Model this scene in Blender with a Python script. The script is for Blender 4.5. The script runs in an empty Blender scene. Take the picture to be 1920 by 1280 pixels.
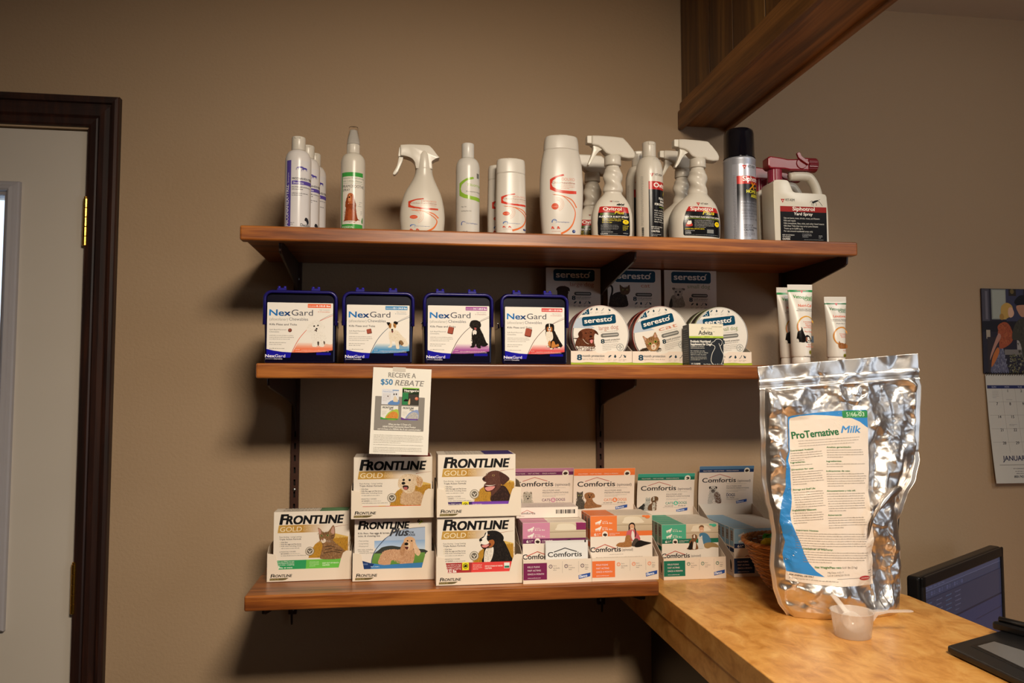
import bpy, bmesh, math, random
from mathutils import Vector, Matrix, noise
from mathutils.geometry import tessellate_polygon
R = math.radians
SC = bpy.context.scene
COL = SC.collection

# ------------------------------------------------------------------ camera, world, lights, exposure
cam_d = bpy.data.cameras.new('camera')
cam_d.sensor_width = 36.0
cam_d.lens = 1482.0 / 1920.0 * 36.0
cam_d.clip_start = 0.02
cam = bpy.data.objects.new('camera', cam_d)
COL.objects.link(cam)
cam.location = (0.0, -1.75, 1.5)
cam.rotation_euler = (R(90 + 3.4), 0, R(-8.1))
cam_d.dof.use_dof = False
SC.camera = cam

world = bpy.data.worlds.new('outdoor_sky')
SC.world = world
world.use_nodes = True
world.node_tree.nodes['Background'].inputs[0].default_value = (0.62, 0.78, 1.0, 1)
world.node_tree.nodes['Background'].inputs[1].default_value = 2.2

def area(name, loc, aim, sx, sy, power, col, spread=180):
    d = bpy.data.lights.new(name, 'AREA')
    d.shape = 'RECTANGLE'; d.size = sx; d.size_y = sy; d.energy = power; d.color = col
    d.spread = R(spread)
    o = bpy.data.objects.new(name, d); COL.objects.link(o)
    o.location = loc
    v = Vector(aim) - Vector(loc)
    o.rotation_euler = v.to_track_quat('-Z', 'Y').to_euler()
    return o

# warm lamp aimed at the shelves from above the camera, a neutral one over the counter beyond the header, weak daylight behind
area('ceiling_lamp_light', (0.30, -1.85, 2.39), (0.1, -0.1, 0.86), 0.44, 0.34, 20.5, (1.0, 0.865, 0.69), 99)
area('counter_lamp_light', (1.35, -1.25, 2.39), (1.05, -0.3, 1.1), 0.30, 0.30, 5.2, (1.0, 0.95, 0.86), 150)
area('window_daylight', (2.55, -3.0, 1.5), (0.8, -0.3, 1.3), 1.1, 1.0, 3, (1.0, 0.95, 0.88))

SC.view_settings.view_transform = 'Standard'
SC.view_settings.look = 'None'
SC.view_settings.gamma = 1.0
SC.view_settings.use_curve_mapping = False
SC.view_settings.exposure = -0.07

# ------------------------------------------------------------------ helpers
def lin(c):
    return tuple((x / 12.92 if x <= 0.04045 else ((x + 0.055) / 1.055) ** 2.4) for x in c)
_cc = {}
def C(c):
    """'rrggbb' or (r,g,b) 0-255 -> linear tuple"""
    if c in _cc: return _cc[c]
    if isinstance(c, str): t = tuple(int(c[i:i + 2], 16) / 255 for i in (0, 2, 4))
    else: t = tuple(x / 255 for x in c)
    _cc[c] = lin(t); return _cc[c]

def nodes(name):
    m = bpy.data.materials.new(name); m.use_nodes = True
    nt = m.node_tree
    return m, nt, nt.nodes, nt.links, nt.nodes['Principled BSDF']

def ink(name, rough, spec=0.5, coat=0.0, bump=0.0, bscale=300.0, trans=0.0, metal=0.0, sss=0.0, alpha=1.0):
    """material whose colour is the printed / moulded colour stored on the mesh"""
    m, nt, N, L, P = nodes(name)
    a = N.new('ShaderNodeAttribute'); a.attribute_name = 'Col'
    tc = N.new('ShaderNodeTexCoord')
    nz = N.new('ShaderNodeTexNoise'); nz.inputs['Scale'].default_value = bscale; nz.inputs['Detail'].default_value = 3
    L.new(tc.outputs['Object'], nz.inputs['Vector'])
    rr = N.new('ShaderNodeMapRange'); rr.inputs['To Min'].default_value = rough * 0.92; rr.inputs['To Max'].default_value = min(1, rough * 1.08)
    L.new(nz.outputs['Fac'], rr.inputs['Value']); L.new(rr.outputs['Result'], P.inputs['Roughness'])
    L.new(a.outputs['Color'], P.inputs['Base Color'])
    P.inputs['Specular IOR Level'].default_value = spec
    P.inputs['Coat Weight'].default_value = coat
    P.inputs['Coat Roughness'].default_value = 0.12
    P.inputs['Metallic'].default_value = metal
    P.inputs['Transmission Weight'].default_value = trans
    P.inputs['Alpha'].default_value = alpha
    if sss:
        P.inputs['Subsurface Weight'].default_value = sss; P.inputs['Subsurface Radius'].default_value = (0.01, 0.008, 0.006)
        P.inputs['Subsurface Scale'].default_value = 0.3
    if bump:
        b = N.new('ShaderNodeBump'); b.inputs['Strength'].default_value = bump; b.inputs['Distance'].default_value = 0.0005
        L.new(nz.outputs['Fac'], b.inputs['Height']); L.new(b.outputs['Normal'], P.inputs['Normal'])
    return m

def wood(name, c1, c2, c3, axis='X', scale=1.0, rough=0.35, coat=0.2, spec=0.5):
    m, nt, N, L, P = nodes(name)
    tc = N.new('ShaderNodeTexCoord'); mp = N.new('ShaderNodeMapping')
    s = {'X': (2.6, 46, 46), 'Y': (46, 2.6, 46), 'Z': (46, 46, 2.6)}[axis]
    mp.inputs['Scale'].default_value = tuple(k * scale for k in s)
    L.new(tc.outputs['Object'], mp.inputs['Vector'])
    n1 = N.new('ShaderNodeTexNoise'); n1.inputs['Scale'].default_value = 1.3; n1.inputs['Detail'].default_value = 6; n1.inputs['Distortion'].default_value = 0.8
    L.new(mp.outputs[0], n1.inputs['Vector'])
    n2 = N.new('ShaderNodeTexNoise'); n2.inputs['Scale'].default_value = 9; n2.inputs['Detail'].default_value = 4
    L.new(mp.outputs[0], n2.inputs['Vector'])
    mx = N.new('ShaderNodeMath'); mx.operation = 'MULTIPLY_ADD'; mx.inputs[1].default_value = 0.3
    L.new(n2.outputs['Fac'], mx.inputs[0]); L.new(n1.outputs['Fac'], mx.inputs[2])
    cr = N.new('ShaderNodeValToRGB')
    e = cr.color_ramp.elements
    e[0].position = 0.42; e[0].color = (*C(c1), 1); e[1].position = 0.82; e[1].color = (*C(c3), 1)
    x = e.new(0.62); x.color = (*C(c2), 1)
    L.new(mx.outputs[0], cr.inputs[0]); L.new(cr.outputs[0], P.inputs['Base Color'])
    P.inputs['Roughness'].default_value = rough; P.inputs['Coat Weight'].default_value = coat; P.inputs['Coat Roughness'].default_value = 0.25
    P.inputs['Specular IOR Level'].default_value = spec
    b = N.new('ShaderNodeBump'); b.inputs['Strength'].default_value = 0.25; b.inputs['Distance'].default_value = 0.0006
    L.new(mx.outputs[0], b.inputs['Height']); L.new(b.outputs['Normal'], P.inputs['Normal'])
    return m

def paint_mat(name, col, rough=0.75, scale=140, strength=0.35, dist=0.0012, var=0.06, spec=0.3):
    m, nt, N, L, P = nodes(name)
    tc = N.new('ShaderNodeTexCoord')
    nz = N.new('ShaderNodeTexNoise'); nz.inputs['Scale'].default_value = scale; nz.inputs['Detail'].default_value = 4
    L.new(tc.outputs['Object'], nz.inputs['Vector'])
    n2 = N.new('ShaderNodeTexNoise'); n2.inputs['Scale'].default_value = 1.7; n2.inputs['Detail'].default_value = 3
    L.new(tc.outputs['Object'], n2.inputs['Vector'])
    hs = N.new('ShaderNodeHueSaturation'); hs.inputs['Color'].default_value = (*C(col), 1)
    rr = N.new('ShaderNodeMapRange'); rr.inputs['To Min'].default_value = 1 - var; rr.inputs['To Max'].default_value = 1 + var
    L.new(n2.outputs['Fac'], rr.inputs['Value']); L.new(rr.outputs['Result'], hs.inputs['Value'])
    L.new(hs.outputs[0], P.inputs['Base Color'])
    P.inputs['Roughness'].default_value = rough; P.inputs['Specular IOR Level'].default_value = spec
    b = N.new('ShaderNodeBump'); b.inputs['Strength'].default_value = strength; b.inputs['Distance'].default_value = dist
    L.new(nz.outputs['Fac'], b.inputs['Height']); L.new(b.outputs['Normal'], P.inputs['Normal'])
    return m

def simple(name, col, rough=0.5, metal=0.0, trans=0.0, spec=0.5, emit=0.0, ior=1.45, alpha=1.0, bscale=200, bump=0.05):
    m = paint_mat(name, col, rough, bscale, bump, 0.0003, 0.02, spec)
    P = m.node_tree.nodes['Principled BSDF']
    P.inputs['Metallic'].default_value = metal; P.inputs['Transmission Weight'].default_value = trans; P.inputs['IOR'].default_value = ior
    P.inputs['Alpha'].default_value = alpha
    if emit:
        P.inputs['Emission Color'].default_value = (*C(col), 1); P.inputs['Emission Strength'].default_value = emit
    return m

CARD = ink('printed_card', 0.5, 0.25, coat=0.03)
MATTE = ink('matte_card', 0.75, 0.2)
PLAST = ink('bottle_plastic', 0.3, 0.45, sss=0.0)
GLOSS = ink('glossy_label', 0.2, 0.2)
PURPLE = ink('blue_plastic', 0.25, 0.3, coat=0.05)
BLACKP = ink('black_plastic', 0.35, 0.4, bump=0.1, bscale=900)
METALB = ink('metal_paint', 0.4, 0.5, metal=0.6)

class MB:
    def __init__(s): s.v = []; s.f = []; s.c = []; s.m = []; s.s = []
    def add(s, verts, faces, col='ffffff', mi=0, smooth=False, M=None, fcols=None):
        o = len(s.v)
        s.v += [tuple(M @ Vector(p)) if M else tuple(p) for p in verts]
        cl = C(col)
        for i, f in enumerate(faces):
            s.f.append([a + o for a in f]); s.m.append(mi); s.s.append(smooth)
            s.c.append([cl] * len(f) if fcols is None else fcols[i])
    def build(s, name, mats, parent=None, loc=None, rot=None):
        me = bpy.data.meshes.new(name)
        me.from_pydata(s.v, [], s.f)
        mats = mats if isinstance(mats, (list, tuple)) else [mats]
        for m in mats: me.materials.append(m)
        me.polygons.foreach_set('material_index', s.m)
        me.polygons.foreach_set('use_smooth', s.s)
        at = me.attributes.new('Col', 'FLOAT_COLOR', 'CORNER')
        buf = []
        for f in s.c:
            for c in f: buf += (c[0], c[1], c[2], 1.0)
        at.data.foreach_set('color', buf)
        me.update()
        o = bpy.data.objects.new(name, me); COL.objects.link(o)
        if parent: o.parent = parent
        if loc: o.location = loc
        if rot: o.rotation_euler = rot
        return o

def thing(name, label, cat, loc=(0, 0, 0), rz=0.0, group=None, rot=None):
    o = bpy.data.objects.new(name, None); COL.objects.link(o)
    o.empty_display_size = 0.02
    o.location = loc; o.rotation_euler = rot or (0, 0, R(rz)); o['label'] = label; o['category'] = cat
    if group: o['group'] = group
    return o
def tag(o, label, cat, group=None, kind=None):
    if label: o['label'] = label
    if cat: o['category'] = cat
    if group: o['group'] = group
    if kind: o['kind'] = kind
    return o
def struct(name, mb, mats, parent=None):
    o = mb.build(name, mats, parent)
    o['kind'] = 'structure'
    return o
def dup(root, loc, rz=None, label=None, group=None):
    r = root.copy(); COL.objects.link(r); r.location = loc
    if rz is not None: r.rotation_euler = (0, 0, R(rz))
    if label: r['label'] = label
    if group: r['group'] = group
    for ch in list(root.children):
        c = ch.copy(); COL.objects.link(c); c.parent = r
        for g in ch.children:
            d = g.copy(); COL.objects.link(d); d.parent = c
    return r

# ---- shapes: each returns (verts, faces)
def frombm(bm):
    bm.verts.ensure_lookup_table()
    v = [tuple(x.co) for x in bm.verts]; idx = {x: i for i, x in enumerate(bm.verts)}
    f = [[idx[q] for q in fc.verts] for fc in bm.faces]
    bm.free(); return v, f
def box(x0, x1, y0, y1, z0, z1, r=0.0, seg=2):
    v = [(x0, y0, z0), (x1, y0, z0), (x1, y1, z0), (x0, y1, z0), (x0, y0, z1), (x1, y0, z1), (x1, y1, z1), (x0, y1, z1)]
    f = [(0, 3, 2, 1), (4, 5, 6, 7), (0, 1, 5, 4), (1, 2, 6, 5), (2, 3, 7, 6), (3, 0, 4, 7)]
    if not r: return v, f
    return bevel(v, f, r, seg)
def bevel(v, f, r, seg=2, ang=30):
    bm = bmesh.new(); vs = [bm.verts.new(p) for p in v]
    for q in f:
        try: bm.faces.new([vs[i] for i in q])
        except ValueError: pass
    bm.normal_update()
    es = [e for e in bm.edges if len(e.link_faces) == 2 and e.calc_face_angle(0) > R(ang)]
    bmesh.ops.bevel(bm, geom=es, offset=r, segments=seg, profile=0.5, affect='EDGES', clamp_overlap=True)
    return frombm(bm)
def prism(pts, y0, y1, axis='Y', r=0.0, seg=2, ang=30):
    """outline pts (a,b) extruded; axis Y: (x,z) outline, axis X: (y,z) outline, axis Z: (x,y)"""
    n = len(pts)
    def P(a, b, d): return {'Y': (a, d, b), 'X': (d, a, b), 'Z': (a, b, d)}[axis]
    v = [P(a, b, y0) for a, b in pts] + [P(a, b, y1) for a, b in pts]
    f = [list(range(n)), list(range(2 * n - 1, n - 1, -1))] + [(i, i + n, (i + 1) % n + n, (i + 1) % n) for i in range(n)]
    bm = bmesh.new(); vs = [bm.verts.new(p) for p in v]
    for q in f: bm.faces.new([vs[i] for i in q])
    bmesh.ops.recalc_face_normals(bm, faces=bm.faces)
    if r:
        es = [e for e in bm.edges if len(e.link_faces) == 2 and e.calc_face_angle(0) > R(ang)]
        bmesh.ops.bevel(bm, geom=es, offset=r, segments=seg, profile=0.5, affect='EDGES', clamp_overlap=True)
    return frombm(bm)
def ring_frame(x0, x1, z0, z1, prof):
    """mitred frame round a rectangle in the wall plane; prof = (inset, y) from the outer edge inwards"""
    v = []; f = []
    for q, y in prof: v += [(x0 + q, y, z0 + q), (x1 - q, y, z0 + q), (x1 - q, y, z1 - q), (x0 + q, y, z1 - q)]
    for k in range(len(prof) - 1):
        for i in range(4): f.append((k * 4 + i, k * 4 + (i + 1) % 4, k * 4 + 4 + (i + 1) % 4, k * 4 + 4 + i))
    return v, f
def lathe(prof, n=40, sx=1.0, sy=1.0, fn=None, cx=0, cy=0):
    v = []; f = []
    for r, z in prof:
        for i in range(n):
            a = 2 * math.pi * i / n
            rr = r if fn is None else fn(r, a, z)
            v.append((cx + rr * math.cos(a) * sx, cy + rr * math.sin(a) * sy, z))
    for k in range(len(prof) - 1):
        for i in range(n):
            j = (i + 1) % n
            f.append((k * n + i, k * n + j, (k + 1) * n + j, (k + 1) * n + i))
    f.append(list(range(n - 1, -1, -1))); m = len(prof) - 1
    f.append([m * n + i for i in range(n)])
    return v, f
def loft(secs, n=40):
    """secs: (z, rx, ry, cx, exponent)"""
    v = []; f = []
    for z, rx, ry, cx, e in secs:
        for i in range(n):
            a = 2 * math.pi * i / n; c, s = math.cos(a), math.sin(a)
            v.append((cx + rx * math.copysign(abs(c) ** (2 / e), c), ry * math.copysign(abs(s) ** (2 / e), s), z))
    for k in range(len(secs) - 1):
        for i in range(n):
            j = (i + 1) % n
            f.append((k * n + i, k * n + j, (k + 1) * n + j, (k + 1) * n + i))
    f.append(list(range(n - 1, -1, -1))); m = len(secs) - 1
    f.append([m * n + i for i in range(n)])
    return v, f
def tube(pts, rad, n=10, caps=True):
    v = []; f = []; P = [Vector(p) for p in pts]; up = None
    rs = rad if isinstance(rad, (list, tuple)) else [rad] * len(P)
    for k, p in enumerate(P):
        t = (P[min(k + 1, len(P) - 1)] - P[max(k - 1, 0)]).normalized()
        if up is None:
            up = Vector((0, 0, 1)) if abs(t.z) < 0.9 else Vector((0, 1, 0))
        a = t.cross(up).normalized(); b = a.cross(t).normalized(); up = b
        for i in range(n):
            q = 2 * math.pi * i / n
            v.append(tuple(p + (a * math.cos(q) + b * math.sin(q)) * rs[k]))
    for k in range(len(P) - 1):
        for i in range(n):
            j = (i + 1) % n
            f.append((k * n + i, (k + 1) * n + i, (k + 1) * n + j, k * n + j))
    if caps:
        f.append(list(range(n))); m = len(P) - 1; f.append([m * n + i for i in range(n - 1, -1, -1)])
    return v, f
def cat(pts, n=6, closed=True):
    """Catmull-Rom through the points"""
    out = []; L = len(pts)
    for i in range(L if closed else L - 1):
        g = lambda k: pts[k % L] if closed else pts[max(0, min(L - 1, k))]
        p0, p1, p2, p3 = g(i - 1), g(i), g(i + 1), g(i + 2)
        for j in range(n):
            t = j / n
            out.append(tuple(0.5 * ((2 * b) + (-a + c) * t + (2 * a - 5 * b + 4 * c - d) * t * t + (-a + 3 * b - 3 * c + d) * t ** 3)
                             for a, b, c, d in zip(p0, p1, p2, p3)))
    if not closed: out.append(tuple(pts[-1]))
    return out
def secs_smooth(keys, n=5):
    """keys (z, rx, ry, cx, e), shape-preserving: smooth x between"""
    return [tuple(q) for q in cat(keys, n, closed=False)]

# ---- printing: a flat drawing in its own units (x right, y down), laid onto a surface
_gl = {}
CAPH = None
def glyphs(s, bold):
    k = s
    if k in _gl: return _gl[k]
    cu = bpy.data.curves.new('lettering', 'FONT'); cu.body = s; cu.resolution_u = 4; cu.size = 1.0
    cu.fill_mode = 'BOTH'
    o = bpy.data.objects.new('lettering', cu); COL.objects.link(o)
    dg = bpy.context.evaluated_depsgraph_get()
    me = bpy.data.meshes.new_from_object(o.evaluated_get(dg))
    v = [(p.co.x, p.co.y) for p in me.vertices]; f = [list(p.vertices) for p in me.polygons]
    bpy.data.meshes.remove(me); bpy.data.objects.remove(o); bpy.data.curves.remove(cu)
    _gl[k] = (v, f); return _gl[k]

class Cv:
    def __init__(s, seed=1):
        s.it = []; s.z = 0; s.T = None; s.rnd = random.Random(seed)
    def rot(s, deg=None, cx=0, cy=0, skx=0.0, dx=0, dy=0, sc=1.0, sy=None):
        if deg is None: s.T = None; return s
        c, n = math.cos(R(deg)), math.sin(R(deg)); sy = sc if sy is None else sy
        def T(x, y):
            x, y = (x - cx) * sc, (y - cy) * sy; x += skx * y
            return (cx + dx + x * c + y * n, cy + dy - x * n + y * c)
        s.T = T; return s
    def _a(s, pts, faces, cols, z):
        if s.T: pts = [s.T(*p) for p in pts]
        s.it.append((pts, faces, cols, z))
    def _up(s): s.z += 1; return s.z
    def poly(s, pts, c, z=None):
        f = [list(t) for t in tessellate_polygon([[Vector((p[0], p[1], 0)) for p in pts]])]
        s._a(pts, f, C(c), s._up() if z is None else z); return s
    def sp(s, pts, c, n=5): return s.poly(cat(pts, n), c)
    def rect(s, x0, y0, x1, y1, c, c2=None, horiz=False):
        P = [(x0, y0), (x1, y0), (x1, y1), (x0, y1)]
        if c2 is None: s._a(P, [[0, 1, 2, 3]], C(c), s._up())
        else:
            a, b = C(c), C(c2)
            s._a(P, [[0, 1, 2, 3]], [a, b, b, a] if horiz else [a, a, b, b], s._up())
        return s
    def quad(s, P, cols):
        s._a(P, [[0, 1, 2, 3]], [C(q) for q in cols], s._up()); return s
    def rrect(s, x0, y0, x1, y1, r, c):
        P = []
        for cx, cy, a0 in ((x1 - r, y0 + r, -90), (x1 - r, y1 - r, 0), (x0 + r, y1 - r, 90), (x0 + r, y0 + r, 180)):
            P += [(cx + r * math.cos(R(a0 + k * 22.5)), cy + r * math.sin(R(a0 + k * 22.5))) for k in range(5)]
        return s.poly(P, c)
    def ell(s, cx, cy, rx, ry, c, rot=0, n=18):
        q, w = math.cos(R(rot)), math.sin(R(rot)); P = []
        for k in range(n):
            a = 2 * math.pi * k / n; x, y = rx * math.cos(a), ry * math.sin(a)
            P.append((cx + x * q + y * w, cy - x * w + y * q))
        s._a(P, [list(range(n))], C(c), s._up()); return s
    def line(s, pts, w, c, smooth=0, w2=None, z=None, closed=False):
        if smooth: pts = cat(pts, smooth, closed)
        if closed: pts = list(pts) + [pts[0]]
        n = len(pts); P = []
        for k, p in enumerate(pts):
            a = pts[max(k - 1, 0)]; b = pts[min(k + 1, n - 1)]
            dx, dy = b[0] - a[0], b[1] - a[1]; l = math.hypot(dx, dy) or 1
            t = k / (n - 1) if n > 1 else 0
            ww = (w + ((w2 - w) * t if w2 is not None else 0)) / 2
            if callable(w2): ww = w / 2
            P += [(p[0] - dy / l * ww, p[1] + dx / l * ww), (p[0] + dy / l * ww, p[1] - dx / l * ww)]
        F = [[2 * k, 2 * k + 1, 2 * k + 3, 2 * k + 2] for k in range(n - 1)]
        s._a(P, F, C(c), s._up() if z is None else z); return s
    def ring(s, cx, cy, r, w, c, a0=0, a1=360, ry=None):
        ry = ry or r
        return s.line([(cx + r * math.cos(R(a0 + (a1 - a0) * k / 24)), cy + ry * math.sin(R(a0 + (a1 - a0) * k / 24))) for k in range(25)], w, c)
    def text(s, t, x0, x1, yb, h, c, bold=0, shear=0.0, gx=None, c2=None):
        """t between x0 and x1 on baseline yb, capitals h high"""
        v, f = glyphs(t, bold)
        if not v: return s
        a = min(p[0] for p in v); b = max(p[0] for p in v)
        k = h / 0.69
        kx = (x1 - x0 - abs(shear) * h * 0.5) / (b - a) if x1 is not None else k
        P = [(x0 + (p[0] - a) * kx + shear * p[1] * k, yb - p[1] * k) for p in v]
        cc = C(c)
        if c2 is not None:      # printed colour running from c to c2 across the word
            q = C(c2); w = (b - a) * kx
            cc = [tuple(cc[i] + (q[i] - cc[i]) * min(1, max(0, (p[0] - x0) / w)) for i in range(3)) for p in P]
        if not bold: s._a(P, f, cc, s.z + 2.0)
        else:       # heavier strokes: the same letters struck again a hair apart
            d = .0088 * bold * k
            for i, (ax, ay) in enumerate(((-1, -.6), (1, -.6), (1, .6), (-1, .6))): s._a([(p[0] + ax * d, p[1] + ay * d) for p in P], f, cc, s.z + 2.0 + .6 * i)
        return s
    def greek(s, x0, x1, y, n, dy, h, c, last=0.6):
        """lines of print too small to read"""
        cw = h * .62
        for i in range(n):
            x = x0; xe = x1 if i < n - 1 or n == 1 else x0 + (x1 - x0) * last
            xe -= s.rnd.random() * (x1 - x0) * 0.08; yy = y + i * dy
            while x < xe - cw:
                for q in range(s.rnd.choice((2, 3, 4, 5, 6, 7))):
                    if x > xe: break
                    hh = h * s.rnd.choice((.72, .72, .72, 1.05)); w = cw * s.rnd.choice((.45, .8, .8))
                    s._a([(x, yy - hh), (x + w, yy - hh), (x + w, yy), (x, yy)], [[0, 1, 2, 3]], C(c), s.z + 2.0)
                    x += w + cw * .3
                x += cw * .7
        return s
    def barcode(s, x0, y0, x1, y1, c, vert=False, z=None):
        a, b = (y0, y1) if vert else (x0, x1); t = a; st = (b - a) / 46
        while t < b:
            w = st * s.rnd.choice((1, 1, 2, 3)); w = min(w, b - t)
            P = [(x0, t), (x1, t), (x1, t + w), (x0, t + w)] if vert else [(t, y0), (t + w, y0), (t + w, y1), (t, y1)]
            s._a(P, [[0, 1, 2, 3]], C(c), s.z + 2.0)
            t += w + st * s.rnd.choice((1, 1, 2))
        return s
    def fur(s, pts, n, ln, ang, cols, w=1.0, spread=25, curl=0.0):
        """n short hairs inside the smooth outline pts"""
        av = [sum(C(q)[i] for q in cols) / len(cols) for i in range(3)]
        cl = [tuple(a_ + (b_ - a_) * .62 for a_, b_ in zip(av, C(q))) for q in cols]
        n = int(n * 1.5); ln *= .72; w *= 1.35
        P = cat(pts, 4); xs = [p[0] for p in P]; ys = [p[1] for p in P]; s.z += 1; k = 0; tries = 0
        while k < n and tries < n * 6:
            tries += 1
            x = s.rnd.uniform(min(xs), max(xs)); y = s.rnd.uniform(min(ys), max(ys)); ins = False; j = len(P) - 1
            for i in range(len(P)):
                if (P[i][1] > y) != (P[j][1] > y) and x < (P[j][0] - P[i][0]) * (y - P[i][1]) / (P[j][1] - P[i][1]) + P[i][0]: ins = not ins
                j = i
            if not ins: continue
            a = R(ang + s.rnd.uniform(-spread, spread)); L = ln * s.rnd.uniform(0.5, 1.2)
            dx, dy = math.cos(a) * L, math.sin(a) * L; nx, ny = -dy / L * w / 2, dx / L * w / 2
            s._a([(x - dx / 2 - nx, y - dy / 2 - ny), (x - dx / 2 + nx, y - dy / 2 + ny), (x + dx / 2, y + dy / 2)], [[0, 1, 2]],
                 s.rnd.choice(cl), s.z + s.rnd.random() * 0.9)
            k += 1
        return s
    def paint(s, mb, fn, k, x0=0, y0=0, clip=None, grid=None, mi=0, base=0.12, dz=0.02):
        """fn(u, v, h) in mm -> point in m; u = (x-x0)*k, v = -(y-y0)*k"""
        for pts, faces, cols, z in s.it:
            per = isinstance(cols, list)
            q = [((p[0] - x0) * k, -(p[1] - y0) * k) + (cols[i] if per else cols) for i, p in enumerate(pts)]
            h = base + z * dz
            for f in faces:
                pg = [q[i] for i in f]
                if clip:
                    pg = clipax(clipax(clipax(clipax(pg, 0, clip[0], 1), 0, clip[2], -1), 1, clip[1], 1), 1, clip[3], -1)
                    if len(pg) < 3: continue
                parts = [pg]
                if grid:
                    for ax, g in enumerate(grid):
                        if not g: continue
                        nx = []
                        for p_ in parts:
                            lo = min(a[ax] for a in p_); hi = max(a[ax] for a in p_); t = math.floor(lo / g) * g
                            if hi - lo < g * 0.7: nx.append(p_); continue
                            while t < hi:
                                w_ = clipax(clipax(p_, ax, t, 1), ax, t + g, -1)
                                if len(w_) > 2: nx.append(w_)
                                t += g
                        parts = nx
                for p_ in parts:
                    o = len(mb.v); mb.v += [tuple(fn(a[0], a[1], h)) for a in p_]
                    mb.f.append(list(range(o, o + len(p_)))); mb.c.append([a[2:5] for a in p_]); mb.m.append(mi); mb.s.append(False)
def clipax(pg, ax, t, sg):
    out = []; n = len(pg)
    for i in range(n):
        a, b = pg[i], pg[(i + 1) % n]; da, db = (a[ax] - t) * sg, (b[ax] - t) * sg
        if da >= 0: out.append(a)
        if (da > 0 and db < 0) or (da < 0 and db > 0):
            r = da / (da - db); out.append(tuple(x + (y - x) * r for x, y in zip(a, b)))
    return out
def flat(x=0, y=0, z=0):
    """front face looking along -Y; u right, v up, origin at x,y,z (m)"""
    return lambda u, v, h: (x + u / 1000, y - h / 1000, z + v / 1000)
def wrap(rad, th0=0.0, z=0.0, cy=0.0):
    """round a vertical cylinder of radius rad (m), u=0 at angle th0 (deg, + = towards +X) from -Y"""
    def f(u, v, h):
        a = R(th0) + u / 1000 / rad; r = rad + h / 1000
        return (r * math.sin(a), cy - r * math.cos(a), z + v / 1000)
    return f
def frontproj(secs, dz=0.0, zr=0.0):
    """project onto a lofted bottle front"""
    def f(u, v, h):
        z = v / 1000 + zr; x = u / 1000
        for a, b in zip(secs, secs[1:]):
            if a[0] <= z <= b[0]: break
        t = 0 if b[0] == a[0] else min(1, max(0, (z - a[0]) / (b[0] - a[0])))
        rx, ry, cx, e = [a[i] + (b[i] - a[i]) * t for i in (1, 2, 3, 4)]
        q = min(0.995, abs((x - cx) / rx))
        y = -ry * (1 - q ** e) ** (1 / e)
        return (x, y - h / 1000, z)
    return f
# ------------------------------------------------------------------ the setting
WALLP = paint_mat('tan_wall_paint', 'ad9274', 0.62, 150, 0.5, 0.0016, 0.03, 0.3)
CEILP = paint_mat('ceiling_paint', 'cfc8bc', 0.9, 60, 0.4, 0.002)
FLOORM = paint_mat('vinyl_floor', '5e4a38', 0.45, 12, 0.1, 0.001, 0.15)
DOORP = paint_mat('white_door_paint', 'c9bfb2', 0.5, 90, 0.1, 0.0005, 0.02)
DARKW = wood('dark_walnut_trim', '170a06', '260f08', '3a1b0d', 'Z', 1.0, 0.5, 0.0)
DARKWX = wood('dark_walnut_head', '1c0b06', '2e140a', '45210f', 'X', 1.0, 0.38, 0.15)
SHELFW = wood('stained_pine', '56290f', '86481b', 'b06a2c', 'X', 0.8, 0.36, 0.12)
CABW = wood('panel_boards', '3c2410', '62401c', '8c6630', 'Z', 0.3, 0.45, 0.05)
CABT = wood('panel_moulding', '45290f', '70481e', '9c6a34', 'Y', 0.5, 0.45, 0.05)
BROWNM = ink('brown_enamel', 0.42, 0.4)
BRASS = simple('brass', 'c9993c', 0.25, 1.0)
STEEL = simple('steel_screw', 'b8b8b8', 0.3, 1.0)

XL, XR, YB, ZC = -2.3, 2.7, -3.8, 2.43
w = MB()      # shelf wall with the door opening
for b in ((XL, -1.60, 0, .12, 0, ZC), (-1.60, -.652, 0, .12, 2.046, ZC), (-.652, XR, 0, .12, 0, ZC)):
    w.add(*box(*b))
struct('wall_front', w, WALLP)
w = MB(); w.add(*box(XL - .1, XL, YB, .12, 0, ZC)); struct('wall_left', w, WALLP)
w = MB()      # wall behind the photographer's right has the daylight window
for b in ((XR, XR + .1, YB, .12, 0, .95), (XR, XR + .1, YB, .12, 2.1, ZC), (XR, XR + .1, -1.9, .12, .95, 2.1), (XR, XR + .1, YB, -3.3, .95, 2.1)):
    w.add(*box(*b))
struct('wall_right', w, WALLP)
w = MB(); w.add(*box(XL - .1, XR + .1, YB - .1, YB, 0, ZC)); struct('wall_back', w, WALLP)
w = MB(); w.add(*box(XL - .1, XR + .1, YB - .1, .12, ZC, ZC + .1)); struct('ceiling', w, CEILP)
w = MB(); w.add(*box(XL - .1, XR + .1, YB - .1, .12, -.1, 0)); struct('floor', w, FLOORM)
w = MB(); w.add(*box(-.589, XR, -.014, 0, 0, .09, .003), col='3a1c0e'); struct('baseboard_front', w, BROWNM)

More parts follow.
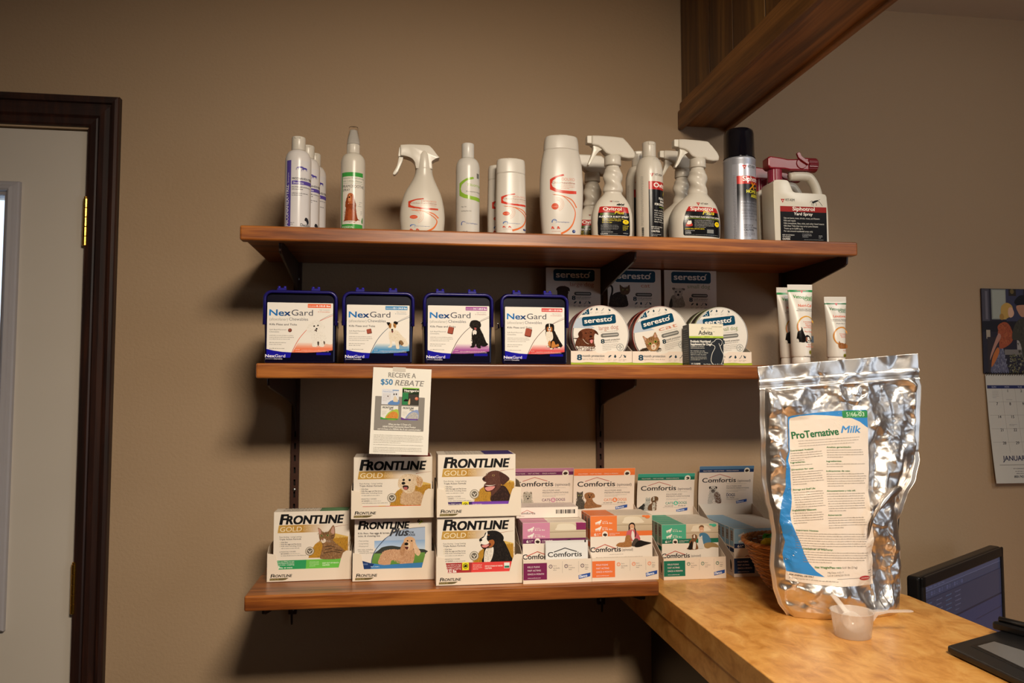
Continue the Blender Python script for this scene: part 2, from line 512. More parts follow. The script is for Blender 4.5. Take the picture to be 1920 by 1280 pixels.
# door: slab with a glazed lite, moulding, two brass hinges in view
d = MB()
x0, x1, y0, y1 = -1.585, -.657, .006, .046
gx0, gx1, gz0, gz1 = -1.42, -.8135, 1.043, 1.899
for b in ((x0, gx0, y0, y1, .01, 2.043), (gx1, x1, y0, y1, .01, 2.043), (gx0, gx1, y0, y1, gz1, 2.043), (gx0, gx1, y0, y1, .01, gz0)):
    d.add(*box(*b))
door = struct('door_1', d, DOORP)
fr = MB(); fr.add(*ring_frame(gx0 - .030, gx1 + .030, gz0 - .030, gz1 + .030, [(0, .006), (0, -.003), (.003, -.006), (.009, -.007), (.011, -.012), (.017, -.0135), (.021, -.011), (.023, -.004), (.0285, -.002), (.030, .002), (.031, .021)]), col='a5a0a2')
fr.build('door_lite_frame', ink('lite_frame_plastic', .4, .4), door)
gl = MB(); gl.add(*box(gx0 - .001, gx1 + .001, .022, .028, gz0 - .001, gz1 + .001))
gm, nt, N, L, P = nodes('door_glass'); P.inputs['Transmission Weight'].default_value = 1; P.inputs['Roughness'].default_value = 0.02; P.inputs['IOR'].default_value = 1.1
gl.build('glass', gm, door)
for zt in (1.897, 1.142):
    h = MB()
    for k in range(5):
        z = zt - k * .02
        h.add(*lathe([(.0044, z - .0192), (.0052, z - .0186), (.0052, z - .0008), (.0044, z)], 14, cx=-.6535, cy=-.004), smooth=False)
    h.add(*lathe([(.003, zt), (.0042, zt + .001), (.0042, zt + .004), (.002, zt + .005)], 12, cx=-.6535, cy=-.004))
    h.add(*box(-.656, -.6515, -.003, .03, zt - .1, zt))
    h.build('hinge', BRASS, door)
# casing round the door: stepped, mitred moulding
m = MB(); m.add(*ring_frame(-1.66, -.589, -.05, 2.113, [(0, .003), (0, -.016), (.002, -.019), (.008, -.020), (.014, -.0185), (.016, -.0125), (.020, -.0115), (.030, -.0125), (.040, -.0115), (.044, -.0085), (.047, -.0105), (.058, -.0085), (.0625, -.0060), (.064, .003)]))
struct('trim_1', m, DARKW)
m = MB(); m.add(*box(-.6535, -.6515, -.006, .12, 0, 2.046)); m.add(*box(-1.6, -.65, .05, .12, 2.030, 2.0475)); m.add(*box(-.668, -.6515, .048, .08, 0, 2.04)); struct('trim_3', m, DARKW)

# ------------------------------------------------------------------ shelves, standards, brackets
def shelf(lab, x0, x1, z, x1b=None):
    m = MB()
    x1b = x1b or x1
    pts = [(x0, -.30), (x1, -.30), (x1b, -.001), (x0 + .002, -.001)]
    v, f = prism(pts, z - .019, z, 'Z', .003, 3)
    m.add(v, f, smooth=False)
    v, f = prism([(x0, -.302), (x1, -.302), (x1, -.278), (x0, -.278)], z - .0265, z + .0004, 'Z', .0035, 3)
    m.add(v, f)
    o = m.build('wall_shelf', SHELFW)
    return tag(o, lab, 'shelf', 'stained wooden wall shelves')
shelf('stained wooden shelf on the wall, topmost, holding the bottles and sprayers', -.284, .902, 1.7905)
shelf('stained wooden shelf holding the blue plastic tubs and round tins', -.252, .925, 1.5445)
shelf('stained wooden shelf meeting the counter, holding the white boxed displays', -.264, .484, 1.1395)

def standard(lab, x, z0, z1):
    m = MB()
    for a, b in ((-.0082, -.0062), (.0062, .0082)): m.add(*box(x + a, x + b, -.011, -.0005, z0, z1), col='3a2017')
    z = z0
    segs = []
    m.add(*box(x - .0075, x - .002, -.0115, -.0095, z0, z1), col='3f2419'); m.add(*box(x + .002, x + .0075, -.0115, -.0095, z0, z1), col='3f2419')
    while z < z1:
        m.add(*box(x - .0021, x + .0021, -.0115, -.0095, z, min(z + .013, z1)), col='3f2419'); z += .0255
    m.add(*box(x - .008, x + .008, -.003, -.0002, z0, z1), col='160b07')
    o = m.build('shelf_standard', BROWNM)
    tag(o, lab, 'shelf rail', 'slotted brown rails on the wall')
    for zz in (z0 + .01, (z0 + z1) / 2 - .12, z1 - .05):
        s = MB(); s.add(*lathe([(.0001, -.0009), (.0042, -.0009), (.0042, 0), (.002, .0014), (.0001, .0015)], 14), smooth=True)
        q = s.build('screw', STEEL, o); q.location = (x, -.0118, zz); q.rotation_euler = (R(90), 0, 0)
    return o
standard('brown slotted metal rail on the wall nearest the door', -.2185, 1.027, 1.785)
standard('brown slotted metal rail rising behind the orange boxed display', .448, 1.022, 1.785)
standard('brown slotted metal rail behind the toothpaste-like tubes', .894, 1.30, 1.785)
def bracket(lab, x, xt, z):
    p = [(-.012, z), (-.272, z), (-.274, z - .006), (-.272, z - .02), (-.262, z - .024), (-.07, z - .052), (-.03, z - .062), (-.018, z - .085), (-.012, z - .115)]
    v, f = prism(p, -.0022, .0022, 'X', .0006, 1)
    v = [(x + a + (xt - x) * min(1, -b / .27), b, c) for a, b, c in v]
    m = MB(); m.add(v, f, col='2c1710')
    tag(m.build('shelf_bracket', BROWNM), lab, 'bracket', 'brown brackets under the shelves')
bracket('brown metal bracket under the top shelf, end nearest the door', -.2185, -.218, 1.7712)
bracket('brown metal bracket under the middle of the top shelf', .448, .453, 1.7712)
bracket('brown metal bracket under the top shelf, end over the squeeze tubes', .894, .896, 1.7712)
bracket('brown metal bracket under the second shelf, left of the rebate flyer', -.2185, -.234, 1.5252)
bracket('brown metal bracket under the middle of the second shelf', .448, .451, 1.5252)
bracket('brown metal bracket under the lowest shelf, end nearest the door', -.2185, -.236, 1.1202)
bracket('brown metal bracket under the lowest shelf, end by the counter', .448, .464, 1.1202)

# ------------------------------------------------------------------ wood panelled header hanging over the counter
hd = thing('wood_header', 'dark wood panelled header hanging from the ceiling above the counter', 'wooden header', (0, 0, 0))
X0, X1, ZB = .648, .762, 2.118
m = MB(); x = -.002; rnd = random.Random(4); wd = (.17, .12, .14, .10, .16, .13, .15, .12, .15, .13, .14, .12, .15, .13, .14, .12)
for q in wd:
    m.add(*box(X0 + .004, X0 + .016, x - q + .003, x, ZB + .02, ZC - .002, .0022)); x -= q
m.build('plank_panel', CABW, hd)
m = MB(); m.add(*box(X0 + .016, X1 - .004, x, -.002, ZB + .02, ZC - .002)); m.build('core', CABW, hd)
m = MB(); m.add(*box(X0, X1, x, -.001, ZB - .004, ZB + .014, .003)); m.build('bottom_board', CABT, hd)
m = MB(); m.add(*box(X0 - .006, X0 + .006, x, -.001, ZB - .013, ZB + .032, .003)); m.add(*box(X0 - .001, X0 + .006, x, -.001, ZB + .034, ZB + .052, .0025)); m.build('moulding', CABT, hd)
m = MB(); m.add(*box(X1 - .006, X1 + .006, x, -.001, ZB - .013, ZB + .032, .003)); m.build('moulding', CABT, hd)

# ------------------------------------------------------------------ counter
def laminate():
    m, nt, N, L, P = nodes('honey_laminate')
    tc = N.new('ShaderNodeTexCoord'); mp = N.new('ShaderNodeMapping'); mp.inputs['Scale'].default_value = (20, 12, 20)
    L.new(tc.outputs['Object'], mp.inputs['Vector'])
    n1 = N.new('ShaderNodeTexNoise'); n1.inputs['Scale'].default_value = 1.6; n1.inputs['Detail'].default_value = 8; n1.inputs['Roughness'].default_value = .62; n1.inputs['Distortion'].default_value = .6
    L.new(mp.outputs[0], n1.inputs['Vector'])
    cr = N.new('ShaderNodeValToRGB'); e = cr.color_ramp.elements
    e[0].position = .32; e[0].color = (*C('be7c32'), 1); e[1].position = .7; e[1].color = (*C('efb868'), 1)
    x = e.new(.5); x.color = (*C('dc9c4e'), 1)
    L.new(n1.outputs['Fac'], cr.inputs[0]); L.new(cr.outputs[0], P.inputs['Base Color'])
    P.inputs['Roughness'].default_value = .33; P.inputs['Coat Weight'].default_value = .1; P.inputs['Coat Roughness'].default_value = .3
    return m
LAM = laminate()
ct = thing('reception_counter', 'honey coloured laminate counter below the shelves', 'counter', (0, 0, 0))
top = [(.487, -.001), (.487, -1.35), (.936, -1.35), (.936, -.385), (.932, -.368), (.918, -.356), (.9, -.352), (.865, -.34), (.85, -.3), (.85, -.001)]
m = MB(); m.add(*prism(top, 1.078, 1.118, 'Z', .0015, 2)); m.build('countertop', LAM, ct)
m = MB(); m.add(*box(.4885, .504, -1.34, -.002, 1.036, 1.0785)); m.build('edge_band', LAM, ct)
m = MB(); m.add(*box(.56, .915, -1.3, -.016, 0.0, 1.078), col='2a1d17'); m.build('cabinet_body', BROWNM, ct)
# ------------------------------------------------------------------ top shelf: bottles and sprayers
ZT = 1.7909
WHT = 'd3cbbd'
def cap_round(mb, r, z0, z1, col=WHT, ribs=0, n=48):
    fn = (lambda rr, a, z: rr - (.0004 if ribs and math.cos(a * ribs) > .3 and rr > r * .9 else 0)) if ribs else None
    mb.add(*lathe([(r * .97, z0), (r, z0 + .0008), (r, z1 - .0025), (r * .97, z1 - .0008), (r * .88, z1), (.0005, z1 + .0001)], n, fn=fn), col=col, smooth=True)
def round_body(mb, r, h, rn, hs=None, col=WHT, n=64, rb=.003):
    """cylinder body, elliptical shoulder of height hs, neck rn at h"""
    hs = hs or r * .75
    P = [(.0005, .0008), (r - rb, 0), (r - rb * .3, rb * .3), (r, rb)]
    for k in range(0, 13):
        a = R(90 * k / 12); P.append((rn + (r - rn) * math.cos(a), h - hs + hs * math.sin(a)))
    P.append((rn, h + .003)); P.append((.0005, h + .003))
    mb.add(*lathe(P, n), col=col, smooth=True)

def arc_logo(cv, x0, y0, x1, y1, c):
    """the open C sweep of the skin care range: tapering band left, thick band under"""
    W, H = x1 - x0, y1 - y0
    f = lambda a, b: (x0 + a * W, y0 + b * H)
    out = [(.50, 0), (.28, .07), (.08, .2), (0, .27), (0, .78), (.18, .9), (.45, .97), (.72, 1.0), (1, .98)]
    inn = [(1, .83), (.72, .84), (.45, .82), (.22, .75), (.09, .64), (.055, .5), (.1, .34), (.26, .18), (.53, .08)]
    cv.poly([f(*p) for p in out + inn], c)
def skin_art(cv, ox, oy, sx, sy, name, c1, spray=False, green=False):
    """front print, placed in a 230 x 540 field"""
    g = lambda x, y: (ox + x * sx, oy + y * sy)
    arc_logo(cv, *g(0, 0), *g(230, 180), c1)
    if green: return
    cv.text('DOUXO', *(g(100, 0)[0], g(215, 0)[0]), g(0, 60)[1], 26 * sy, 'd98a72')
    cv.text('Chlorhexidine', g(15, 0)[0], g(218, 0)[0], g(0, 88)[1], 17 * sy, 'b06a55', bold=1)
    cv.greek(g(90, 0)[0], g(218, 0)[0], g(0, 104)[1], 3, 15 * sy, 6 * sy, 'd9937e')
    cv.line([g(30, 190), g(110, 200), g(190, 235), g(232, 300)], 3 * sx, 'e07a4a', 5, w2=12 * sx)
    cv.line([g(20, 185), g(120, 208), g(215, 320), g(205, 430), g(160, 500), g(95, 540)], 2 * sx, 'e0743c', 5, w2=17 * sx)
    cv.ell(*g(42, 295), 30 * sx, 29 * sy, 'd85a3a'); cv.greek(g(20, 0)[0], g(66, 0)[0], g(0, 300)[1], 1, 5, 7 * sy, 'f0b09a')
    for r_ in (34, 46, 58): cv.ring(*g(60, 275), r_ * sx, 2.2 * sx, 'e2a184', -100, 75)
    cv.line([g(18, 440), g(22, 420), g(42, 412), g(58, 425)], 9 * sx, '3a66b0', 5, w2=3)
    cv.ring(*g(42, 434), 12 * sx, 3 * sx, '6d96cf', -150, 60)
    cv.text('Dermathegram', g(62, 0)[0], g(165, 0)[0], g(0, 440)[1], 10 * sy, '5c76b0')
    for xx in (22, 70):
        cv.ell(*g(xx, 482), 9 * sx, 8 * sy, 'd64c38', n=8); cv.ell(*g(xx + 9, 492), 7 * sx, 6 * sy, 'd64c38', n=8); cv.ell(*g(xx - 6, 494), 5 * sx, 5 * sy, 'd64c38', n=8)
    cv.greek(g(16, 0)[0], g(100, 0)[0], g(0, 520)[1], 1, 5, 4 * sy, 'd9937e')
    cv.ell(*g(208, 515), 15 * sx, 15 * sy, '2c3a6e'); cv.ell(*g(212, 512), 9 * sx, 6 * sy, '7a86b8')

# purple banded shampoo, three in a file
def purple_bottle(label, cx, cy, rz):
    t = thing('shampoo_bottle', label, 'bottle', (cx, cy, ZT), rz, 'purple banded shampoo bottles')
    r = .0238
    b = MB(); round_body(b, r, .152, .0105, .022, col='d9d3cf'); b.build('bottle_body', PLAST, t)
    c = MB(); cap_round(c, .0127, .1525, .178); c.add(*box(-.0055, .0055, -.0133, -.010, .1730, .1765, .001), col=WHT); c.build('cap', PLAST, t)
    cv = Cv(3)   # unit: zoom px, 0.262 mm each, u=0 at x=500
    k = .252
    cv.rect(427, 350, 610, 838, 'd9d5d5'); cv.rect(427, 350, 468, 838, '5a4a9c')
    cv.rot(90, 456, 835); cv.text('MICONAHEX+TRIZ', 456, 760, 828, 26, 'f0ecf4', bold=2); cv.text('Shampoo', 775, 850, 828, 12, 'd8d0e8'); cv.rot()
    for dx, dy, s_ in ((520, 405, 1), (556, 412, .8)):      # leaping animals
        cv.sp([(dx - 12 * s_, dy + 4), (dx + 4, dy - 8), (dx + 26 * s_, dy - 9), (dx + 42 * s_, dy - 3), (dx + 30 * s_, dy + 2), (dx + 8, dy + 3)], '4d429a')
        for l in ((-12, 4, -14, 20), (0, 2, 2, 16), (32, 0, 42, 14), (26, 0, 30, 14)):
            cv.line([(dx + l[0] * s_, dy + l[1]), (dx + l[2] * s_, dy + l[3])], 4, '4d429a', w2=2)
    cv.text('MICONAHEX+TRIZ', 478, 640, 494, 15, '2b2b33', bold=1)
    cv.rect(476, 503, 640, 530, '5a4a9c'); cv.text('Shampoo', 486, 560, 524, 13, 'f0ecf4', bold=1)
    cv.greek(476, 620, 552, 2, 16, 6, '55555d'); cv.greek(476, 610, 598, 2, 14, 6, '55555d')
    cv.greek(468, 500, 815, 2, 12, 5, '55555d')
    cv.sp([(572, 790), (580, 770), (600, 775), (612, 800), (600, 822), (588, 800), (580, 795)], '2b2b33'); cv.text('Dechra', 542, 620, 836, 20, '1f1f26', bold=1)
    p = MB(); cv.paint(p, wrap(r, 0, .006), k, 505, 838, grid=(1.6, 0), dz=.03); p.build('label', GLOSS, t)
    return t
pb = purple_bottle('white shampoo bottle with purple side band, frontmost of the row of three', -.1905, -.252, -2)
dup(pb, (-.1795, -.2005, ZT), 2, 'white shampoo bottle with purple band, middle of the row of three')
dup(pb, (-.1725, -.149, ZT), 4, 'white shampoo bottle with purple band, rearmost of the row of three, mostly hidden')

# green labelled pump mist bottle with a sitting spaniel
t = thing('mist_spray_bottle', 'white mist bottle with green label and a sitting brown spaniel', 'spray bottle', (-.0905, -.24, ZT), 0)
b = MB(); round_body(b, .0228, .1535, .011, .019); b.build('bottle_body', PLAST, t)
b = MB(); cap_round(b, .0125, .154, .172, ribs=40); b.build('collar', PLAST, t)
b = MB(); b.add(*lathe([(.0112, .172), (.0105, .176), (.0072, .192), (.0062, .196), (.006, .200), (.0005, .2005)], 30), col='f4efe6', smooth=True); b.build('nozzle', PLAST, t)
clr, nt_, N_, L_, P_ = nodes('clear_cap'); P_.inputs['Transmission Weight'].default_value = 1; P_.inputs['Roughness'].default_value = .08; P_.inputs['IOR'].default_value = 1.2; P_.inputs['Base Color'].default_value = (.95, .93, .9, 1)
b = MB(); b.add(*lathe([(.0122, .1722), (.0119, .178), (.0092, .199), (.0084, .206), (.0005, .2062)], 30), smooth=True); b.build('clear_cap', clr, t)
cv = Cv(5); k = .242
cv.rect(835, 395, 1022, 850, 'e2dbcf'); cv.rect(835, 395, 1022, 428, '3f9a45'); cv.rect(835, 395, 846, 850, '3f9a45'); cv.rect(835, 800, 1022, 850, '3f9a45')
cv.text('Pramoxine 1% Hydrochloride', 852, 1030, 446, 12, '5b7a58'); cv.text('with Colloidal Oatmeal', 852, 1010, 470, 12, '5b7a58')
cv.rect(850, 480, 1022, 482, '8aa88a')
cv.text('PRAMOSOOTHE', 850, 1030, 516, 22, '3c3f3a'); cv.text('SPRAY', 850, 915, 544, 20, '3c3f3a')
cv.greek(985, 1015, 630, 2, 14, 5, '777777'); cv.greek(975, 1015, 660, 1, 14, 5, '777777'); cv.greek(1000, 1018, 700, 3, 12, 5, '777777')
# spaniel
cv.sp([(886, 660), (878, 720), (868, 765), (862, 778), (900, 782), (955, 782), (975, 770), (995, 768), (975, 755), (962, 700), (950, 650), (915, 640)], '8e3f1f')
cv.fur([(886, 660), (872, 770), (955, 780), (965, 720), (950, 650)], 260, 16, 95, ['7a3115', 'a4552c', 'b96a3a', '5e2410', '93441f'], 2.4)
cv.sp([(905, 690), (900, 775), (925, 782), (930, 700)], 'a5532a'); cv.sp([(932, 690), (934, 778), (958, 782), (950, 700)], 'a5532a')
cv.sp([(893, 620), (893, 580), (905, 562), (925, 560), (942, 575), (945, 615), (935, 640), (905, 640)], 'b8653a')
cv.sp([(895, 585), (882, 620), (876, 660), (888, 675), (900, 650), (902, 600)], '8a3d1d'); cv.sp([(938, 580), (950, 620), (962, 655), (950, 690), (938, 660), (934, 600)], '8a3d1d')
cv.fur([(882, 610), (878, 665), (896, 670), (898, 600)], 60, 14, 95, ['6d2b12', 'a4552c'], 2); cv.fur([(942, 600), (950, 680), (960, 650)], 60, 14, 88, ['6d2b12', 'a4552c'], 2)
cv.sp([(903, 590), (912, 570), (920, 590), (922, 620), (902, 622)], 'd08a5c'); cv.ell(910, 592, 7, 6, '1c100c'); cv.ell(903, 578, 3, 3, '20100a'); cv.ell(925, 580, 3, 3, '20100a')
cv.sp([(860, 780), (900, 774), (955, 776), (960, 784), (900, 786)], 'c9bfb2')
cv.sp([(1008, 780), (1012, 755), (1020, 745), (1020, 790)], '3f8a45')
cv.ell(857, 822, 5, 6, 'd7ead0'); cv.text('SOGEVAL', 868, 945, 832, 15, 'dff0d8', bold=1)
p = MB(); cv.paint(p, wrap(.0228, 0, .0035), k, 930, 850, grid=(1.6, 0), dz=.03); p.build('label', GLOSS, t)

# trigger heads
def head_a(parent, k, ox, oz):
    """smooth trigger head, photo-unit outline"""
    g = lambda pts: [((x - ox) * k, -(y - oz) * k) for x, y in pts]
    out = cat([(205, 188), (300, 178), (420, 176), (540, 178), (580, 195), (622, 240), (668, 300), (697, 328)], 3, False) + cat([(650, 345), (612, 372), (597, 392), (604, 480)], 2, False) + cat([(402, 480), (392, 440), (384, 400), (350, 358), (300, 335), (240, 322), (208, 322)], 3, False)
    m = MB(); m.add(*prism(g(out), -.0125, .0125, 'Y', .0045, 3, 50), col=WHT, smooth=True)
    m.add(*lathe([(.0165, -(480 - oz) * k), (.0168, -(470 - oz) * k), (.0150, -(300 - oz) * k), (.0128, -(240 - oz) * k), (.006, -(205 - oz) * k), (.0004, -(200 - oz) * k)], 36, cx=(503 - ox) * k, sy=.95), col=WHT, smooth=True)
    m.build('spray_head', PLAST, parent)
    m = MB(); m.add(*prism(g([(178, 305), (190, 210), (205, 200), (212, 322), (180, 328)]), -.007, .007, 'Y', .001, 2), col='e8e2d4'); m.build('nozzle', PLAST, parent)
    tr = cat([(185, 330), (175, 390), (160, 450), (130, 510), (114, 540), (122, 560), (145, 555)], 3, False) + cat([(175, 520), (205, 450), (232, 380), (242, 330)], 3, False)
    m = MB(); m.add(*prism(g(tr), -.006, .006, 'Y', .0015, 2, 40), col='e6e0d2', smooth=True); m.build('trigger', PLAST, parent)
def head_b(parent, z0, s=1.0, cx=0.0):
    """angular trigger head; collar base at z0"""
    k = .000228 * s; ox, oz = 1415, 340
    g = lambda pts: [(cx + (x - ox) * k, z0 - (y - oz) * k) for x, y in pts]
    out = [(1240, 116), (1300, 115), (1420, 119), (1490, 125), (1530, 165), (1572, 218), (1586, 250), (1578, 283), (1530, 286), (1480, 280), (1462, 266), (1395, 268), (1352, 252), (1320, 215), (1290, 198), (1240, 190)]
    m = MB(); m.add(*prism(g(out), -.0115, .0115, 'Y', .0028, 2, 25), col=WHT, smooth=False); m.build('spray_head', PLAST, parent)
    m = MB(); m.add(*prism(g([(1206, 118), (1246, 116), (1246, 180), (1206, 176)]), -.0085, .0085, 'Y', .0015, 2), col='e8e2d4'); m.build('nozzle', PLAST, parent)
    tr = cat([(1253, 188), (1256, 220), (1245, 262), (1228, 305), (1214, 340), (1222, 348)], 3, False) + cat([(1245, 320), (1272, 272), (1300, 236), (1326, 220), (1300, 195)], 3, False)
    m = MB(); m.add(*prism(g(tr), -.0065, .0065, 'Y', .0013, 2, 40), col='e4decf', smooth=True); m.build('trigger', PLAST, parent)
    m = MB()
    fn = lambda rr, a, z: rr - (.00035 if math.cos(a * 44) > .2 else 0)
    m.add(*lathe([(.0146 * s, z0), (.0150 * s, z0 + .0008), (.0146 * s, z0 + .0155 * s), (.0138 * s, z0 + .0165 * s), (.0004, z0 + .0166 * s)], 88, fn=fn, cx=cx + .0000), col=WHT, smooth=True)
    m.build('collar', PLAST, parent)

# skin care trigger sprayer
t = thing('trigger_spray_bottle', 'white trigger spray bottle with orange swirl print and smooth rounded head', 'spray bottle', (.041, -.24, ZT), 0)
keys = [(0, .0385, .0235, 0, 2.3), (.0015, .0400, .025, 0, 2.3), (.012, .0415, .026, 0, 2.3), (.036, .0430, .0265, 0, 2.3), (.060, .0405, .0255, 0, 2.2), (.082, .0345, .0225, .0005, 2.1),
        (.100, .0255, .019, .0015, 2.0), (.114, .0190, .0165, .0022, 2.0), (.124, .0166, .016, .0024, 2.0), (.129, .0166, .016, .0024, 2.0)]
S = secs_smooth(keys, 5)
b = MB(); b.add(*loft(S, 64), col=WHT, smooth=True); b.build('bottle_body', PLAST, t)
k6 = .000152
def head_a_at(parent, zbase, cx):
    head_a(parent, k6, 503 - cx / k6, 480 + zbase / k6)
head_a_at(t, .1285, .0026)
cv = Cv(7); skin_art(cv, 308, 755, 372 / 230, 440 / 540, 'spray', 'c9442c')
p = MB(); cv.paint(p, frontproj(S), .152, 487, 1205, grid=(1.8, 5), dz=.03); p.build('label', GLOSS, t)

# green printed conditioner
t = thing('conditioner_bottle', 'slim white bottle with green swirl print between the sprayer and the small bottle pair', 'bottle', (.129, -.23, ZT), 0)
b = MB(); round_body(b, .0232, .157, .0112, .02, col='d8d3ca'); b.build('bottle_body', PLAST, t)
b = MB(); cap_round(b, .0123, .1575, .1865, col='d9d5cd'); b.build('cap', PLAST, t)
cv = Cv(8); x_ = 85
arc_logo(cv, 85, 465, 330, 665, '8fb83c')
cv.text('Fitomas', 160, 300, 545, 24, '9cc04e'); cv.text('Pramoxine to Neutral', 148, 300, 595, 10, '5c5c5c')
cv.text('Dogs - Cats', 106, 150, 722, 9, '444444'); cv.text('Soothing Seborrheic', 106, 192, 758, 9, '444444')
cv.line([(108, 872), (110, 850), (125, 842), (145, 850)], 8, '2c4f9c', 5, w2=3); cv.text('Dermathegram', 150, 255, 862, 11, '4c5fa0')
cv.greek(104, 160, 928, 1, 5, 6, '777777'); cv.barcode(245, 430, 275, 472, '3a3a3a')
p = MB(); cv.paint(p, wrap(.0232, -5, .002), .232, 160, 958, grid=(1.6, 0), dz=.03); p.build('label', GLOSS, t)

# oval shampoo bottles
def oval(label, cx, cy, W, H, rz=0, group=None, small=False):
    t = thing('oval_shampoo_bottle', label, 'bottle', (cx, cy, ZT), rz, group)
    w = W / 2
    if small: keys = [(0, w * .93, w * .62, 0, 2.4), (.0015, w * .97, w * .66, 0, 2.4), (H * .3, w, w * .68, 0, 2.4), (H * .55, w * .985, w * .67, 0, 2.4), (H * .80, w * .955, w * .65, 0, 2.4), (H * .808, w * .94, w * .64, 0, 2.4)]
    else: keys = [(0, w * .84, w * .5, 0, 2.4), (.002, w * .87, w * .53, 0, 2.4), (H * .25, w * .965, w * .6, 0, 2.4), (H * .5, w, w * .62, 0, 2.4), (H * .72, w * .94, w * .58, 0, 2.4), (H * .855, w * .815, w * .52, 0, 2.4), (H * .86, w * .8, w * .51, 0, 2.4)]
    S = secs_smooth(keys, 5)
    b = MB(); b.add(*loft(S, 64), col='d9d2c7', smooth=True); b.build('bottle_body', PLAST, t)
    z, rx, ry = keys[-1][0], keys[-2][1], keys[-2][2]
    e = rx * .93 if not small else rx * .97
    top = [(z + .0004, rx, ry, 0, 2.4), (z + (H - z) * .5, (rx + e) / 2 + .0004, ry * .97, 0, 2.4), (H - .004, e, ry * .93, 0, 2.4), (H - .001, e * .95, ry * .88, 0, 2.4), (H, e * .84, ry * .76, 0, 2.4)]
    T_ = secs_smooth(top, 4)
    vv, ff = loft(T_, 64)
    zb = z if not small else z
    vv = [(x, y, q - (.0045 * (x / rx) ** 2 if abs(q - T_[0][0]) < .0006 else 0)) for x, y, q in vv]
    b = MB(); b.add(vv, ff, col='dad3c8', smooth=True)
    b.add(*box(-.009, .009, -ry * .93, -ry * .6, H - .0022, H - .0006, .0006), col='d9d3c6'); b.build('flip_cap', PLAST, t)
    cv = Cv(9)
    if small: skin_art(cv, 458, 598, 1.0, .60, 'shampoo', 'd2402f'); p = MB(); cv.paint(p, frontproj(S), .222, 556, 968, grid=(1.8, 5), dz=.03)
    else: skin_art(cv, 860, 402, 1.05, 1.0, 'shampoo', 'd2402f'); p = MB(); cv.paint(p, frontproj(S), .215, 985, 975, grid=(1.8, 5), dz=.03)
    p.build('label', GLOSS, t)
    return t
o1 = oval('small white oval shampoo bottle, front one of the pair', .211, -.25, .059, .152, 3, 'small oval shampoo bottles', True)
dup(o1, (.200, -.203, ZT), 0, 'small white oval shampoo bottle hidden behind its twin')
oval('tall white oval shampoo bottle with orange swirl print, largest of its kind', .312, -.245, .086, .203)

# twisted-neck trigger sprayers
def twist_body(t, W, D, H, hn, cxn=0.0):
    """W,D body, shoulder to neck; H = collar base height; hn = height where the grip starts"""
    mb = MB(); n = 72; w = W / 2; d = D / 2
    keys = [(0, w * .93, d * .9, 0, 2.8), (.002, w * .97, d * .96, 0, 2.8), (hn * .25, w, d, 0, 2.8), (hn * .55, w * .985, d * .98, 0, 2.7), (hn * .8, w * .80, d * .86, cxn * .4, 2.4), (hn, w * .46, d * .62, cxn * .9, 2.0),
            (hn + .006, .0185, .0175, cxn, 2), (hn + .02, .0178, .017, cxn, 2), (H - .02, .0182, .0175, cxn, 2), (H - .008, .0165, .016, cxn, 2), (H - .003, .0135, .0135, cxn, 2), (H, .013, .013, cxn, 2)]
    S = secs_smooth(keys, 7)
    v, f = loft(S, n); q = []
    for i, p in enumerate(v):
        z = p[2]
        env = max(0, min(1, (z - hn + .004) / .012)) * max(0, min(1, (H - .004 - z) / .01))
        a = math.atan2(p[1], p[0] - cxn)
        k = 1 + .085 * env * math.sin(2 * a + (z - hn) * 235)
        q.append((cxn + (p[0] - cxn) * k, p[1] * k, z))
    mb.add(q, f, col=WHT, smooth=True); mb.build('bottle_body', PLAST, t)
    return S
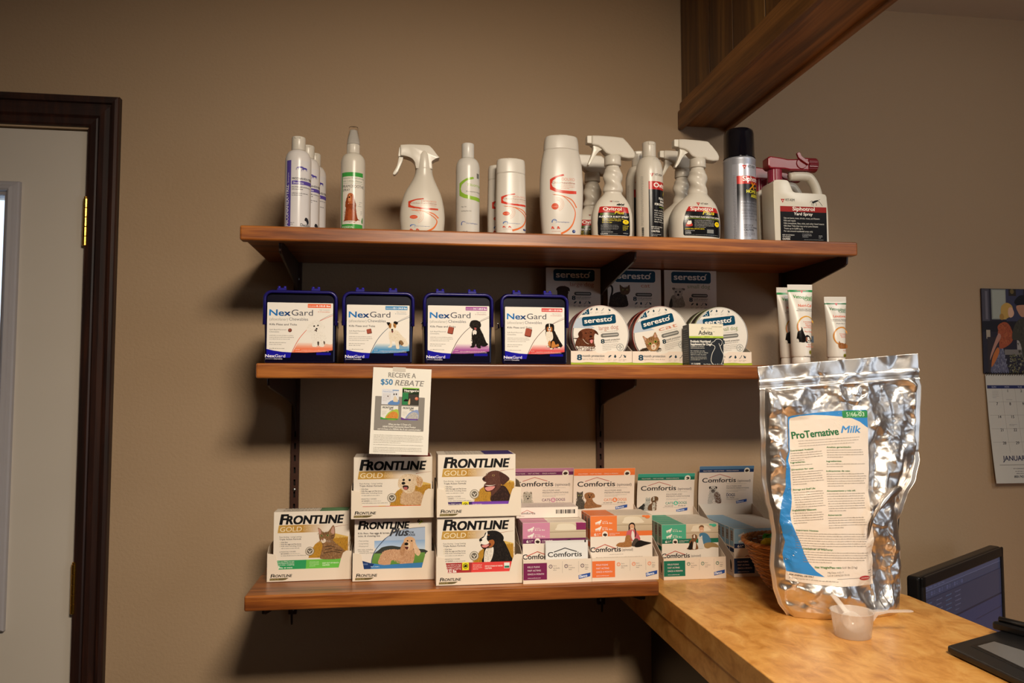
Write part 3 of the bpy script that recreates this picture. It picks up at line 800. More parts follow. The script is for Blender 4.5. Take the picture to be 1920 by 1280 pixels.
def redlabel_o(S, t):
    cv = Cv(11)
    cv.text('VET-KEM', 1362, 1448, 672, 11, '3a3a3a', bold=1); cv.poly([(1368, 660), (1384, 660), (1376, 674)], 'c02a28')
    for dx in (1430, 1450, 1475):      # small animals over the label
        cv.sp([(dx - 6, 692), (dx + 6, 688), (dx + 16, 690), (dx + 14, 698), (dx - 4, 699)], '1c1c1c'); cv.line([(dx - 3, 696), (dx - 4, 708)], 3, '1c1c1c'); cv.line([(dx + 12, 696), (dx + 13, 708)], 3, '1c1c1c'); cv.ell(dx + 18, 686, 5, 4, '1c1c1c')
    lab = [(1275, 716), (1290, 712), (1515, 714), (1528, 718), (1540, 780), (1545, 860), (1545, 955), (1535, 967), (1268, 967), (1258, 958), (1255, 860), (1260, 780)]
    cv.poly(lab, '151417'); cv.poly([(1275, 716), (1290, 712), (1515, 714), (1528, 718), (1537, 766), (1262, 768)], 'b52a26')
    cv.text('Ovitrol', 1302, 1466, 748, 28, 'f6f0e6', bold=3)
    cv.rect(1275, 772, 1400, 790, '4b5d1e'); cv.text('Plus', 1402, 1490, 780, 26, 'f2dc35', bold=1, shear=.35)
    cv.text('FLEA, TICK & BOT SPRAY', 1268, 1530, 812, 15, 'f1ece2', bold=3, shear=.1)
    cv.text('Kills and repels fleas, ticks, lice,', 1292, 1490, 828, 9, 'e8d23c', bold=1); cv.text('flies, mosquitoes and gnats', 1292, 1460, 842, 9, 'e8d23c', bold=1); cv.text('Kills flea eggs', 1292, 1378, 858, 9, 'e8d23c', bold=1)
    cv.greek(1280, 1440, 882, 5, 11, 4, '9a9a9a'); cv.greek(1285, 1395, 942, 1, 5, 5, 'dddddd')
    cv.text('CAUTION', 1280, 1340, 961, 10, 'eeeeee', bold=2); cv.greek(1345, 1440, 958, 1, 5, 4, '9a9a9a'); cv.greek(1480, 1530, 950, 1, 5, 5, 'cccccc')
    cv.ell(1504, 848, 29, 20, 'f2d21f'); cv.ell(1504, 844, 9, 6, 'a88a10'); cv.greek(1484, 1524, 860, 1, 5, 4, '6a5608')
    cv.greek(1475, 1530, 886, 4, 12, 6, 'e0cc3a')
    p = MB(); cv.paint(p, frontproj(S), .2225, 1405, 995, grid=(1.8, 5), dz=.03); p.build('label', GLOSS, t)
def spray_o(label, cx, cy, lab=True):
    t = thing('trigger_spray_bottle', label, 'spray bottle', (cx, cy, ZT), 0, 'twist neck sprayers with a straight sided body')
    S = twist_body(t, .081, .046, .147, .092, .0025)
    head_b(t, .149, 1.12, .0025)
    redlabel_o(S, t); return t
so = spray_o('white twist-neck trigger spray bottle, front one beside the tall oval bottle', .4125, -.25)
dup(so, (.402, -.125, ZT), -4, 'white trigger spray bottle standing in shade behind the tall oval bottle')

# flea shampoo, cylinder, label turned to the right
def flea_shampoo(label, cx, cy, rz):
    t = thing('shampoo_bottle', label, 'bottle', (cx, cy, ZT), rz, 'white shampoo bottles with a wrapped red and black label')
    r = .0268
    b = MB(); round_body(b, r, .168, .0125, .034); b.build('bottle_body', PLAST, t)
    b = MB(); cap_round(b, .0135, .1685, .199); b.add(*box(-.006, .006, -.0142, -.011, .1915, .1975, .001), col=WHT); b.build('cap', PLAST, t)
    cv = Cv(12)
    cv.text('12 FL OZ', 1725, 1800, 362, 6, '666666')
    cv.poly([(1696, 476), (1728, 476), (1712, 506)], 'b02a2a'); cv.poly([(1706, 486), (1718, 486), (1712, 480)], 'efe9dd'); cv.text('VET-KEM', 1734, 1812, 494, 17, '1d1d1d', bold=1)
    cv.rrect(1686, 540, 1960, 992, 8, '161518'); cv.rect(1686, 540, 1960, 606, 'b52a26')
    cv.text('Ovitrol', 1727, 1900, 588, 36, 'f6f0e6', bold=3); cv.text('Plus', 1830, 1900, 648, 34, 'f2dc35', bold=1, shear=.35)
    cv.text('FLEA & TICK', 1772, 1890, 686, 17, 'f1ece2', bold=3); cv.text('SHAMPOO', 1785, 1890, 710, 17, 'f1ece2', bold=3); cv.text('FOR DOGS & CATS', 1734, 1900, 734, 17, 'f1ece2', bold=3)
    cv.rect(1775, 746, 1900, 749, '9fbf3a')
    y = 782
    for s_ in ('Rich, conditioning lather', 'and combs easily', 'Kills adult fleas, ticks', 'Prevents flea eggs', 'for 28 days', 'Baby fresh scent'):
        cv.text(s_, 1730, 1730 + len(s_) * 7, y, 10, 'd8d4cc', bold=1); y += 18
    cv.text('KEEP OUT OF REACH', 1706, 1810, 914, 9, 'e0dcd4', bold=1); cv.text('OF CHILDREN', 1706, 1775, 928, 9, 'e0dcd4', bold=1); cv.text('CAUTION', 1706, 1778, 952, 15, 'f0ece4', bold=2)
    cv.greek(1706, 1800, 972, 2, 11, 5, 'bbbbbb')
    for yy in range(500, 900, 9): cv.greek(1618, 1642, yy, 1, 5, 3, '6a6a6a')
    cv.barcode(1625, 910, 1645, 990, '2a2a2a', vert=True)
    p = MB(); cv.paint(p, wrap(r, 0, .002), .245, 1732, 1000, grid=(1.6, 0), dz=.03); p.build('label', GLOSS, t); return t
fs = flea_shampoo('white shampoo bottle with red and black label, in front between two trigger sprayers', .490, -.25, 3)
dup(fs, (.488, -.185, ZT), -14, 'white shampoo bottle half hidden behind a bottle with the same red and black label')

# rounder twist-neck sprayers, two
def spray_s(label, cx, cy):
    t = thing('trigger_spray_bottle', label, 'spray bottle', (cx, cy, ZT), 0, 'twist neck sprayers with a wide round shoulder')
    S = twist_body(t, .101, .064, .151, .094, .008)
    head_b(t, .152, 1.08, .009)
    cv = Cv(13)
    cv.poly([(542, 618), (572, 618), (557, 645)], 'b52a26'); cv.poly([(552, 628), (562, 628), (557, 622)], 'efe9dd'); cv.text('VET-KEM', 576, 640, 634, 14, '1d1d1d', bold=1)
    lab = [(478, 652), (714, 658), (728, 680), (742, 740), (748, 820), (748, 885), (738, 897), (440, 890), (430, 880), (428, 790), (436, 740), (455, 690)]
    cv.poly(lab, '151417'); cv.poly([(478, 652), (714, 658), (728, 680), (733, 698), (453, 692)], 'b52a26')
    cv.text('Siphotrol', 490, 680, 684, 28, 'f6f0e6', bold=3); cv.text('Plus', 588, 692, 718, 32, 'f2dc35', bold=1, shear=.35)
    cv.rot(-1, 590, 742); cv.text('AREA TREATMENT PUMP SPRAY FOR HOMES', 438, 742, 746, 12, 'f1ece2', bold=2, shear=.1); cv.rect(450, 749, 735, 755, '6e7c22'); cv.rot()
    cv.sp([(450, 815), (455, 790), (470, 778), (492, 785), (500, 812)], 'c03a2c'); cv.sp([(458, 790), (470, 768), (480, 772), (490, 768), (494, 790), (480, 800), (462, 800)], 'eee6da')
    cv.greek(518, 690, 768, 6, 11, 4, 'cfcbc4'); cv.text('SHAKE WELL BEFORE USING', 442, 598, 840, 9, 'f2dc35', bold=1); cv.greek(444, 520, 852, 2, 8, 4, 'dddddd')
    cv.text('CAUTION', 444, 488, 874, 9, 'eeeeee', bold=2); cv.rect(622, 838, 680, 868, '8a8a86'); cv.greek(444, 730, 884, 1, 5, 3, 'aaaaaa')
    cv.ell(714, 793, 23, 21, 'f2d21f'); cv.ell(714, 790, 8, 6, 'a88a10')
    p = MB(); cv.paint(p, frontproj(S), .246, 565, 925, grid=(1.8, 5), dz=.03); p.build('label', GLOSS, t); return t
ss = spray_s('white round-shouldered trigger spray bottle with red and black label, beside the black-capped aerosol', .583, -.248)
dup(ss, (.579, -.172, ZT), 0, 'white trigger spray bottle behind its twin, only nozzle and neck showing')

# aerosol
t = thing('aerosol_can', 'silver and black aerosol can with a tall black cap', 'aerosol', (.684, -.24, ZT), 4)
r = .0325
b = MB(); P = [(.0005, .001), (r - .003, 0), (r, .002), (r, .003), (r - .0006, .0045), (r - .0006, .168), (r, .1695), (r, .172), (r - .004, .177), (r - .008, .180), (.0005, .180)]
b.add(*lathe(P, 72), col='b9bcc6', smooth=True); b.build('can_body', METALB, t)
b = MB(); rc = .0305
b.add(*lathe([(rc, .1745), (rc + .0012, .1752), (rc + .0012, .1765), (rc, .1775), (rc - .0008, .226), (rc - .0022, .2325), (rc - .006, .2355), (rc - .010, .236), (.0005, .2358)], 72), col='0b0c14', smooth=True); b.build('cap', ink('black_cap_gloss', .12, .6), t)
cv = Cv(14)
cv.rect(742, 300, 1260, 945, 'b8bac4')
cv.poly([(826, 312), (868, 312), (847, 348)], 'b52a26'); cv.poly([(838, 330), (856, 330), (847, 320)], 'efe9dd'); cv.text('VET-KEM', 874, 955, 333, 22, '1d1d1d', bold=1)
cv.rect(782, 402, 1200, 470, 'b52a26'); cv.rect(782, 470, 1200, 560, '16171c', '1c1d24'); cv.rect(782, 560, 1200, 945, '1c1d24', 'b8bac4')
cv.text('Siphotrol', 832, 1040, 446, 40, 'f2ece6', bold=3); cv.text('X-Ten', 888, 1090, 515, 60, 'f0a422', bold=2, shear=.35)
cv.text('HOME CARE', 862, 1060, 546, 26, 'e8dc3a', bold=3); cv.text('AEROSOL', 903, 1040, 582, 26, 'e8dc3a', bold=3)
y = 628
for s_ in ('Kills fleas and larvae', 'Controls flea reinfestation', 'Prevents flea reinfestation', 'Also kills roaches, ants', 'water bugs, silverfish', 'carpet beetles', 'Covers up to 2,000 sq ft'):
    cv.text(s_, 816, 816 + len(s_) * 9, y, 13, '8d8f99' if y < 700 else '4a4c56'); y += 24
cv.text('KEEP OUT OF', 836, 920, 826, 13, '2c2d35', bold=1); cv.text('REACH OF CHILDREN', 836, 980, 844, 13, '2c2d35', bold=1); cv.text('CAUTION', 836, 926, 868, 18, '22232a', bold=2); cv.greek(836, 950, 886, 3, 13, 6, '55565e')
cv.text('NET CONTENTS', 898, 1000, 940, 10, '33343c')
for yy in range(400, 930, 12): cv.greek(750, 776, yy, 1, 5, 4, '6a6b74')
p = MB(); cv.paint(p, wrap(r, 0, .004), .2395, 872, 945, grid=(1.6, 0), base=.05, dz=.03); p.build('label', ink('foil_print', .3, .5, metal=.35), t)

# hose-end yard spray jugs
def jug(label, cx, cy):
    t = thing('hose_end_sprayer_jug', label, 'sprayer bottle', (cx, cy, ZT), 0, 'jugs with red hose-end sprayers')
    k = .000241; ox, oz = 1305, 965
    g = lambda pts: [((x - ox) * k, -(y - oz) * k) for x, y in pts]
    body = [(1068, 965), (1064, 960), (1060, 800), (1056, 560), (1056, 455)] + cat([(1056, 455), (1070, 436), (1095, 430), (1165, 430), (1192, 442), (1206, 470), (1220, 505), (1236, 528), (1262, 534)], 3, False) + [(1500, 538), (1518, 542), (1530, 560), (1540, 700), (1542, 960), (1538, 965)]
    m = MB(); m.add(*prism(g(body), -.026, .026, 'Y', .007, 3, 50), col='ddd5c4', smooth=True); m.build('jug_body', PLAST, t)
    h = cat([(1256, 372), (1300, 366), (1350, 363), (1400, 364), (1436, 374), (1462, 404), (1484, 442), (1500, 485), (1510, 530), (1512, 575)], 4, False)
    m = MB(); m.add(*tube([((x - ox) * k, 0, -(y - oz) * k) for x, y in h], [.0085] * 3 + [.0096] * (len(h) - 3), 16), col='ddd5c4', smooth=True)
    m.build('handle', PLAST, t)
    red = '8c1824'; RP = PLAST
    s = [(1040, 226), (1062, 213), (1150, 222), (1220, 234), (1290, 230), (1380, 215), (1412, 218), (1412, 326), (1330, 328), (1240, 330), (1190, 322), (1060, 322), (1040, 300)]
    m = MB(); m.add(*prism(g(s), -.0135, .0135, 'Y', .003, 2, 30), col=red)
    sp = m.build('hose_sprayer', RP, t)
    m = MB(); v, f = lathe([(.0125, 0), (.0150, .001), (.0150, .019), (.0140, .021), (.009, .021), (.009, .006)], 60, fn=lambda rr, a, z: rr - (.0007 if math.cos(a * 20) > .2 and rr > .014 else 0))
    m.add([((1408 - ox) * k + q[2], q[1], -(266 - oz) * k + q[0]) for q in v], f, col='7d141e', smooth=False); m.build('hose_coupling', RP, sp)
    m = MB(); v, f = lathe([(.0005, .0155), (.0105, .0155), (.0115, .0145), (.0115, .0125), (.008, .0125)], 30)
    m.add([((1340 - ox) * k + q[0], -q[2], -(268 - oz) * k + q[1]) for q in v], f, col=red, smooth=False)
    m.add(*prism(g([(1285, 190), (1300, 178), (1318, 178), (1330, 208), (1400, 262), (1392, 286), (1350, 262), (1300, 228)]), -.0195, -.0145, 'Y', .001, 1), col='8f1a26'); m.build('dial_knob', RP, sp)
    m = MB(); m.add(*lathe([(.0138, -(432 - oz) * k), (.0145, -(430 - oz) * k), (.0142, -(325 - oz) * k), (.0125, -(318 - oz) * k)], 60, fn=lambda rr, a, z: rr - (.0003 if math.cos(a * 30) > 0 else 0), cx=(1124 - ox) * k), col='8c1e38'); m.build('neck_collar', RP, t)
    cv = Cv(15)
    cv.poly([(1118, 592), (1154, 592), (1136, 624)], 'b52a26'); cv.poly([(1129, 608), (1143, 608), (1136, 599)], 'efe9dd'); cv.text('VET-KEM', 1157, 1241, 608, 20, '1d1d1d', bold=1)
    cv.sp([(1402, 612), (1415, 600), (1448, 592), (1450, 602), (1425, 614), (1410, 622)], '1a1a1a'); cv.ell(1404, 612, 8, 6, '1a1a1a')
    for l in ([(1410, 612), (1396, 600), (1380, 612)], [(1415, 616), (1408, 630), (1412, 642)], [(1425, 612), (1438, 630), (1432, 642)], [(1430, 606), (1455, 600), (1490, 640)], [(1440, 600), (1460, 590), (1470, 588)], [(1400, 618), (1394, 632), (1398, 640)]): cv.line(l, 3, '1a1a1a', 3)
    cv.rrect(1112, 652, 1525, 962, 6, '151417'); cv.rect(1112, 652, 1525, 698, '9c2420')
    cv.text('Siphotrol', 1222, 1418, 686, 30, 'f6f0e6', bold=3); cv.text('Yard Spray', 1232, 1400, 726, 24, 'f6f0e6', bold=2, shear=.08)
    y = 758
    for s_, x1 in (('Use on lawns, trees, shrubs, roses, and flowers', 1462), ('Kills and repels', 1246), ('Kills mosquitoes, fleas, ticks, and other listed insects', 1500), ('Kills Deer Ticks that may carry Lyme Disease', 1446), ('Treats up to 5,000 sq. ft.', 1312), ('For use around residential areas only', 1398)):
        cv.text(s_, 1142, x1, y, 13, 'cfcbc2', bold=1); y += 22
    cv.text('KEEP OUT OF REACH', 1128, 1232, 900, 10, 'e0dcd4', bold=1); cv.text('OF CHILDREN', 1128, 1198, 916, 10, 'e0dcd4', bold=1); cv.text('CAUTION', 1128, 1194, 936, 14, 'f0ece4', bold=2); cv.greek(1305, 1390, 886, 3, 12, 5, 'bbbbbb'); cv.greek(1450, 1485, 896, 3, 10, 4, 'bbbbbb')
    cv.rect(1122, 946, 1240, 952, 'd8d4cc'); cv.greek(1262, 1500, 950, 1, 5, 5, 'bbbbbb'); cv.greek(1320, 1500, 932, 1, 5, 4, '999999')
    p = MB(); cv.paint(p, flat(0, -.026, 0), k * 1000, ox, oz); p.build('label', GLOSS, t); return t
jg = jug('white jug with red hose-end sprayer, front one at the end of the top shelf', .8015, -.245)
dup(jg, (.808, -.165, ZT), 0, 'white jug with red hose-end sprayer standing behind its twin')
# ------------------------------------------------------------------ small printed animals (photo pictures on packaging)
def poodle(cv):      # zoom D coordinates
    w, s1, s2 = 'efe8dd', 'd8cfc2', 'fbf7f0'
    cv.ell(790, 830, 95, 12, 'e9b59b')
    cv.sp([(660, 690), (668, 770), (665, 845), (690, 855), (718, 850), (725, 815), (745, 850), (790, 852), (800, 820), (850, 828), (882, 820), (860, 795), (820, 790), (810, 740), (780, 690)], w)
    cv.fur([(660, 690), (668, 840), (790, 845), (815, 780), (780, 690)], 260, 18, 95, [w, s1, s2, 'f4eee4', 'c8bdae'], 3)
    cv.sp([(720, 800), (724, 838), (735, 838), (738, 800)], '4a3c34'); cv.sp([(785, 790), (790, 825), (800, 825), (802, 800)], '6b5a4e')
    cv.sp([(610, 690), (605, 650), (630, 590), (670, 562), (715, 556), (760, 580), (790, 600), (803, 640), (790, 668), (762, 655), (745, 670), (715, 690), (680, 680), (655, 690), (630, 700)], w)
    cv.fur([(615, 690), (610, 640), (640, 585), (700, 558), (770, 590), (800, 645), (740, 660), (700, 690)], 300, 16, 90, [w, s1, s2, 'f4eee4', 'cdc3b5'], 3, spread=60)
    cv.ell(683, 627, 9, 9, '1d1512'); cv.ell(724, 620, 8, 9, '1d1512'); cv.ell(710, 656, 10, 9, '1a1210'); cv.sp([(690, 665), (710, 668), (712, 690), (700, 680)], '3a2622')
    cv.ell(700, 674, 16, 5, '5b4238')
def terrier(cv):
    w, t = 'e9dcc6', 'c79a62'
    cv.ell(1640, 870, 95, 22, '7fa5c4')
    cv.sp([(1530, 690), (1520, 740), (1530, 780), (1535, 850), (1512, 868), (1530, 876), (1558, 862), (1560, 800), (1590, 810), (1605, 880), (1625, 892), (1640, 880), (1636, 820), (1680, 860), (1730, 858), (1738, 830), (1715, 790), (1722, 762), (1700, 780), (1660, 730), (1610, 680)], w)
    cv.fur([(1535, 700), (1530, 800), (1600, 810), (1700, 850), (1720, 800), (1610, 690)], 220, 16, 80, [w, 'd9c6a4', 'f2e8d6', 'c9b088'], 3)
    cv.sp([(1640, 800), (1665, 795), (1690, 830), (1660, 850)], '8a6a48'); cv.sp([(1635, 800), (1650, 830), (1640, 850)], '3a2c22')
    cv.sp([(1515, 640), (1520, 610), (1545, 592), (1590, 592), (1605, 620), (1600, 660), (1580, 690), (1560, 712), (1545, 690), (1525, 670)], 'efe4d0')
    cv.sp([(1518, 640), (1522, 612), (1545, 600), (1548, 640), (1535, 660)], 'a9743e'); cv.sp([(1572, 600), (1600, 605), (1602, 640), (1590, 655), (1572, 635)], 'b07a42')
    cv.sp([(1495, 590), (1510, 588), (1535, 592), (1528, 612), (1516, 628), (1500, 605)], '1d1714'); cv.sp([(1572, 590), (1590, 576), (1622, 590), (1615, 612), (1600, 612), (1582, 602)], '1d1714')
    cv.ell(1531, 632, 6, 6, '1a120e'); cv.ell(1578, 630, 6, 6, '1a120e'); cv.ell(1558, 672, 12, 9, '17100e'); cv.sp([(1548, 684), (1572, 684), (1566, 705), (1556, 706)], '8a4a44'); cv.ell(1560, 686, 12, 3, '2a1a16')
def blackdog(cv):
    b = '16120f'
    cv.ell(690, 880, 100, 12, 'a86a9a')
    cv.sp([(612, 690), (600, 750), (608, 820), (600, 870), (580, 882), (600, 892), (632, 886), (648, 850), (660, 885), (680, 898), (706, 896), (705, 870), (740, 880), (768, 872), (790, 850), (770, 830), (740, 760), (705, 690), (680, 650), (640, 660)], b)
    cv.fur([(612, 690), (602, 860), (700, 890), (760, 860), (740, 760), (690, 660)], 320, 20, 85, [b, '2c2622', '0d0a08', '3a332e'], 3.5)
    cv.sp([(575, 640), (585, 600), (610, 580), (660, 578), (695, 600), (708, 640), (690, 670), (660, 690), (630, 690), (600, 672), (585, 655)], '1a1512')
    cv.fur([(580, 640), (600, 585), (690, 595), (705, 640), (660, 685), (605, 675)], 240, 16, 90, [b, '332c27', '0d0a08', '423a34'], 3, spread=60)
    cv.sp([(615, 700), (640, 690), (658, 710), (650, 740), (632, 735), (620, 748), (612, 725)], 'e8e0d6'); cv.sp([(628, 665), (650, 664), (655, 680), (640, 688)], 'b05a58')
    cv.ell(640, 650, 10, 7, '060505'); cv.ell(622, 630, 4, 4, '4a3a30'); cv.ell(660, 630, 4, 4, '4a3a30')
def bernese_sit(cv):
    b = '1c1613'
    cv.ell(1510, 895, 110, 12, 'd88a8a')
    cv.sp([(1415, 690), (1412, 730), (1430, 800), (1450, 850), (1420, 868), (1440, 880), (1465, 878), (1468, 898), (1500, 900), (1515, 880), (1580, 886), (1600, 872), (1612, 850), (1580, 800), (1545, 740), (1515, 680), (1460, 660)], b)
    cv.fur([(1500, 680), (1490, 800), (1590, 860), (1560, 760)], 160, 18, 70, [b, '33291f', '0f0b09', '41352a'], 3)
    cv.sp([(1420, 690), (1418, 760), (1445, 830), (1470, 810), (1500, 770), (1490, 700), (1455, 680)], 'e9ddcb'); cv.fur([(1425, 700), (1440, 810), (1490, 770), (1485, 705)], 120, 14, 90, ['e9ddcb', 'cdbfa8', 'f6efe2'], 3)
    cv.sp([(1440, 830), (1445, 850), (1468, 870), (1470, 810), (1455, 800)], 'c07a3e'); cv.sp([(1490, 810), (1480, 880), (1530, 872), (1570, 860), (1560, 835), (1530, 845), (1515, 810)], 'c4803f')
    cv.ell(1440, 870, 16, 8, 'e6d8c6'); cv.ell(1480, 893, 18, 8, 'ead9c8'); cv.ell(1572, 880, 18, 8, 'e6d8c6')
    cv.sp([(1408, 640), (1415, 612), (1440, 600), (1480, 600), (1508, 612), (1515, 650), (1510, 690), (1495, 700), (1478, 680), (1440, 682), (1425, 700), (1412, 680)], b)
    cv.sp([(1425, 655), (1432, 640), (1450, 640), (1455, 680), (1440, 695), (1428, 685)], 'a4602c'); cv.sp([(1466, 640), (1485, 638), (1492, 660), (1488, 690), (1470, 696), (1462, 670)], 'a4602c')
    cv.sp([(1452, 605), (1462, 605), (1464, 640), (1474, 665), (1468, 685), (1448, 685), (1442, 665), (1452, 640)], 'efe5d6')
    cv.ell(1458, 660, 9, 7, '120d0b'); cv.ell(1440, 635, 5, 5, '0c0806'); cv.ell(1477, 634, 5, 5, '0c0806'); cv.ell(1458, 681, 10, 5, 'b56058')
def choc_lab(cv):   # head+shoulders, field of zoom F: x 260-480, y 580-765
    cv.sp([(258, 655), (280, 652), (310, 662), (305, 672), (275, 668)], '2a1710')
    cv.sp([(290, 765), (285, 720), (295, 680), (318, 650), (350, 640), (430, 660), (448, 710), (452, 765)], '5b3220')
    cv.fur([(292, 760), (300, 680), (350, 645), (440, 680), (450, 765)], 260, 18, 100, ['5b3220', '70412a', '8a5638', '46261a', '3c2016'], 3)
    cv.sp([(312, 625), (330, 600), (365, 585), (410, 582), (450, 592), (475, 612), (482, 632), (462, 622), (448, 640), (446, 680), (430, 708), (405, 706), (385, 680), (365, 660), (350, 668), (328, 655)], '6b3a25')
    cv.fur([(330, 610), (380, 585), (445, 595), (440, 680), (400, 700), (365, 655)], 200, 14, 90, ['6b3a25', '7f4a30', '965b3c', '5a2f1d'], 3)
    cv.sp([(310, 625), (330, 604), (345, 620), (345, 655), (332, 668), (316, 650)], '4c2818'); cv.sp([(448, 595), (470, 606), (484, 634), (466, 626), (452, 612)], '4c2818')
    cv.line([(350, 670), (375, 700), (400, 712)], 5, 'cbb9a4', 4)
    cv.ell(376, 622, 6, 5, '1a0d08'); cv.ell(420, 616, 6, 5, '1a0d08'); cv.ell(418, 648, 12, 9, '2b130c'); cv.sp([(402, 672), (436, 666), (436, 690), (424, 708), (408, 696)], '4a1d18'); cv.sp([(410, 682), (434, 676), (432, 700), (420, 706)], 'dd8a88')
def tabby(cv, whole=False):
    cv.sp([(800, 690), (810, 668), (822, 690), (828, 730), (845, 765), (815, 765), (805, 730)], '17110e')
    cv.sp([(828, 765), (835, 735), (880, 718), (930, 720), (1010, 735), (1020, 765)], '2d241c'); cv.fur([(835, 760), (860, 722), (1010, 740), (1015, 765)], 120, 20, 60, ['4a3b2c', '1b1510', '6b563e', '2d241c'], 3)
    cv.sp([(880, 620), (890, 618), (915, 640), (945, 632), (968, 630), (985, 605), (998, 600), (1008, 640), (1020, 670), (1018, 710), (990, 745), (955, 755), (915, 740), (898, 710), (895, 670)], 'a97c50')
    cv.fur([(890, 640), (930, 640), (1000, 620), (1015, 700), (960, 750), (905, 725)], 260, 16, 75, ['a97c50', '8a6038', 'c79b6c', '5e4228', '3f2c1c'], 2.4)
    cv.sp([(886, 625), (905, 640), (900, 660)], 'c79a86'); cv.sp([(990, 612), (1000, 640), (980, 640)], 'c79a86')
    for x, a in ((938, -1), (952, 0), (966, 1)): cv.line([(x, 636), (x + a * 2, 664)], 4, '3a2818')
    for q in ([(905, 690), (925, 698)], [(903, 705), (925, 708)], [(1016, 680), (995, 692)], [(1014, 695), (996, 702)]): cv.line(q, 4, '3a2818')
    cv.ell(934, 688, 14, 10, '8a9a3c'); cv.ell(984, 678, 14, 10, '8a9a3c'); cv.ell(935, 688, 6, 8, '120c08'); cv.ell(984, 678, 6, 8, '120c08')
    cv.sp([(945, 700), (972, 696), (985, 722), (965, 745), (940, 735)], 'e2cdb2'); cv.ell(962, 712, 8, 6, 'b5685c'); cv.line([(962, 718), (962, 728), (950, 734)], 2.4, '4a2e22')
def pup_white(cv):   # small dog, header card, field x 1100-1250 y 235-400
    cv.sp([(1120, 400), (1125, 330), (1150, 300), (1220, 300), (1240, 340), (1245, 400)], 'a39c90'); cv.fur([(1125, 400), (1140, 310), (1230, 310), (1240, 400)], 160, 18, 90, ['b9b2a6', '8f887d', 'd2ccc2', '5c554c'], 3)
    cv.sp([(1110, 400), (1118, 350), (1135, 330), (1140, 400)], '3c352e')
    cv.sp([(1140, 250), (1150, 238), (1175, 240), (1215, 240), (1245, 242), (1250, 262), (1232, 262), (1228, 300), (1210, 325), (1180, 328), (1160, 300), (1152, 262)], 'cfc8bc'); cv.fur([(1155, 250), (1235, 250), (1220, 315), (1165, 310)], 140, 14, 90, ['dad4c9', 'b5aea2', 'ece7de', '948c80'], 3, spread=50)
    cv.sp([(1138, 240), (1160, 236), (1165, 248), (1148, 256)], '6b6258'); cv.sp([(1222, 242), (1250, 242), (1250, 256), (1235, 252)], '6b6258')
    cv.ell(1172, 272, 7, 7, '15110e'); cv.ell(1208, 272, 7, 7, '15110e'); cv.ell(1192, 298, 10, 8, '120f0d')
def cat_stand(cv):   # header card 2, field x 585-780 y 205-400
    cv.line([(600, 400), (608, 330), (622, 280), (622, 240), (605, 222), (588, 232)], 16, '2a211b', 4)
    cv.sp([(600, 400), (610, 330), (640, 290), (700, 275), (740, 300), (755, 340), (750, 400)], '2f251d'); cv.fur([(605, 400), (640, 300), (740, 310), (750, 400)], 160, 20, 90, ['4a3b2c', '1b1510', '63503a', '2d241c'], 3)
    cv.sp([(688, 215), (700, 222), (720, 236), (750, 234), (772, 214), (778, 240), (778, 270), (760, 295), (730, 300), (700, 290), (690, 260)], '6b5138'); cv.fur([(695, 235), (770, 235), (765, 285), (710, 290)], 110, 13, 75, ['6b5138', '4c3926', '8a6a4a', '32251a'], 2.4)
    cv.ell(716, 258, 7, 5, '9aa04a'); cv.ell(752, 256, 7, 5, '9aa04a'); cv.ell(735, 276, 5, 4, '8a5348')
def lab_peek(cv):    # header card 1, field x 155-275 y 215-290
    cv.sp([(155, 245), (170, 225), (200, 215), (240, 218), (268, 232), (272, 262), (262, 255), (255, 290), (250, 400), (170, 400), (165, 270)], '3a251b')
    cv.fur([(170, 250), (200, 220), (255, 235), (250, 380), (175, 380)], 120, 16, 90, ['3a251b', '4c3325', '2b1a12'], 3)
def f_cat(cv):       # zoom I coordinates
    cv.sp([(625, 832), (622, 790), (632, 740), (625, 715), (610, 690), (608, 660), (600, 620), (598, 606), (618, 618), (635, 640), (662, 640), (680, 625), (700, 596), (710, 592), (720, 620), (720, 670), (708, 700), (735, 730), (775, 760), (795, 785), (775, 800), (770, 832)], '8a6440')
    cv.fur([(628, 830), (634, 740), (612, 690), (606, 640), (715, 640), (708, 700), (770, 760), (768, 830)], 420, 15, 70, ['8a6440', '6b4a2c', 'b08a60', '3f2b1b', 'c9a67c', '2a1c12'], 2.2)
    cv.sp([(600, 612), (618, 624), (622, 650), (608, 650)], 'b98a78'); cv.sp([(706, 600), (716, 630), (712, 655), (690, 640)], 'c29684')
    for x in (640, 655, 670): cv.line([(x, 640), (x + 2, 662)], 3.5, '2f2014')
    for q in ([(690, 670), (712, 664)], [(690, 684), (712, 682)], [(650, 745), (690, 740), (720, 750)], [(640, 790), (700, 780), (760, 790)], [(720, 770), (775, 775)], [(650, 765), (700, 758)]): cv.line(q, 4, '2f2014')
    cv.ell(625, 665, 9, 7, '9aa05a'); cv.ell(668, 663, 10, 7, '9aa05a'); cv.ell(626, 665, 4, 6, '0f0b08'); cv.ell(668, 663, 4, 6, '0f0b08')
    cv.sp([(625, 690), (650, 688), (655, 708), (636, 718), (624, 708)], 'e6d6c0'); cv.ell(633, 692, 7, 5, '9a5f50'); cv.line([(634, 696), (636, 706)], 2, '4a3024')
    for a in (700, 708): cv.line([(622, a), (595, a + 4)], 1, 'efe8dc'); cv.line([(655, a), (690, a + 4)], 1, 'efe8dc')
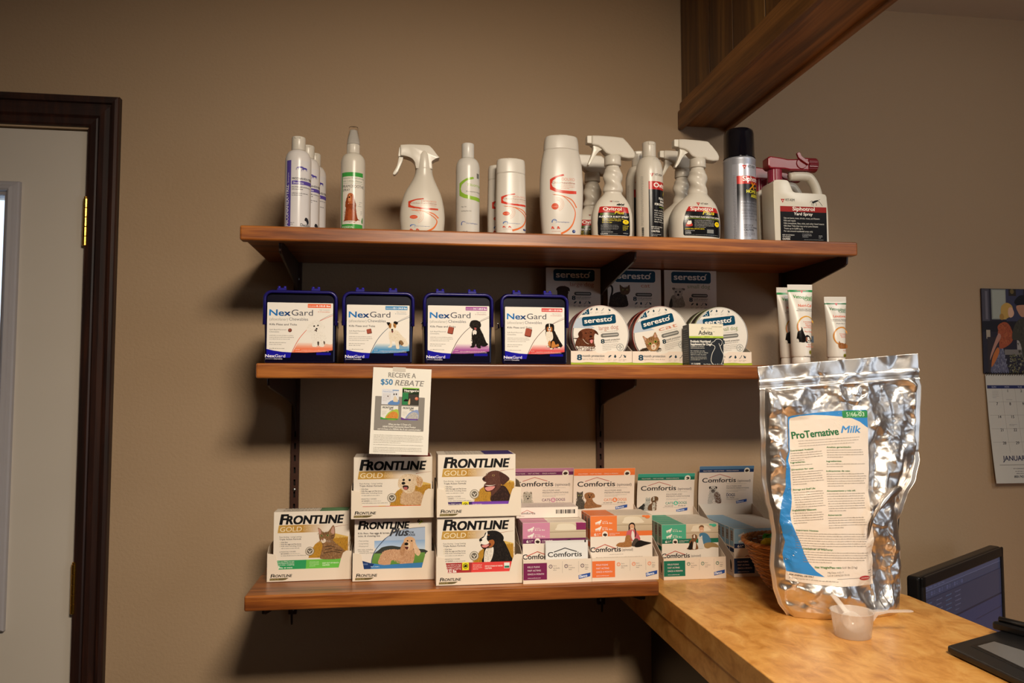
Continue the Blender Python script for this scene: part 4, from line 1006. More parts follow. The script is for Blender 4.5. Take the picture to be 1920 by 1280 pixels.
def f_fluffy(cv):    # zoom J, upper left box
    cv.sp([(480, 545), (468, 500), (482, 440), (500, 425), (640, 440), (675, 500), (668, 548)], 'c9a47c'); cv.fur([(478, 545), (490, 430), (640, 440), (665, 545)], 420, 22, 85, ['d2b08a', 'b38a62', 'e3c8a6', '9a7250', 'c9a47c'], 3.4, spread=50)
    cv.sp([(440, 360), (455, 310), (490, 282), (540, 275), (600, 285), (650, 305), (665, 340), (655, 385), (630, 395), (600, 380), (590, 420), (560, 445), (515, 445), (490, 425), (470, 400), (450, 395)], 'dcc3a2')
    cv.fur([(445, 370), (470, 300), (540, 277), (640, 305), (655, 370), (600, 380), (570, 435), (500, 435)], 480, 20, 90, ['e6d2b6', 'c8a985', 'f0e2cc', 'b08c66', 'd9bd98'], 3.2, spread=70)
    cv.fur([(610, 300), (660, 330), (650, 390), (615, 380)], 90, 22, 85, ['c08a52', 'a87443', 'd29c66'], 3)
    cv.ell(492, 328, 11, 10, '1c120d'); cv.ell(545, 330, 11, 10, '1c120d'); cv.ell(490, 358, 17, 13, '120d0b'); cv.sp([(485, 380), (530, 380), (535, 405), (510, 420), (490, 405)], '2a1714'); cv.sp([(492, 394), (525, 394), (520, 414), (502, 416)], 'b0605c')
def f_choclab(cv):   # zoom J, upper right box
    cv.sp([(1265, 520), (1262, 450), (1300, 400), (1370, 380), (1420, 440), (1430, 520)], '2e1a15'); cv.fur([(1268, 518), (1270, 440), (1370, 390), (1425, 515)], 160, 24, 80, ['2e1a15', '41271f', '54362b', '22120e'], 4)
    cv.sp([(1180, 318), (1190, 300), (1215, 285), (1235, 262), (1270, 248), (1320, 248), (1345, 262), (1385, 280), (1420, 310), (1422, 330), (1400, 350), (1370, 375), (1350, 365), (1340, 395), (1300, 440), (1262, 470), (1250, 425), (1215, 432), (1200, 410), (1195, 370), (1215, 350), (1190, 338)], '593429')
    cv.fur([(1200, 310), (1240, 262), (1330, 255), (1345, 380), (1280, 440), (1260, 400)], 240, 18, 85, ['593429', '6b4134', '7d5142', '49281f'], 3.5)
    cv.sp([(1335, 258), (1375, 275), (1415, 308), (1420, 332), (1395, 352), (1365, 376), (1345, 355), (1338, 310)], '482820'); cv.fur([(1340, 270), (1410, 315), (1365, 365), (1345, 320)], 70, 22, 75, ['482820', '5e3a2e', '3a1f18'], 4)
    cv.ell(1192, 318, 14, 11, '2a1511'); cv.ell(1278, 288, 12, 8, 'b08a5a'); cv.ell(1278, 288, 6, 6, '120a08')
    cv.sp([(1195, 378), (1250, 385), (1300, 372), (1305, 395), (1270, 425), (1225, 432), (1205, 415)], '4c211d'); cv.sp([(1205, 395), (1290, 385), (1270, 415), (1225, 425)], 'd99088'); cv.sp([(1200, 372), (1240, 382), (1300, 372), (1250, 376)], 'efe6da')
def f_bernese(cv):   # zoom J, lower right box
    cv.sp([(1190, 1025), (1186, 960), (1195, 890), (1230, 830), (1300, 800), (1365, 830), (1400, 890), (1430, 960), (1435, 1025)], '191310'); cv.fur([(1260, 1020), (1280, 850), (1360, 830), (1420, 960), (1425, 1020)], 260, 26, 75, ['191310', '2a221d', '3b312a', '0d0a08'], 4)
    cv.sp([(1195, 1022), (1192, 960), (1205, 905), (1240, 885), (1275, 890), (1270, 960), (1240, 1022)], 'e9dfd0'); cv.fur([(1198, 1020), (1210, 905), (1265, 895), (1240, 1018)], 140, 22, 95, ['e9dfd0', 'cbbfae', 'f8f2e8', 'b5a895'], 4)
    cv.sp([(1148, 815), (1165, 800), (1190, 785), (1200, 760), (1230, 742), (1290, 740), (1340, 762), (1368, 800), (1360, 840), (1340, 850), (1310, 830), (1290, 870), (1260, 890), (1220, 895), (1185, 900), (1165, 880), (1160, 860), (1180, 850), (1155, 840)], '17120f')
    cv.fur([(1230, 748), (1330, 760), (1350, 830), (1290, 850)], 130, 20, 70, ['17120f', '2c2420', '0c0908'], 4)
    cv.sp([(1230, 830), (1270, 820), (1285, 850), (1260, 885), (1230, 885), (1215, 860)], 'a5602f'); cv.sp([(1150, 818), (1185, 800), (1205, 770), (1215, 745), (1222, 770), (1215, 815), (1235, 845), (1215, 860), (1180, 862), (1160, 840)], 'efe7db')
    cv.ell(1160, 820, 14, 12, '0e0b0a'); cv.ell(1222, 790, 7, 7, '0a0706'); cv.ell(1232, 778, 9, 4, 'a5602f')
    cv.sp([(1165, 862), (1210, 862), (1245, 848), (1250, 870), (1210, 892), (1178, 890)], '5a2420'); cv.sp([(1172, 870), (1235, 862), (1215, 884), (1185, 886)], 'de8f88')
def f_spaniel(cv):   # zoom J, lower left box; body standing left
    cv.rect(240, 870, 700, 960, '8fb0d8', 'c9dbec'); cv.sp([(290, 945), (330, 925), (400, 918), (470, 930), (500, 925), (620, 950), (700, 960), (700, 1000), (260, 1010)], '3a3f3a')
    cv.rect(220, 985, 700, 1100, '6f9a4a', '5a8a3a')
    cv.sp([(300, 1000), (330, 965), (400, 950), (480, 955), (520, 930), (600, 960), (605, 1020), (590, 1080), (560, 1096), (520, 1098), (485, 1098), (470, 1060), (400, 1050), (380, 1090), (310, 1092), (275, 1070), (285, 1030)], 'c99c78')
    cv.fur([(295, 1010), (340, 960), (480, 955), (600, 970), (590, 1080), (490, 1090), (400, 1050), (300, 1085)], 480, 24, 85, ['d2a884', 'b58560', 'e3c2a0', 'a06e4b', 'c99c78'], 3.6, spread=35)
    cv.sp([(505, 880), (520, 850), (560, 838), (600, 855), (612, 890), (600, 940), (570, 965), (530, 962), (512, 935)], 'd9ae86')
    cv.sp([(508, 885), (480, 930), (474, 990), (495, 1010), (515, 970), (520, 920)], 'b98a63'); cv.sp([(600, 870), (625, 930), (660, 980), (640, 1015), (610, 990), (595, 930)], 'e3c09c')
    cv.fur([(482, 930), (478, 995), (510, 990), (515, 910)], 90, 22, 95, ['b98a63', '9c6c48', 'cfa27a'], 3.4); cv.fur([(600, 880), (650, 970), (640, 1010), (605, 980)], 110, 22, 75, ['e3c09c', 'c99c78', 'f0d6b8'], 3.4)
    cv.sp([(520, 900), (545, 890), (565, 905), (560, 940), (545, 956), (525, 945)], 'e6c8a6'); cv.ell(530, 905, 18, 14, '15100e'); cv.ell(540, 876, 7, 6, '150e0a'); cv.ell(578, 878, 7, 6, '150e0a'); cv.sp([(518, 930), (548, 932), (540, 955), (525, 950)], '5a2a26')
def sit_pair(cv, k):  # small animals on the folded headers, in zoom K coordinates for pink
    if k == 'pink':
        cv.sp([(120, 420), (122, 350), (135, 335), (150, 360), (150, 420)], 'a9a198'); cv.ell(130, 328, 14, 14, 'b9b2a8')
        cv.sp([(160, 420), (160, 380), (165, 345), (155, 330), (160, 300), (172, 286), (185, 292), (210, 292), (226, 286), (236, 305), (232, 340), (236, 380), (246, 415)], 'b5aa9a'); cv.fur([(162, 415), (165, 300), (230, 300), (240, 415)], 200, 16, 90, ['c4b8a6', '9c9080', '6b6158', 'ddd3c4'], 3)
        cv.ell(186, 328, 5, 5, '15100d'); cv.ell(212, 328, 5, 5, '15100d'); cv.ell(200, 345, 7, 6, '15100d'); cv.sp([(160, 300), (168, 290), (178, 302)], '7a6a5a'); cv.sp([(220, 300), (230, 288), (234, 306)], '7a6a5a')
    if k == 'orange':
        cv.sp([(614, 440), (612, 400), (625, 360), (620, 320), (622, 292), (640, 305), (655, 303), (672, 290), (674, 325), (668, 350), (690, 390), (694, 440)], '4d453c'); cv.fur([(618, 435), (625, 310), (670, 310), (690, 430)], 180, 15, 85, ['6b6256', '38312a', '857a6a', '2a241f'], 3)
        cv.ell(637, 326, 5, 4, '9aa050'); cv.ell(658, 326, 5, 4, '9aa050')
        cv.sp([(694, 440), (692, 400), (705, 370), (690, 345), (688, 320), (705, 305), (735, 300), (768, 308), (782, 330), (778, 348), (760, 352), (765, 375), (800, 405), (840, 415), (836, 430), (790, 436)], '9c6a42'); cv.fur([(698, 435), (710, 370), (695, 320), (770, 315), (765, 380), (800, 430)], 240, 17, 85, ['9c6a42', '7d5030', 'b8865c', '623c22'], 3)
        cv.ell(725, 325, 5, 5, '15100d'); cv.ell(748, 323, 5, 5, '15100d'); cv.ell(735, 342, 8, 6, '15100d')
    if k == 'green':   # zoom L
        cv.sp([(75, 470), (100, 450), (130, 425), (165, 400), (180, 380), (178, 350), (192, 358), (210, 352), (224, 342), (228, 370), (220, 392), (215, 440), (225, 470)], 'bdb9b0'); cv.sp([(75, 470), (100, 448), (140, 420), (165, 400), (175, 440), (150, 470)], '2c2a28'); cv.fur([(160, 460), (180, 390), (180, 350), (225, 350), (218, 465)], 150, 15, 85, ['c9c5bc', '9a968e', 'e6e2da', '55524c'], 3)
        cv.ell(194, 368, 4, 4, '2a3020'); cv.ell(212, 368, 4, 4, '2a3020')
        cv.sp([(205, 465), (210, 420), (240, 395), (232, 370), (238, 345), (262, 332), (290, 335), (304, 350), (300, 375), (285, 372), (282, 400), (285, 440), (278, 468)], '6b4a30'); cv.sp([(245, 465), (248, 400), (262, 390), (276, 400), (270, 465)], 'd9d2c4'); cv.sp([(252, 345), (262, 336), (268, 360), (262, 380), (250, 372)], 'e6dccb'); cv.fur([(212, 460), (240, 400), (240, 350), (300, 350), (280, 460)], 120, 14, 85, ['8a623e', '4a3220', 'a57a50', '2c1e14'], 3)
        cv.ell(258, 376, 6, 5, '15100d'); cv.ell(250, 360, 4, 4, '15100d'); cv.ell(272, 358, 4, 4, '15100d')
    if k == 'blue':
        cv.sp([(800, 438), (808, 380), (815, 340), (818, 300), (812, 280), (825, 270), (850, 262), (880, 266), (888, 285), (882, 310), (905, 330), (925, 370), (930, 420), (920, 436), (890, 430), (870, 400), (850, 405), (835, 438)], 'c9bdb0')
        cv.sp([(865, 335), (890, 325), (915, 345), (930, 400), (925, 436), (880, 430), (865, 380)], '6b4a36'); cv.fur([(808, 430), (820, 300), (880, 300), (920, 350), (920, 425)], 220, 15, 85, ['d6ccc0', 'a89c90', 'e9e2d8', '8a7a6c'], 3)
        cv.sp([(812, 272), (828, 268), (826, 288), (815, 292)], '3a2e28'); cv.sp([(872, 268), (890, 275), (886, 292), (876, 286)], '3a2e28')
        cv.ell(836, 290, 5, 5, '15100d'); cv.ell(866, 290, 5, 5, '15100d'); cv.sp([(832, 305), (850, 298), (868, 306), (866, 325), (850, 332), (836, 325)], '6b5f58'); cv.ell(850, 303, 7, 5, '110d0b')
def kid_girl(cv):    # zoom K
    cv.sp([(950, 600), (952, 570), (968, 552), (990, 552), (1002, 568), (1004, 600), (1010, 660), (1000, 640), (995, 600), (960, 600), (958, 650), (950, 640)], '2a1a14')
    cv.sp([(930, 690), (935, 630), (955, 612), (1000, 612), (1025, 640), (1045, 680), (1035, 700), (985, 700)], 'c8606a'); cv.sp([(980, 615), (972, 660), (985, 695), (998, 690), (996, 640)], 'e9e2d8')
    cv.sp([(960, 585), (962, 570), (978, 562), (994, 572), (996, 592), (986, 608), (970, 608)], 'd9a684'); cv.line([(970, 598), (978, 602), (988, 598)], 3, 'fbf4ec')
    cv.ell(970, 582, 2, 2, '1a1210'); cv.ell(986, 582, 2, 2, '1a1210')
    cv.line([(1003, 600), (1008, 640), (1002, 668)], 8, '2a1a14', 3)
    cv.sp([(848, 735), (870, 712), (915, 705), (925, 665), (945, 648), (965, 660), (968, 700), (975, 742), (900, 748)], 'a5713f'); cv.fur([(855, 735), (920, 710), (930, 660), (965, 665), (968, 740)], 150, 14, 80, ['a5713f', '7d502a', 'c08c58'], 3)
    cv.sp([(975, 740), (985, 700), (1005, 680), (1030, 690), (1030, 740)], '4a4038'); cv.sp([(1000, 748), (1010, 715), (1040, 695), (1080, 705), (1128, 716), (1132, 724), (1090, 735), (1040, 750)], '16130f')
def kid_boy(cv):     # zoom L
    cv.sp([(545, 640), (545, 622), (562, 612), (582, 618), (586, 640), (584, 660), (570, 674), (552, 668)], 'd9a684'); cv.sp([(543, 640), (544, 622), (560, 610), (582, 614), (588, 632), (570, 626), (552, 628)], '7a5230')
    cv.ell(557, 643, 2, 2, '1a1210'); cv.ell(574, 642, 2, 2, '1a1210'); cv.line([(556, 656), (566, 661), (576, 655)], 3, 'fbf4ec')
    cv.sp([(545, 700), (552, 680), (580, 675), (620, 690), (650, 740), (640, 770), (600, 780), (570, 760)], '4a7a9a'); cv.sp([(590, 770), (640, 760), (690, 770), (718, 790), (716, 805), (660, 800), (620, 812), (592, 800)], 'a08458')
    cv.sp([(428, 810), (450, 790), (452, 750), (478, 720), (478, 695), (500, 686), (522, 698), (524, 730), (512, 745), (530, 790), (528, 815), (470, 818)], '7a5334'); cv.sp([(484, 810), (490, 760), (500, 750), (512, 765), (508, 812)], 'e0d8cc'); cv.sp([(494, 695), (502, 690), (506, 716), (496, 726), (490, 712)], 'e9e0d2'); cv.sp([(440, 810), (455, 770), (478, 745), (482, 790), (470, 818)], '1d1713')
    cv.sp([(532, 800), (535, 740), (532, 715), (538, 702), (550, 712), (560, 705), (570, 700), (572, 730), (580, 770), (582, 808), (545, 812)], 'd8d4cc'); cv.ell(547, 722, 3, 2, '3a4a30'); cv.ell(562, 720, 3, 2, '3a4a30')
    cv.ell(496, 722, 5, 4, '120e0b'); cv.ell(488, 708, 3, 3, '120e0b'); cv.ell(508, 706, 3, 3, '120e0b')
# ------------------------------------------------------------------ second shelf: tubs, tins, tubes
ZM = 1.5449
def chewable_front(cv, D, lbs, hue, arc, txtcol):
    """D: (dx,dy) shift of zoom fields relative to the first tub"""
    dx, dy = D
    X = lambda *p: [(a + dx, b + dy) for a, b in p]
    cv.rrect(183 + dx, 372 + dy, 884 + dx, 925 + dy, 8, 'f0e9df')
    # coloured ground fading upward
    a = [(455, 915), (480, 860), (500, 815), (884, 800), (886, 905), (700, 918), (560, 920)]
    top = 'f0e9df'
    n = 10
    for i in range(n):
        t0, t1 = i / n, (i + 1) / n
        y0, y1 = 805 + 115 * t0, 805 + 115 * t1
        xa = lambda y: 455 + (920 - y) * .52
        def mixc(t):
            A, B = bytes.fromhex('f0e9df'), bytes.fromhex(hue); t = min(1, t * 1.5)
            return tuple(int(p + (q - p) * t) for p, q in zip(A, B))
        cv._a([(xa(y0) + dx, y0 + dy), (884 + dx, y0 + dy), (884 + dx, y1 + dy), (xa(y1) + dx, y1 + dy)], [[0, 1, 2, 3]], [C(mixc(t0)), C(mixc(t0)), C(mixc(t1)), C(mixc(t1))], cv.z + .2)
    cv._up()
    cv.line(X((450, 920), (480, 850), (530, 760), (600, 675), (680, 605), (760, 560), (884, 505)), 7, arc, 5, w2=4)
    cv.line(X((740, 568), (800, 530), (884, 488)), 3, '8a8078', 4)
    cv.rect(612 + dx, 382 + dy, 860 + dx, 425 + dy, hue if hue != 'ec7a52' else 'ee6f44')
    cv.text('FOR DOGS', 620 + dx, 695 + dx, 412 + dy, 10, 'f6eee6', bold=1)
    cv.text(lbs, (705 if len(lbs) < 10 else 700) + dx, 852 + dx, 414 + dy, 19, 'ffffff', bold=3)
    cv.text('Net Contents:', 740 + dx, 848 + dx, 452 + dy, 11, '9a938a'); cv.text('6 Chewables', 722 + dx, 850 + dx, 474 + dy, 13, txtcol)
    cv.text('Nex', 207 + dx, 428 + dx, 516 + dy, 66, '2f86cf', bold=3, c2='1b2a5e'); cv.text('Gard', 440 + dx, 668 + dx, 512 + dy, 64, '4c4c58')
    cv.text('(afoxolaner)', 207 + dx, 402 + dx, 570 + dy, 30, 'a9a59c'); cv.text('Chewables', 415 + dx, 617 + dx, 568 + dy, 32, '6e7078')
    cv.text('Kills Fleas and Ticks', 210 + dx, 498 + dx, 622 + dy, 20, '33333a', bold=1)
    cv.text('Soft Beef-Flavored', 210 + dx, 385 + dx, 676 + dy, 13, '77736c'); cv.text('Chewables', 210 + dx, 312 + dx, 700 + dy, 13, '77736c')
    cv.greek(210 + dx, 482 + dx, 738 + dy, 3, 20, 8, '99938a', .8); cv.greek(210 + dx, 402 + dx, 816 + dy, 2, 20, 8, '8b857c', .8); cv.greek(212 + dx, 378 + dx, 880 + dy, 1, 20, 9, '8b857c')
def tub(label, cx, rz, D, lbs, hue, arc, txtcol, animal, chew, view):
    t = thing('snap_lid_tub', label, 'plastic tub', (cx, -.2265, ZM), rz, 'dark blue plastic display tubs')
    W, H, Dp = .128, .134, .105
    b = MB(); b.add(*prism([(-W / 2 + .003, .0), (W / 2 - .003, .0), (W / 2, .078), (W / 2 - .001, H - .006), (W / 2 - .008, H), (-W / 2 + .008, H), (-W / 2 + .001, H - .006), (-W / 2, .078)], -.050, Dp - .055, 'Y', .004, 3), col='06051a')
    b.build('tub_body', PURPLE, t)
    # raised front rim: an arch of tube-like edge over the sides and top
    w = W / 2 - .001
    path = [(-w, -.0545, .07)] + [(-w, -.0545, H - .020)] + [(-w + .013 - .013 * math.cos(R(q)), -.0545, H - .017 + .013 * math.sin(R(q))) for q in range(15, 91, 15)] + [(w - .013 + .013 * math.sin(R(q)), -.0545, H - .017 + .013 * math.cos(R(q))) for q in range(0, 76, 15)] + [(w, -.0545, H - .020), (w, -.0545, .07)]
    m = MB(); m.add(*tube(path, .0030, 10), col='1b1660', smooth=True); m.build('front_rim', PURPLE, t)
    m = MB(); m.add(*box(-W / 2 + .002, W / 2 - .002, -.0545, -.048, .001, .078, .003), col='08072a')
    m.add(*box(-W / 2 - .0012, -W / 2 + .004, -.02, .03, .070, .082, .002), col='1c1860'); m.add(*box(W / 2 - .004, W / 2 + .0012, -.02, .03, .070, .082, .002), col='1c1860')
    m.build('lower_shell', PURPLE, t)
    for x in (-.034, .026):
        m = MB(); m.add(*box(x - .008, x + .008, -.052, -.038, H - .002, H + .0035, .001), col='221c78')
        for q in (-.005, .005): m.add(*lathe([(.0024, H + .0005), (.0024, H + .0065), (.0012, H + .0072)], 12, cx=x + q, cy=-.045), col='2f28a0')
        m.build('latch', PURPLE, t)
    for s_ in (-1, 1):
        m = MB(); m.add(*lathe([(.0005, -.0022), (.002, -.0022), (.002, .0), (.0005, .0)], 12), col='d8d8e0'); q = m.build('hinge_pin', STEEL, t); q.location = (s_ * (W / 2 + .0018), -.03, .078); q.rotation_euler = (0, R(90), 0)
    cv = Cv(20)
    chewable_front(cv, D, lbs, hue, arc, txtcol)
    animal(cv)
    cx_, cy_, r_, kind = chew
    if kind == 0: cv.ell(cx_, cy_, r_, r_, '6b3528'); cv.ell(cx_ - 2, cy_ - 3, r_ * .7, r_ * .7, 'a05a4a'); cv.ell(cx_, cy_, r_ * .3, r_ * .3, '7a4034')
    else:
        cv.rot(-12 if kind == 2 else 12, cx_, cy_, dx=0)
        h = 1.0 if kind == 1 else 1.25
        cv.rrect(cx_ - r_, cy_ - r_ * h, cx_ + r_, cy_ + r_ * h, r_ * .3, '5e2a1e'); cv.rrect(cx_ - r_, cy_ - r_ * h, cx_ + r_ * .8, cy_ + r_ * h * .82, r_ * .3, 'a45240'); cv.rot()
    dx, dy = D
    cv.greek(485 + dx, 530 + dx, 888 + dy, 1, 10, 6, 'f6e2d8'); cv.greek(550 + dx, 860 + dx, 896 + dy, 1, 10, 6, 'f6e2d8'); cv.greek(490 + dx, 860 + dx, 909 + dy, 1, 10, 5, 'f6e2d8')
    # dark blue swoosh base
    sw = [(183, 882), (260, 900), (350, 913), (450, 919), (600, 920), (760, 912), (892, 890)]
    cv.poly([(a + dx, b + dy) for a, b in sw + [(892, 1010), (183, 1010)]], '07061c')
    cv.poly([(a + dx, b + dy) for a, b in [(183, 882), (260, 900), (350, 913), (446, 919), (432, 976), (183, 976)]], '1c189c')
    cv.rect(710 + dx, 918 + dy, 866 + dx, 945 + dy, '1b1790')
    cv.text('Nex', 170 + dx, 268 + dx, 973 + dy, 32, 'f2eef2', bold=3); cv.text('Gard', 272 + dx, 380 + dx, 973 + dy, 32, 'e6e2ea', bold=1)
    cv.text('(afoxolaner)', 172 + dx, 252 + dx, 994 + dy, 15, 'aaa6c0'); cv.text('Chewables', 258 + dx, 350 + dx, 996 + dy, 16, 'd6d2e2', bold=1)
    p = MB(); x0, kk = view
    cv.paint(p, flat(0, -.0555, 0), kk, x0, 1040 + dy, clip=(-61, 1, 61, 132), grid=None)
    p.build('front_print', GLOSS, t)
k_ = .1650
tub('dark blue plastic tub with an orange-banded white front picturing a white curly dog', -.1805, 2.0, (0, 0), '4-10.0 lbs', 'ec7a52', 'd9552f', 'd9714e', poodle, (426, 676, 21, 0), (535, k_))
def sh(fn, dx, dy):
    def g(cv):
        n = len(cv.it); cv.rot(0, 0, 0, dx=dx, dy=dy); fn(cv); cv.rot()
    return g
# the other three prints are drawn in their own zoom fields and shifted to the first tub's field
tub('dark blue plastic tub with a light-blue-banded front picturing a brown-faced white terrier', -.0400, 1.0, (0, 0), '10.1-24.0 lbs', '4f93c4', '2c4a68', '8a9aa8', sh(terrier, -868, -22), (433, 672, 27, 1), (535, k_ * .982))
tub('dark blue plastic tub with a purple-banded front picturing a sitting black dog', .1075, .5, (0, 0), '24.1-60.0 lbs', 'a5559a', '4a2430', 'a06a70', sh(blackdog, 82, -42), (443, 656, 32, 2), (530, k_ * .99))
tub('dark blue plastic tub with a red-banded front picturing a tricolour dog, beside the round tins', .2520, .5, (0, 0), '60.1-121.0 lbs', 'd9504e', '6b2a28', 'c0625c', sh(bernese_sit, -752, -38), (456, 670, 38, 2), (533, k_ * .985))

# round collar tins in trays with header cards
NAVY = '0f4560'
def pest(cv, x, y, s, k, c='1c3a48'):
    if k == 0: cv.sp([(x - 12 * s, y + 9 * s), (x - 6 * s, y - 4 * s), (x + 8 * s, y - 10 * s), (x + 13 * s, y - 7 * s), (x + 4 * s, y + 3 * s)], c); cv.line([(x - 8 * s, y + 10 * s), (x - 12 * s, y + 16 * s)], 2 * s, c); cv.line([(x, y + 4 * s), (x - 2 * s, y + 13 * s)], 2 * s, c)
    if k == 1: cv.sp([(x, y - 14 * s), (x + 7 * s, y - 4 * s), (x + 9 * s, y + 5 * s), (x, y + 13 * s), (x - 9 * s, y + 5 * s), (x - 7 * s, y - 4 * s)], c)
    if k == 2: cv.line([(x - 12 * s, y + 12 * s), (x - 2 * s, y + 8 * s), (x + 5 * s, y - 2 * s), (x + 12 * s, y - 14 * s)], 4 * s, c, 4)
    if k == 3: cv.ell(x + 3 * s, y + 2 * s, 10 * s, 7 * s, c, -50); cv.ell(x - 6 * s, y - 8 * s, 5 * s, 4 * s, c); cv.line([(x - 4 * s, y + 4 * s), (x - 8 * s, y + 10 * s)], 2 * s, c); cv.line([(x + 6 * s, y - 6 * s), (x + 13 * s, y - 6 * s)], 2 * s, c)
def serlogo(cv, x0, y0, x1, y1, tc='f0ebe2'):
    h = y1 - y0; cv.rrect(x0, y0, x1, y1, h * .2, NAVY); cv.text('seresto', x0 + h * .24, x1 - h * .46, y0 + h * .70, h * .52, tc, bold=3)
    ex = x1 - h * .46
    cv.line([(ex - h * .05, y0 + h * .42), (ex - h * .01, y0 + h * .24), (ex + h * .10, y0 + h * .20)], h * .07, tc, 3)
def collar_ring(cv, x0, y0, x1, y1, c='75746f'):
    cx, cy, rx, ry = (x0 + x1) / 2, (y0 + y1) / 2, (x1 - x0) / 2, (y1 - y0) / 2
    cv.rrect(x0, y0, x1, y1, ry * .95, c); cv.rrect(x0 + rx * .22, cy - ry * .35, x1 - rx * .1, cy + ry * .30, ry * .3, 'b9b5ad')
def tin_art(cv, who, sub, tc, half=False):
    """zoom F coordinates of the first tin: centre 505,632, radius 247"""
    cv.ell(505, 632, 247, 250, 'e8e4dd', n=64); cv.ell(505, 632, 236, 238, 'ece5da', n=64)
    cv.sp([(262, 700), (262, 600), (300, 500), (345, 448), (350, 520), (470, 600), (430, 760), (290, 765)], 'b9c4d0')
    for i, x in enumerate((425, 472, 521, 580)): pest(cv, x, 420 + (0, -2, 0, 4)[i], .85, i); cv.greek(x - 14, x + 14, 446, 2, 8, 3.5, 'a8a196')
    cv.poly([(340, 468), (402, 412), (408, 462)], NAVY); cv.ring(378, 450, 11, 3, 'd8e0e2')
    n0 = cv.z
    cv.rot(6, 490, 515); serlogo(cv, 345, 472, 636, 550); cv.text(sub, 482, 650, 596, 34, tc); cv.rot()
    cv.rot(5, 580, 620); cv.greek(505, 655, 606, 1, 5, 4, '9a9388'); collar_ring(cv, 503, 618, 660, 652); cv.text('8', 501, 530, 700, 34, '15323f', bold=4); cv.text('month protection', 534, 664, 682, 15, '6e6a66', bold=1); cv.text('against fleas, ticks & lice', 534, 650, 698, 11, 'a09a90'); cv.greek(508, 640, 716, 4, 14, 4.5, '9a9388'); cv.rot()
    cv.ring(671, 737, 29, 3, '5b6b70'); cv.text('BAYER', 652, 690, 741, 9, '5b6b70', bold=1); cv.text('BAYER', 664, 678, 728, 9, '5b6b70', bold=1); cv.text('BAYER', 664, 678, 756, 9, '5b6b70', bold=1)
    who(cv)
def tin(label, cx, cy, roll, who, sub, tc, rimc, group, front=True):
    rad, dep = .0583, .034
    t = thing('round_tin', label, 'tin', (cx, cy, ZM + .0020 + rad), 0, group)
    m = MB(); P = [(rad * .94, -dep / 2), (rad * .985, -dep / 2 + .0012), (rad, -dep / 2 + .004), (rad, -.003), (rad - .0008, -.0028), (rad - .0008, dep / 2 - .003), (rad - .003, dep / 2), (.0005, dep / 2)]
    n = 72; v = []; f = []
    for r_, d_ in P:
        for i in range(n):
            a = 2 * math.pi * i / n; v.append((r_ * math.cos(a), d_, r_ * math.sin(a)))
    fc = []
    for k in range(len(P) - 1):
        for i in range(n):
            f.append((k * n + i, (k + 1) * n + i, (k + 1) * n + (i + 1) % n, k * n + (i + 1) % n)); fc.append([C('ebe6de' if k < 1 else rimc)] * 4)
    f.append([len(P) * n - n + i for i in range(n)]); fc.append([C(rimc)] * n)
    f.append([i for i in range(n)][::-1]); fc.append([C('ebe6de')] * n)
    m.add(v, f, smooth=True, fcols=fc); m.build('tin_body', PLAST, t)
    cv = Cv(30); tin_art(cv, who, sub, tc)
    p = MB(); cv.paint(p, flat(0, -dep / 2, 0), .2330, 505, 632)
    keep = [(i, f_) for i, f_ in enumerate(p.f) if all(math.hypot(p.v[a][0], p.v[a][2]) < rad * 0.975 for a in f_)]
    idx = [i for i, _ in keep]; p.f = [p.f[i] for i in idx]; p.c = [p.c[i] for i in idx]; p.m = [p.m[i] for i in idx]; p.s = [p.s[i] for i in idx]
    o = p.build('lid_print', GLOSS, t)
    t.rotation_euler = (0, R(-roll), 0)
    return t
def who_cat(cv): cv.rot(0, 0, 0, dx=-540, dy=0); tabby(cv); cv.rot()
def who_pup(cv): cv.rot(0, 1180, 320, dx=-800, dy=370, sc=1.15); pup_white(cv); cv.rot()
tg = 'round collar tins, {} ones'
defs = ((.3895, 0, choc_lab, 'large dog', 'c08a7c', 'a8565a', 'large dog', 'brown dog'), (.5125, 9, who_cat, 'cat', 'd08a70', 'b0483c', 'cat', 'tabby cat'), (.6365, 1, who_pup, 'small dog', '8f9c6a', '9aa37c', 'small dog', 'white puppy'))
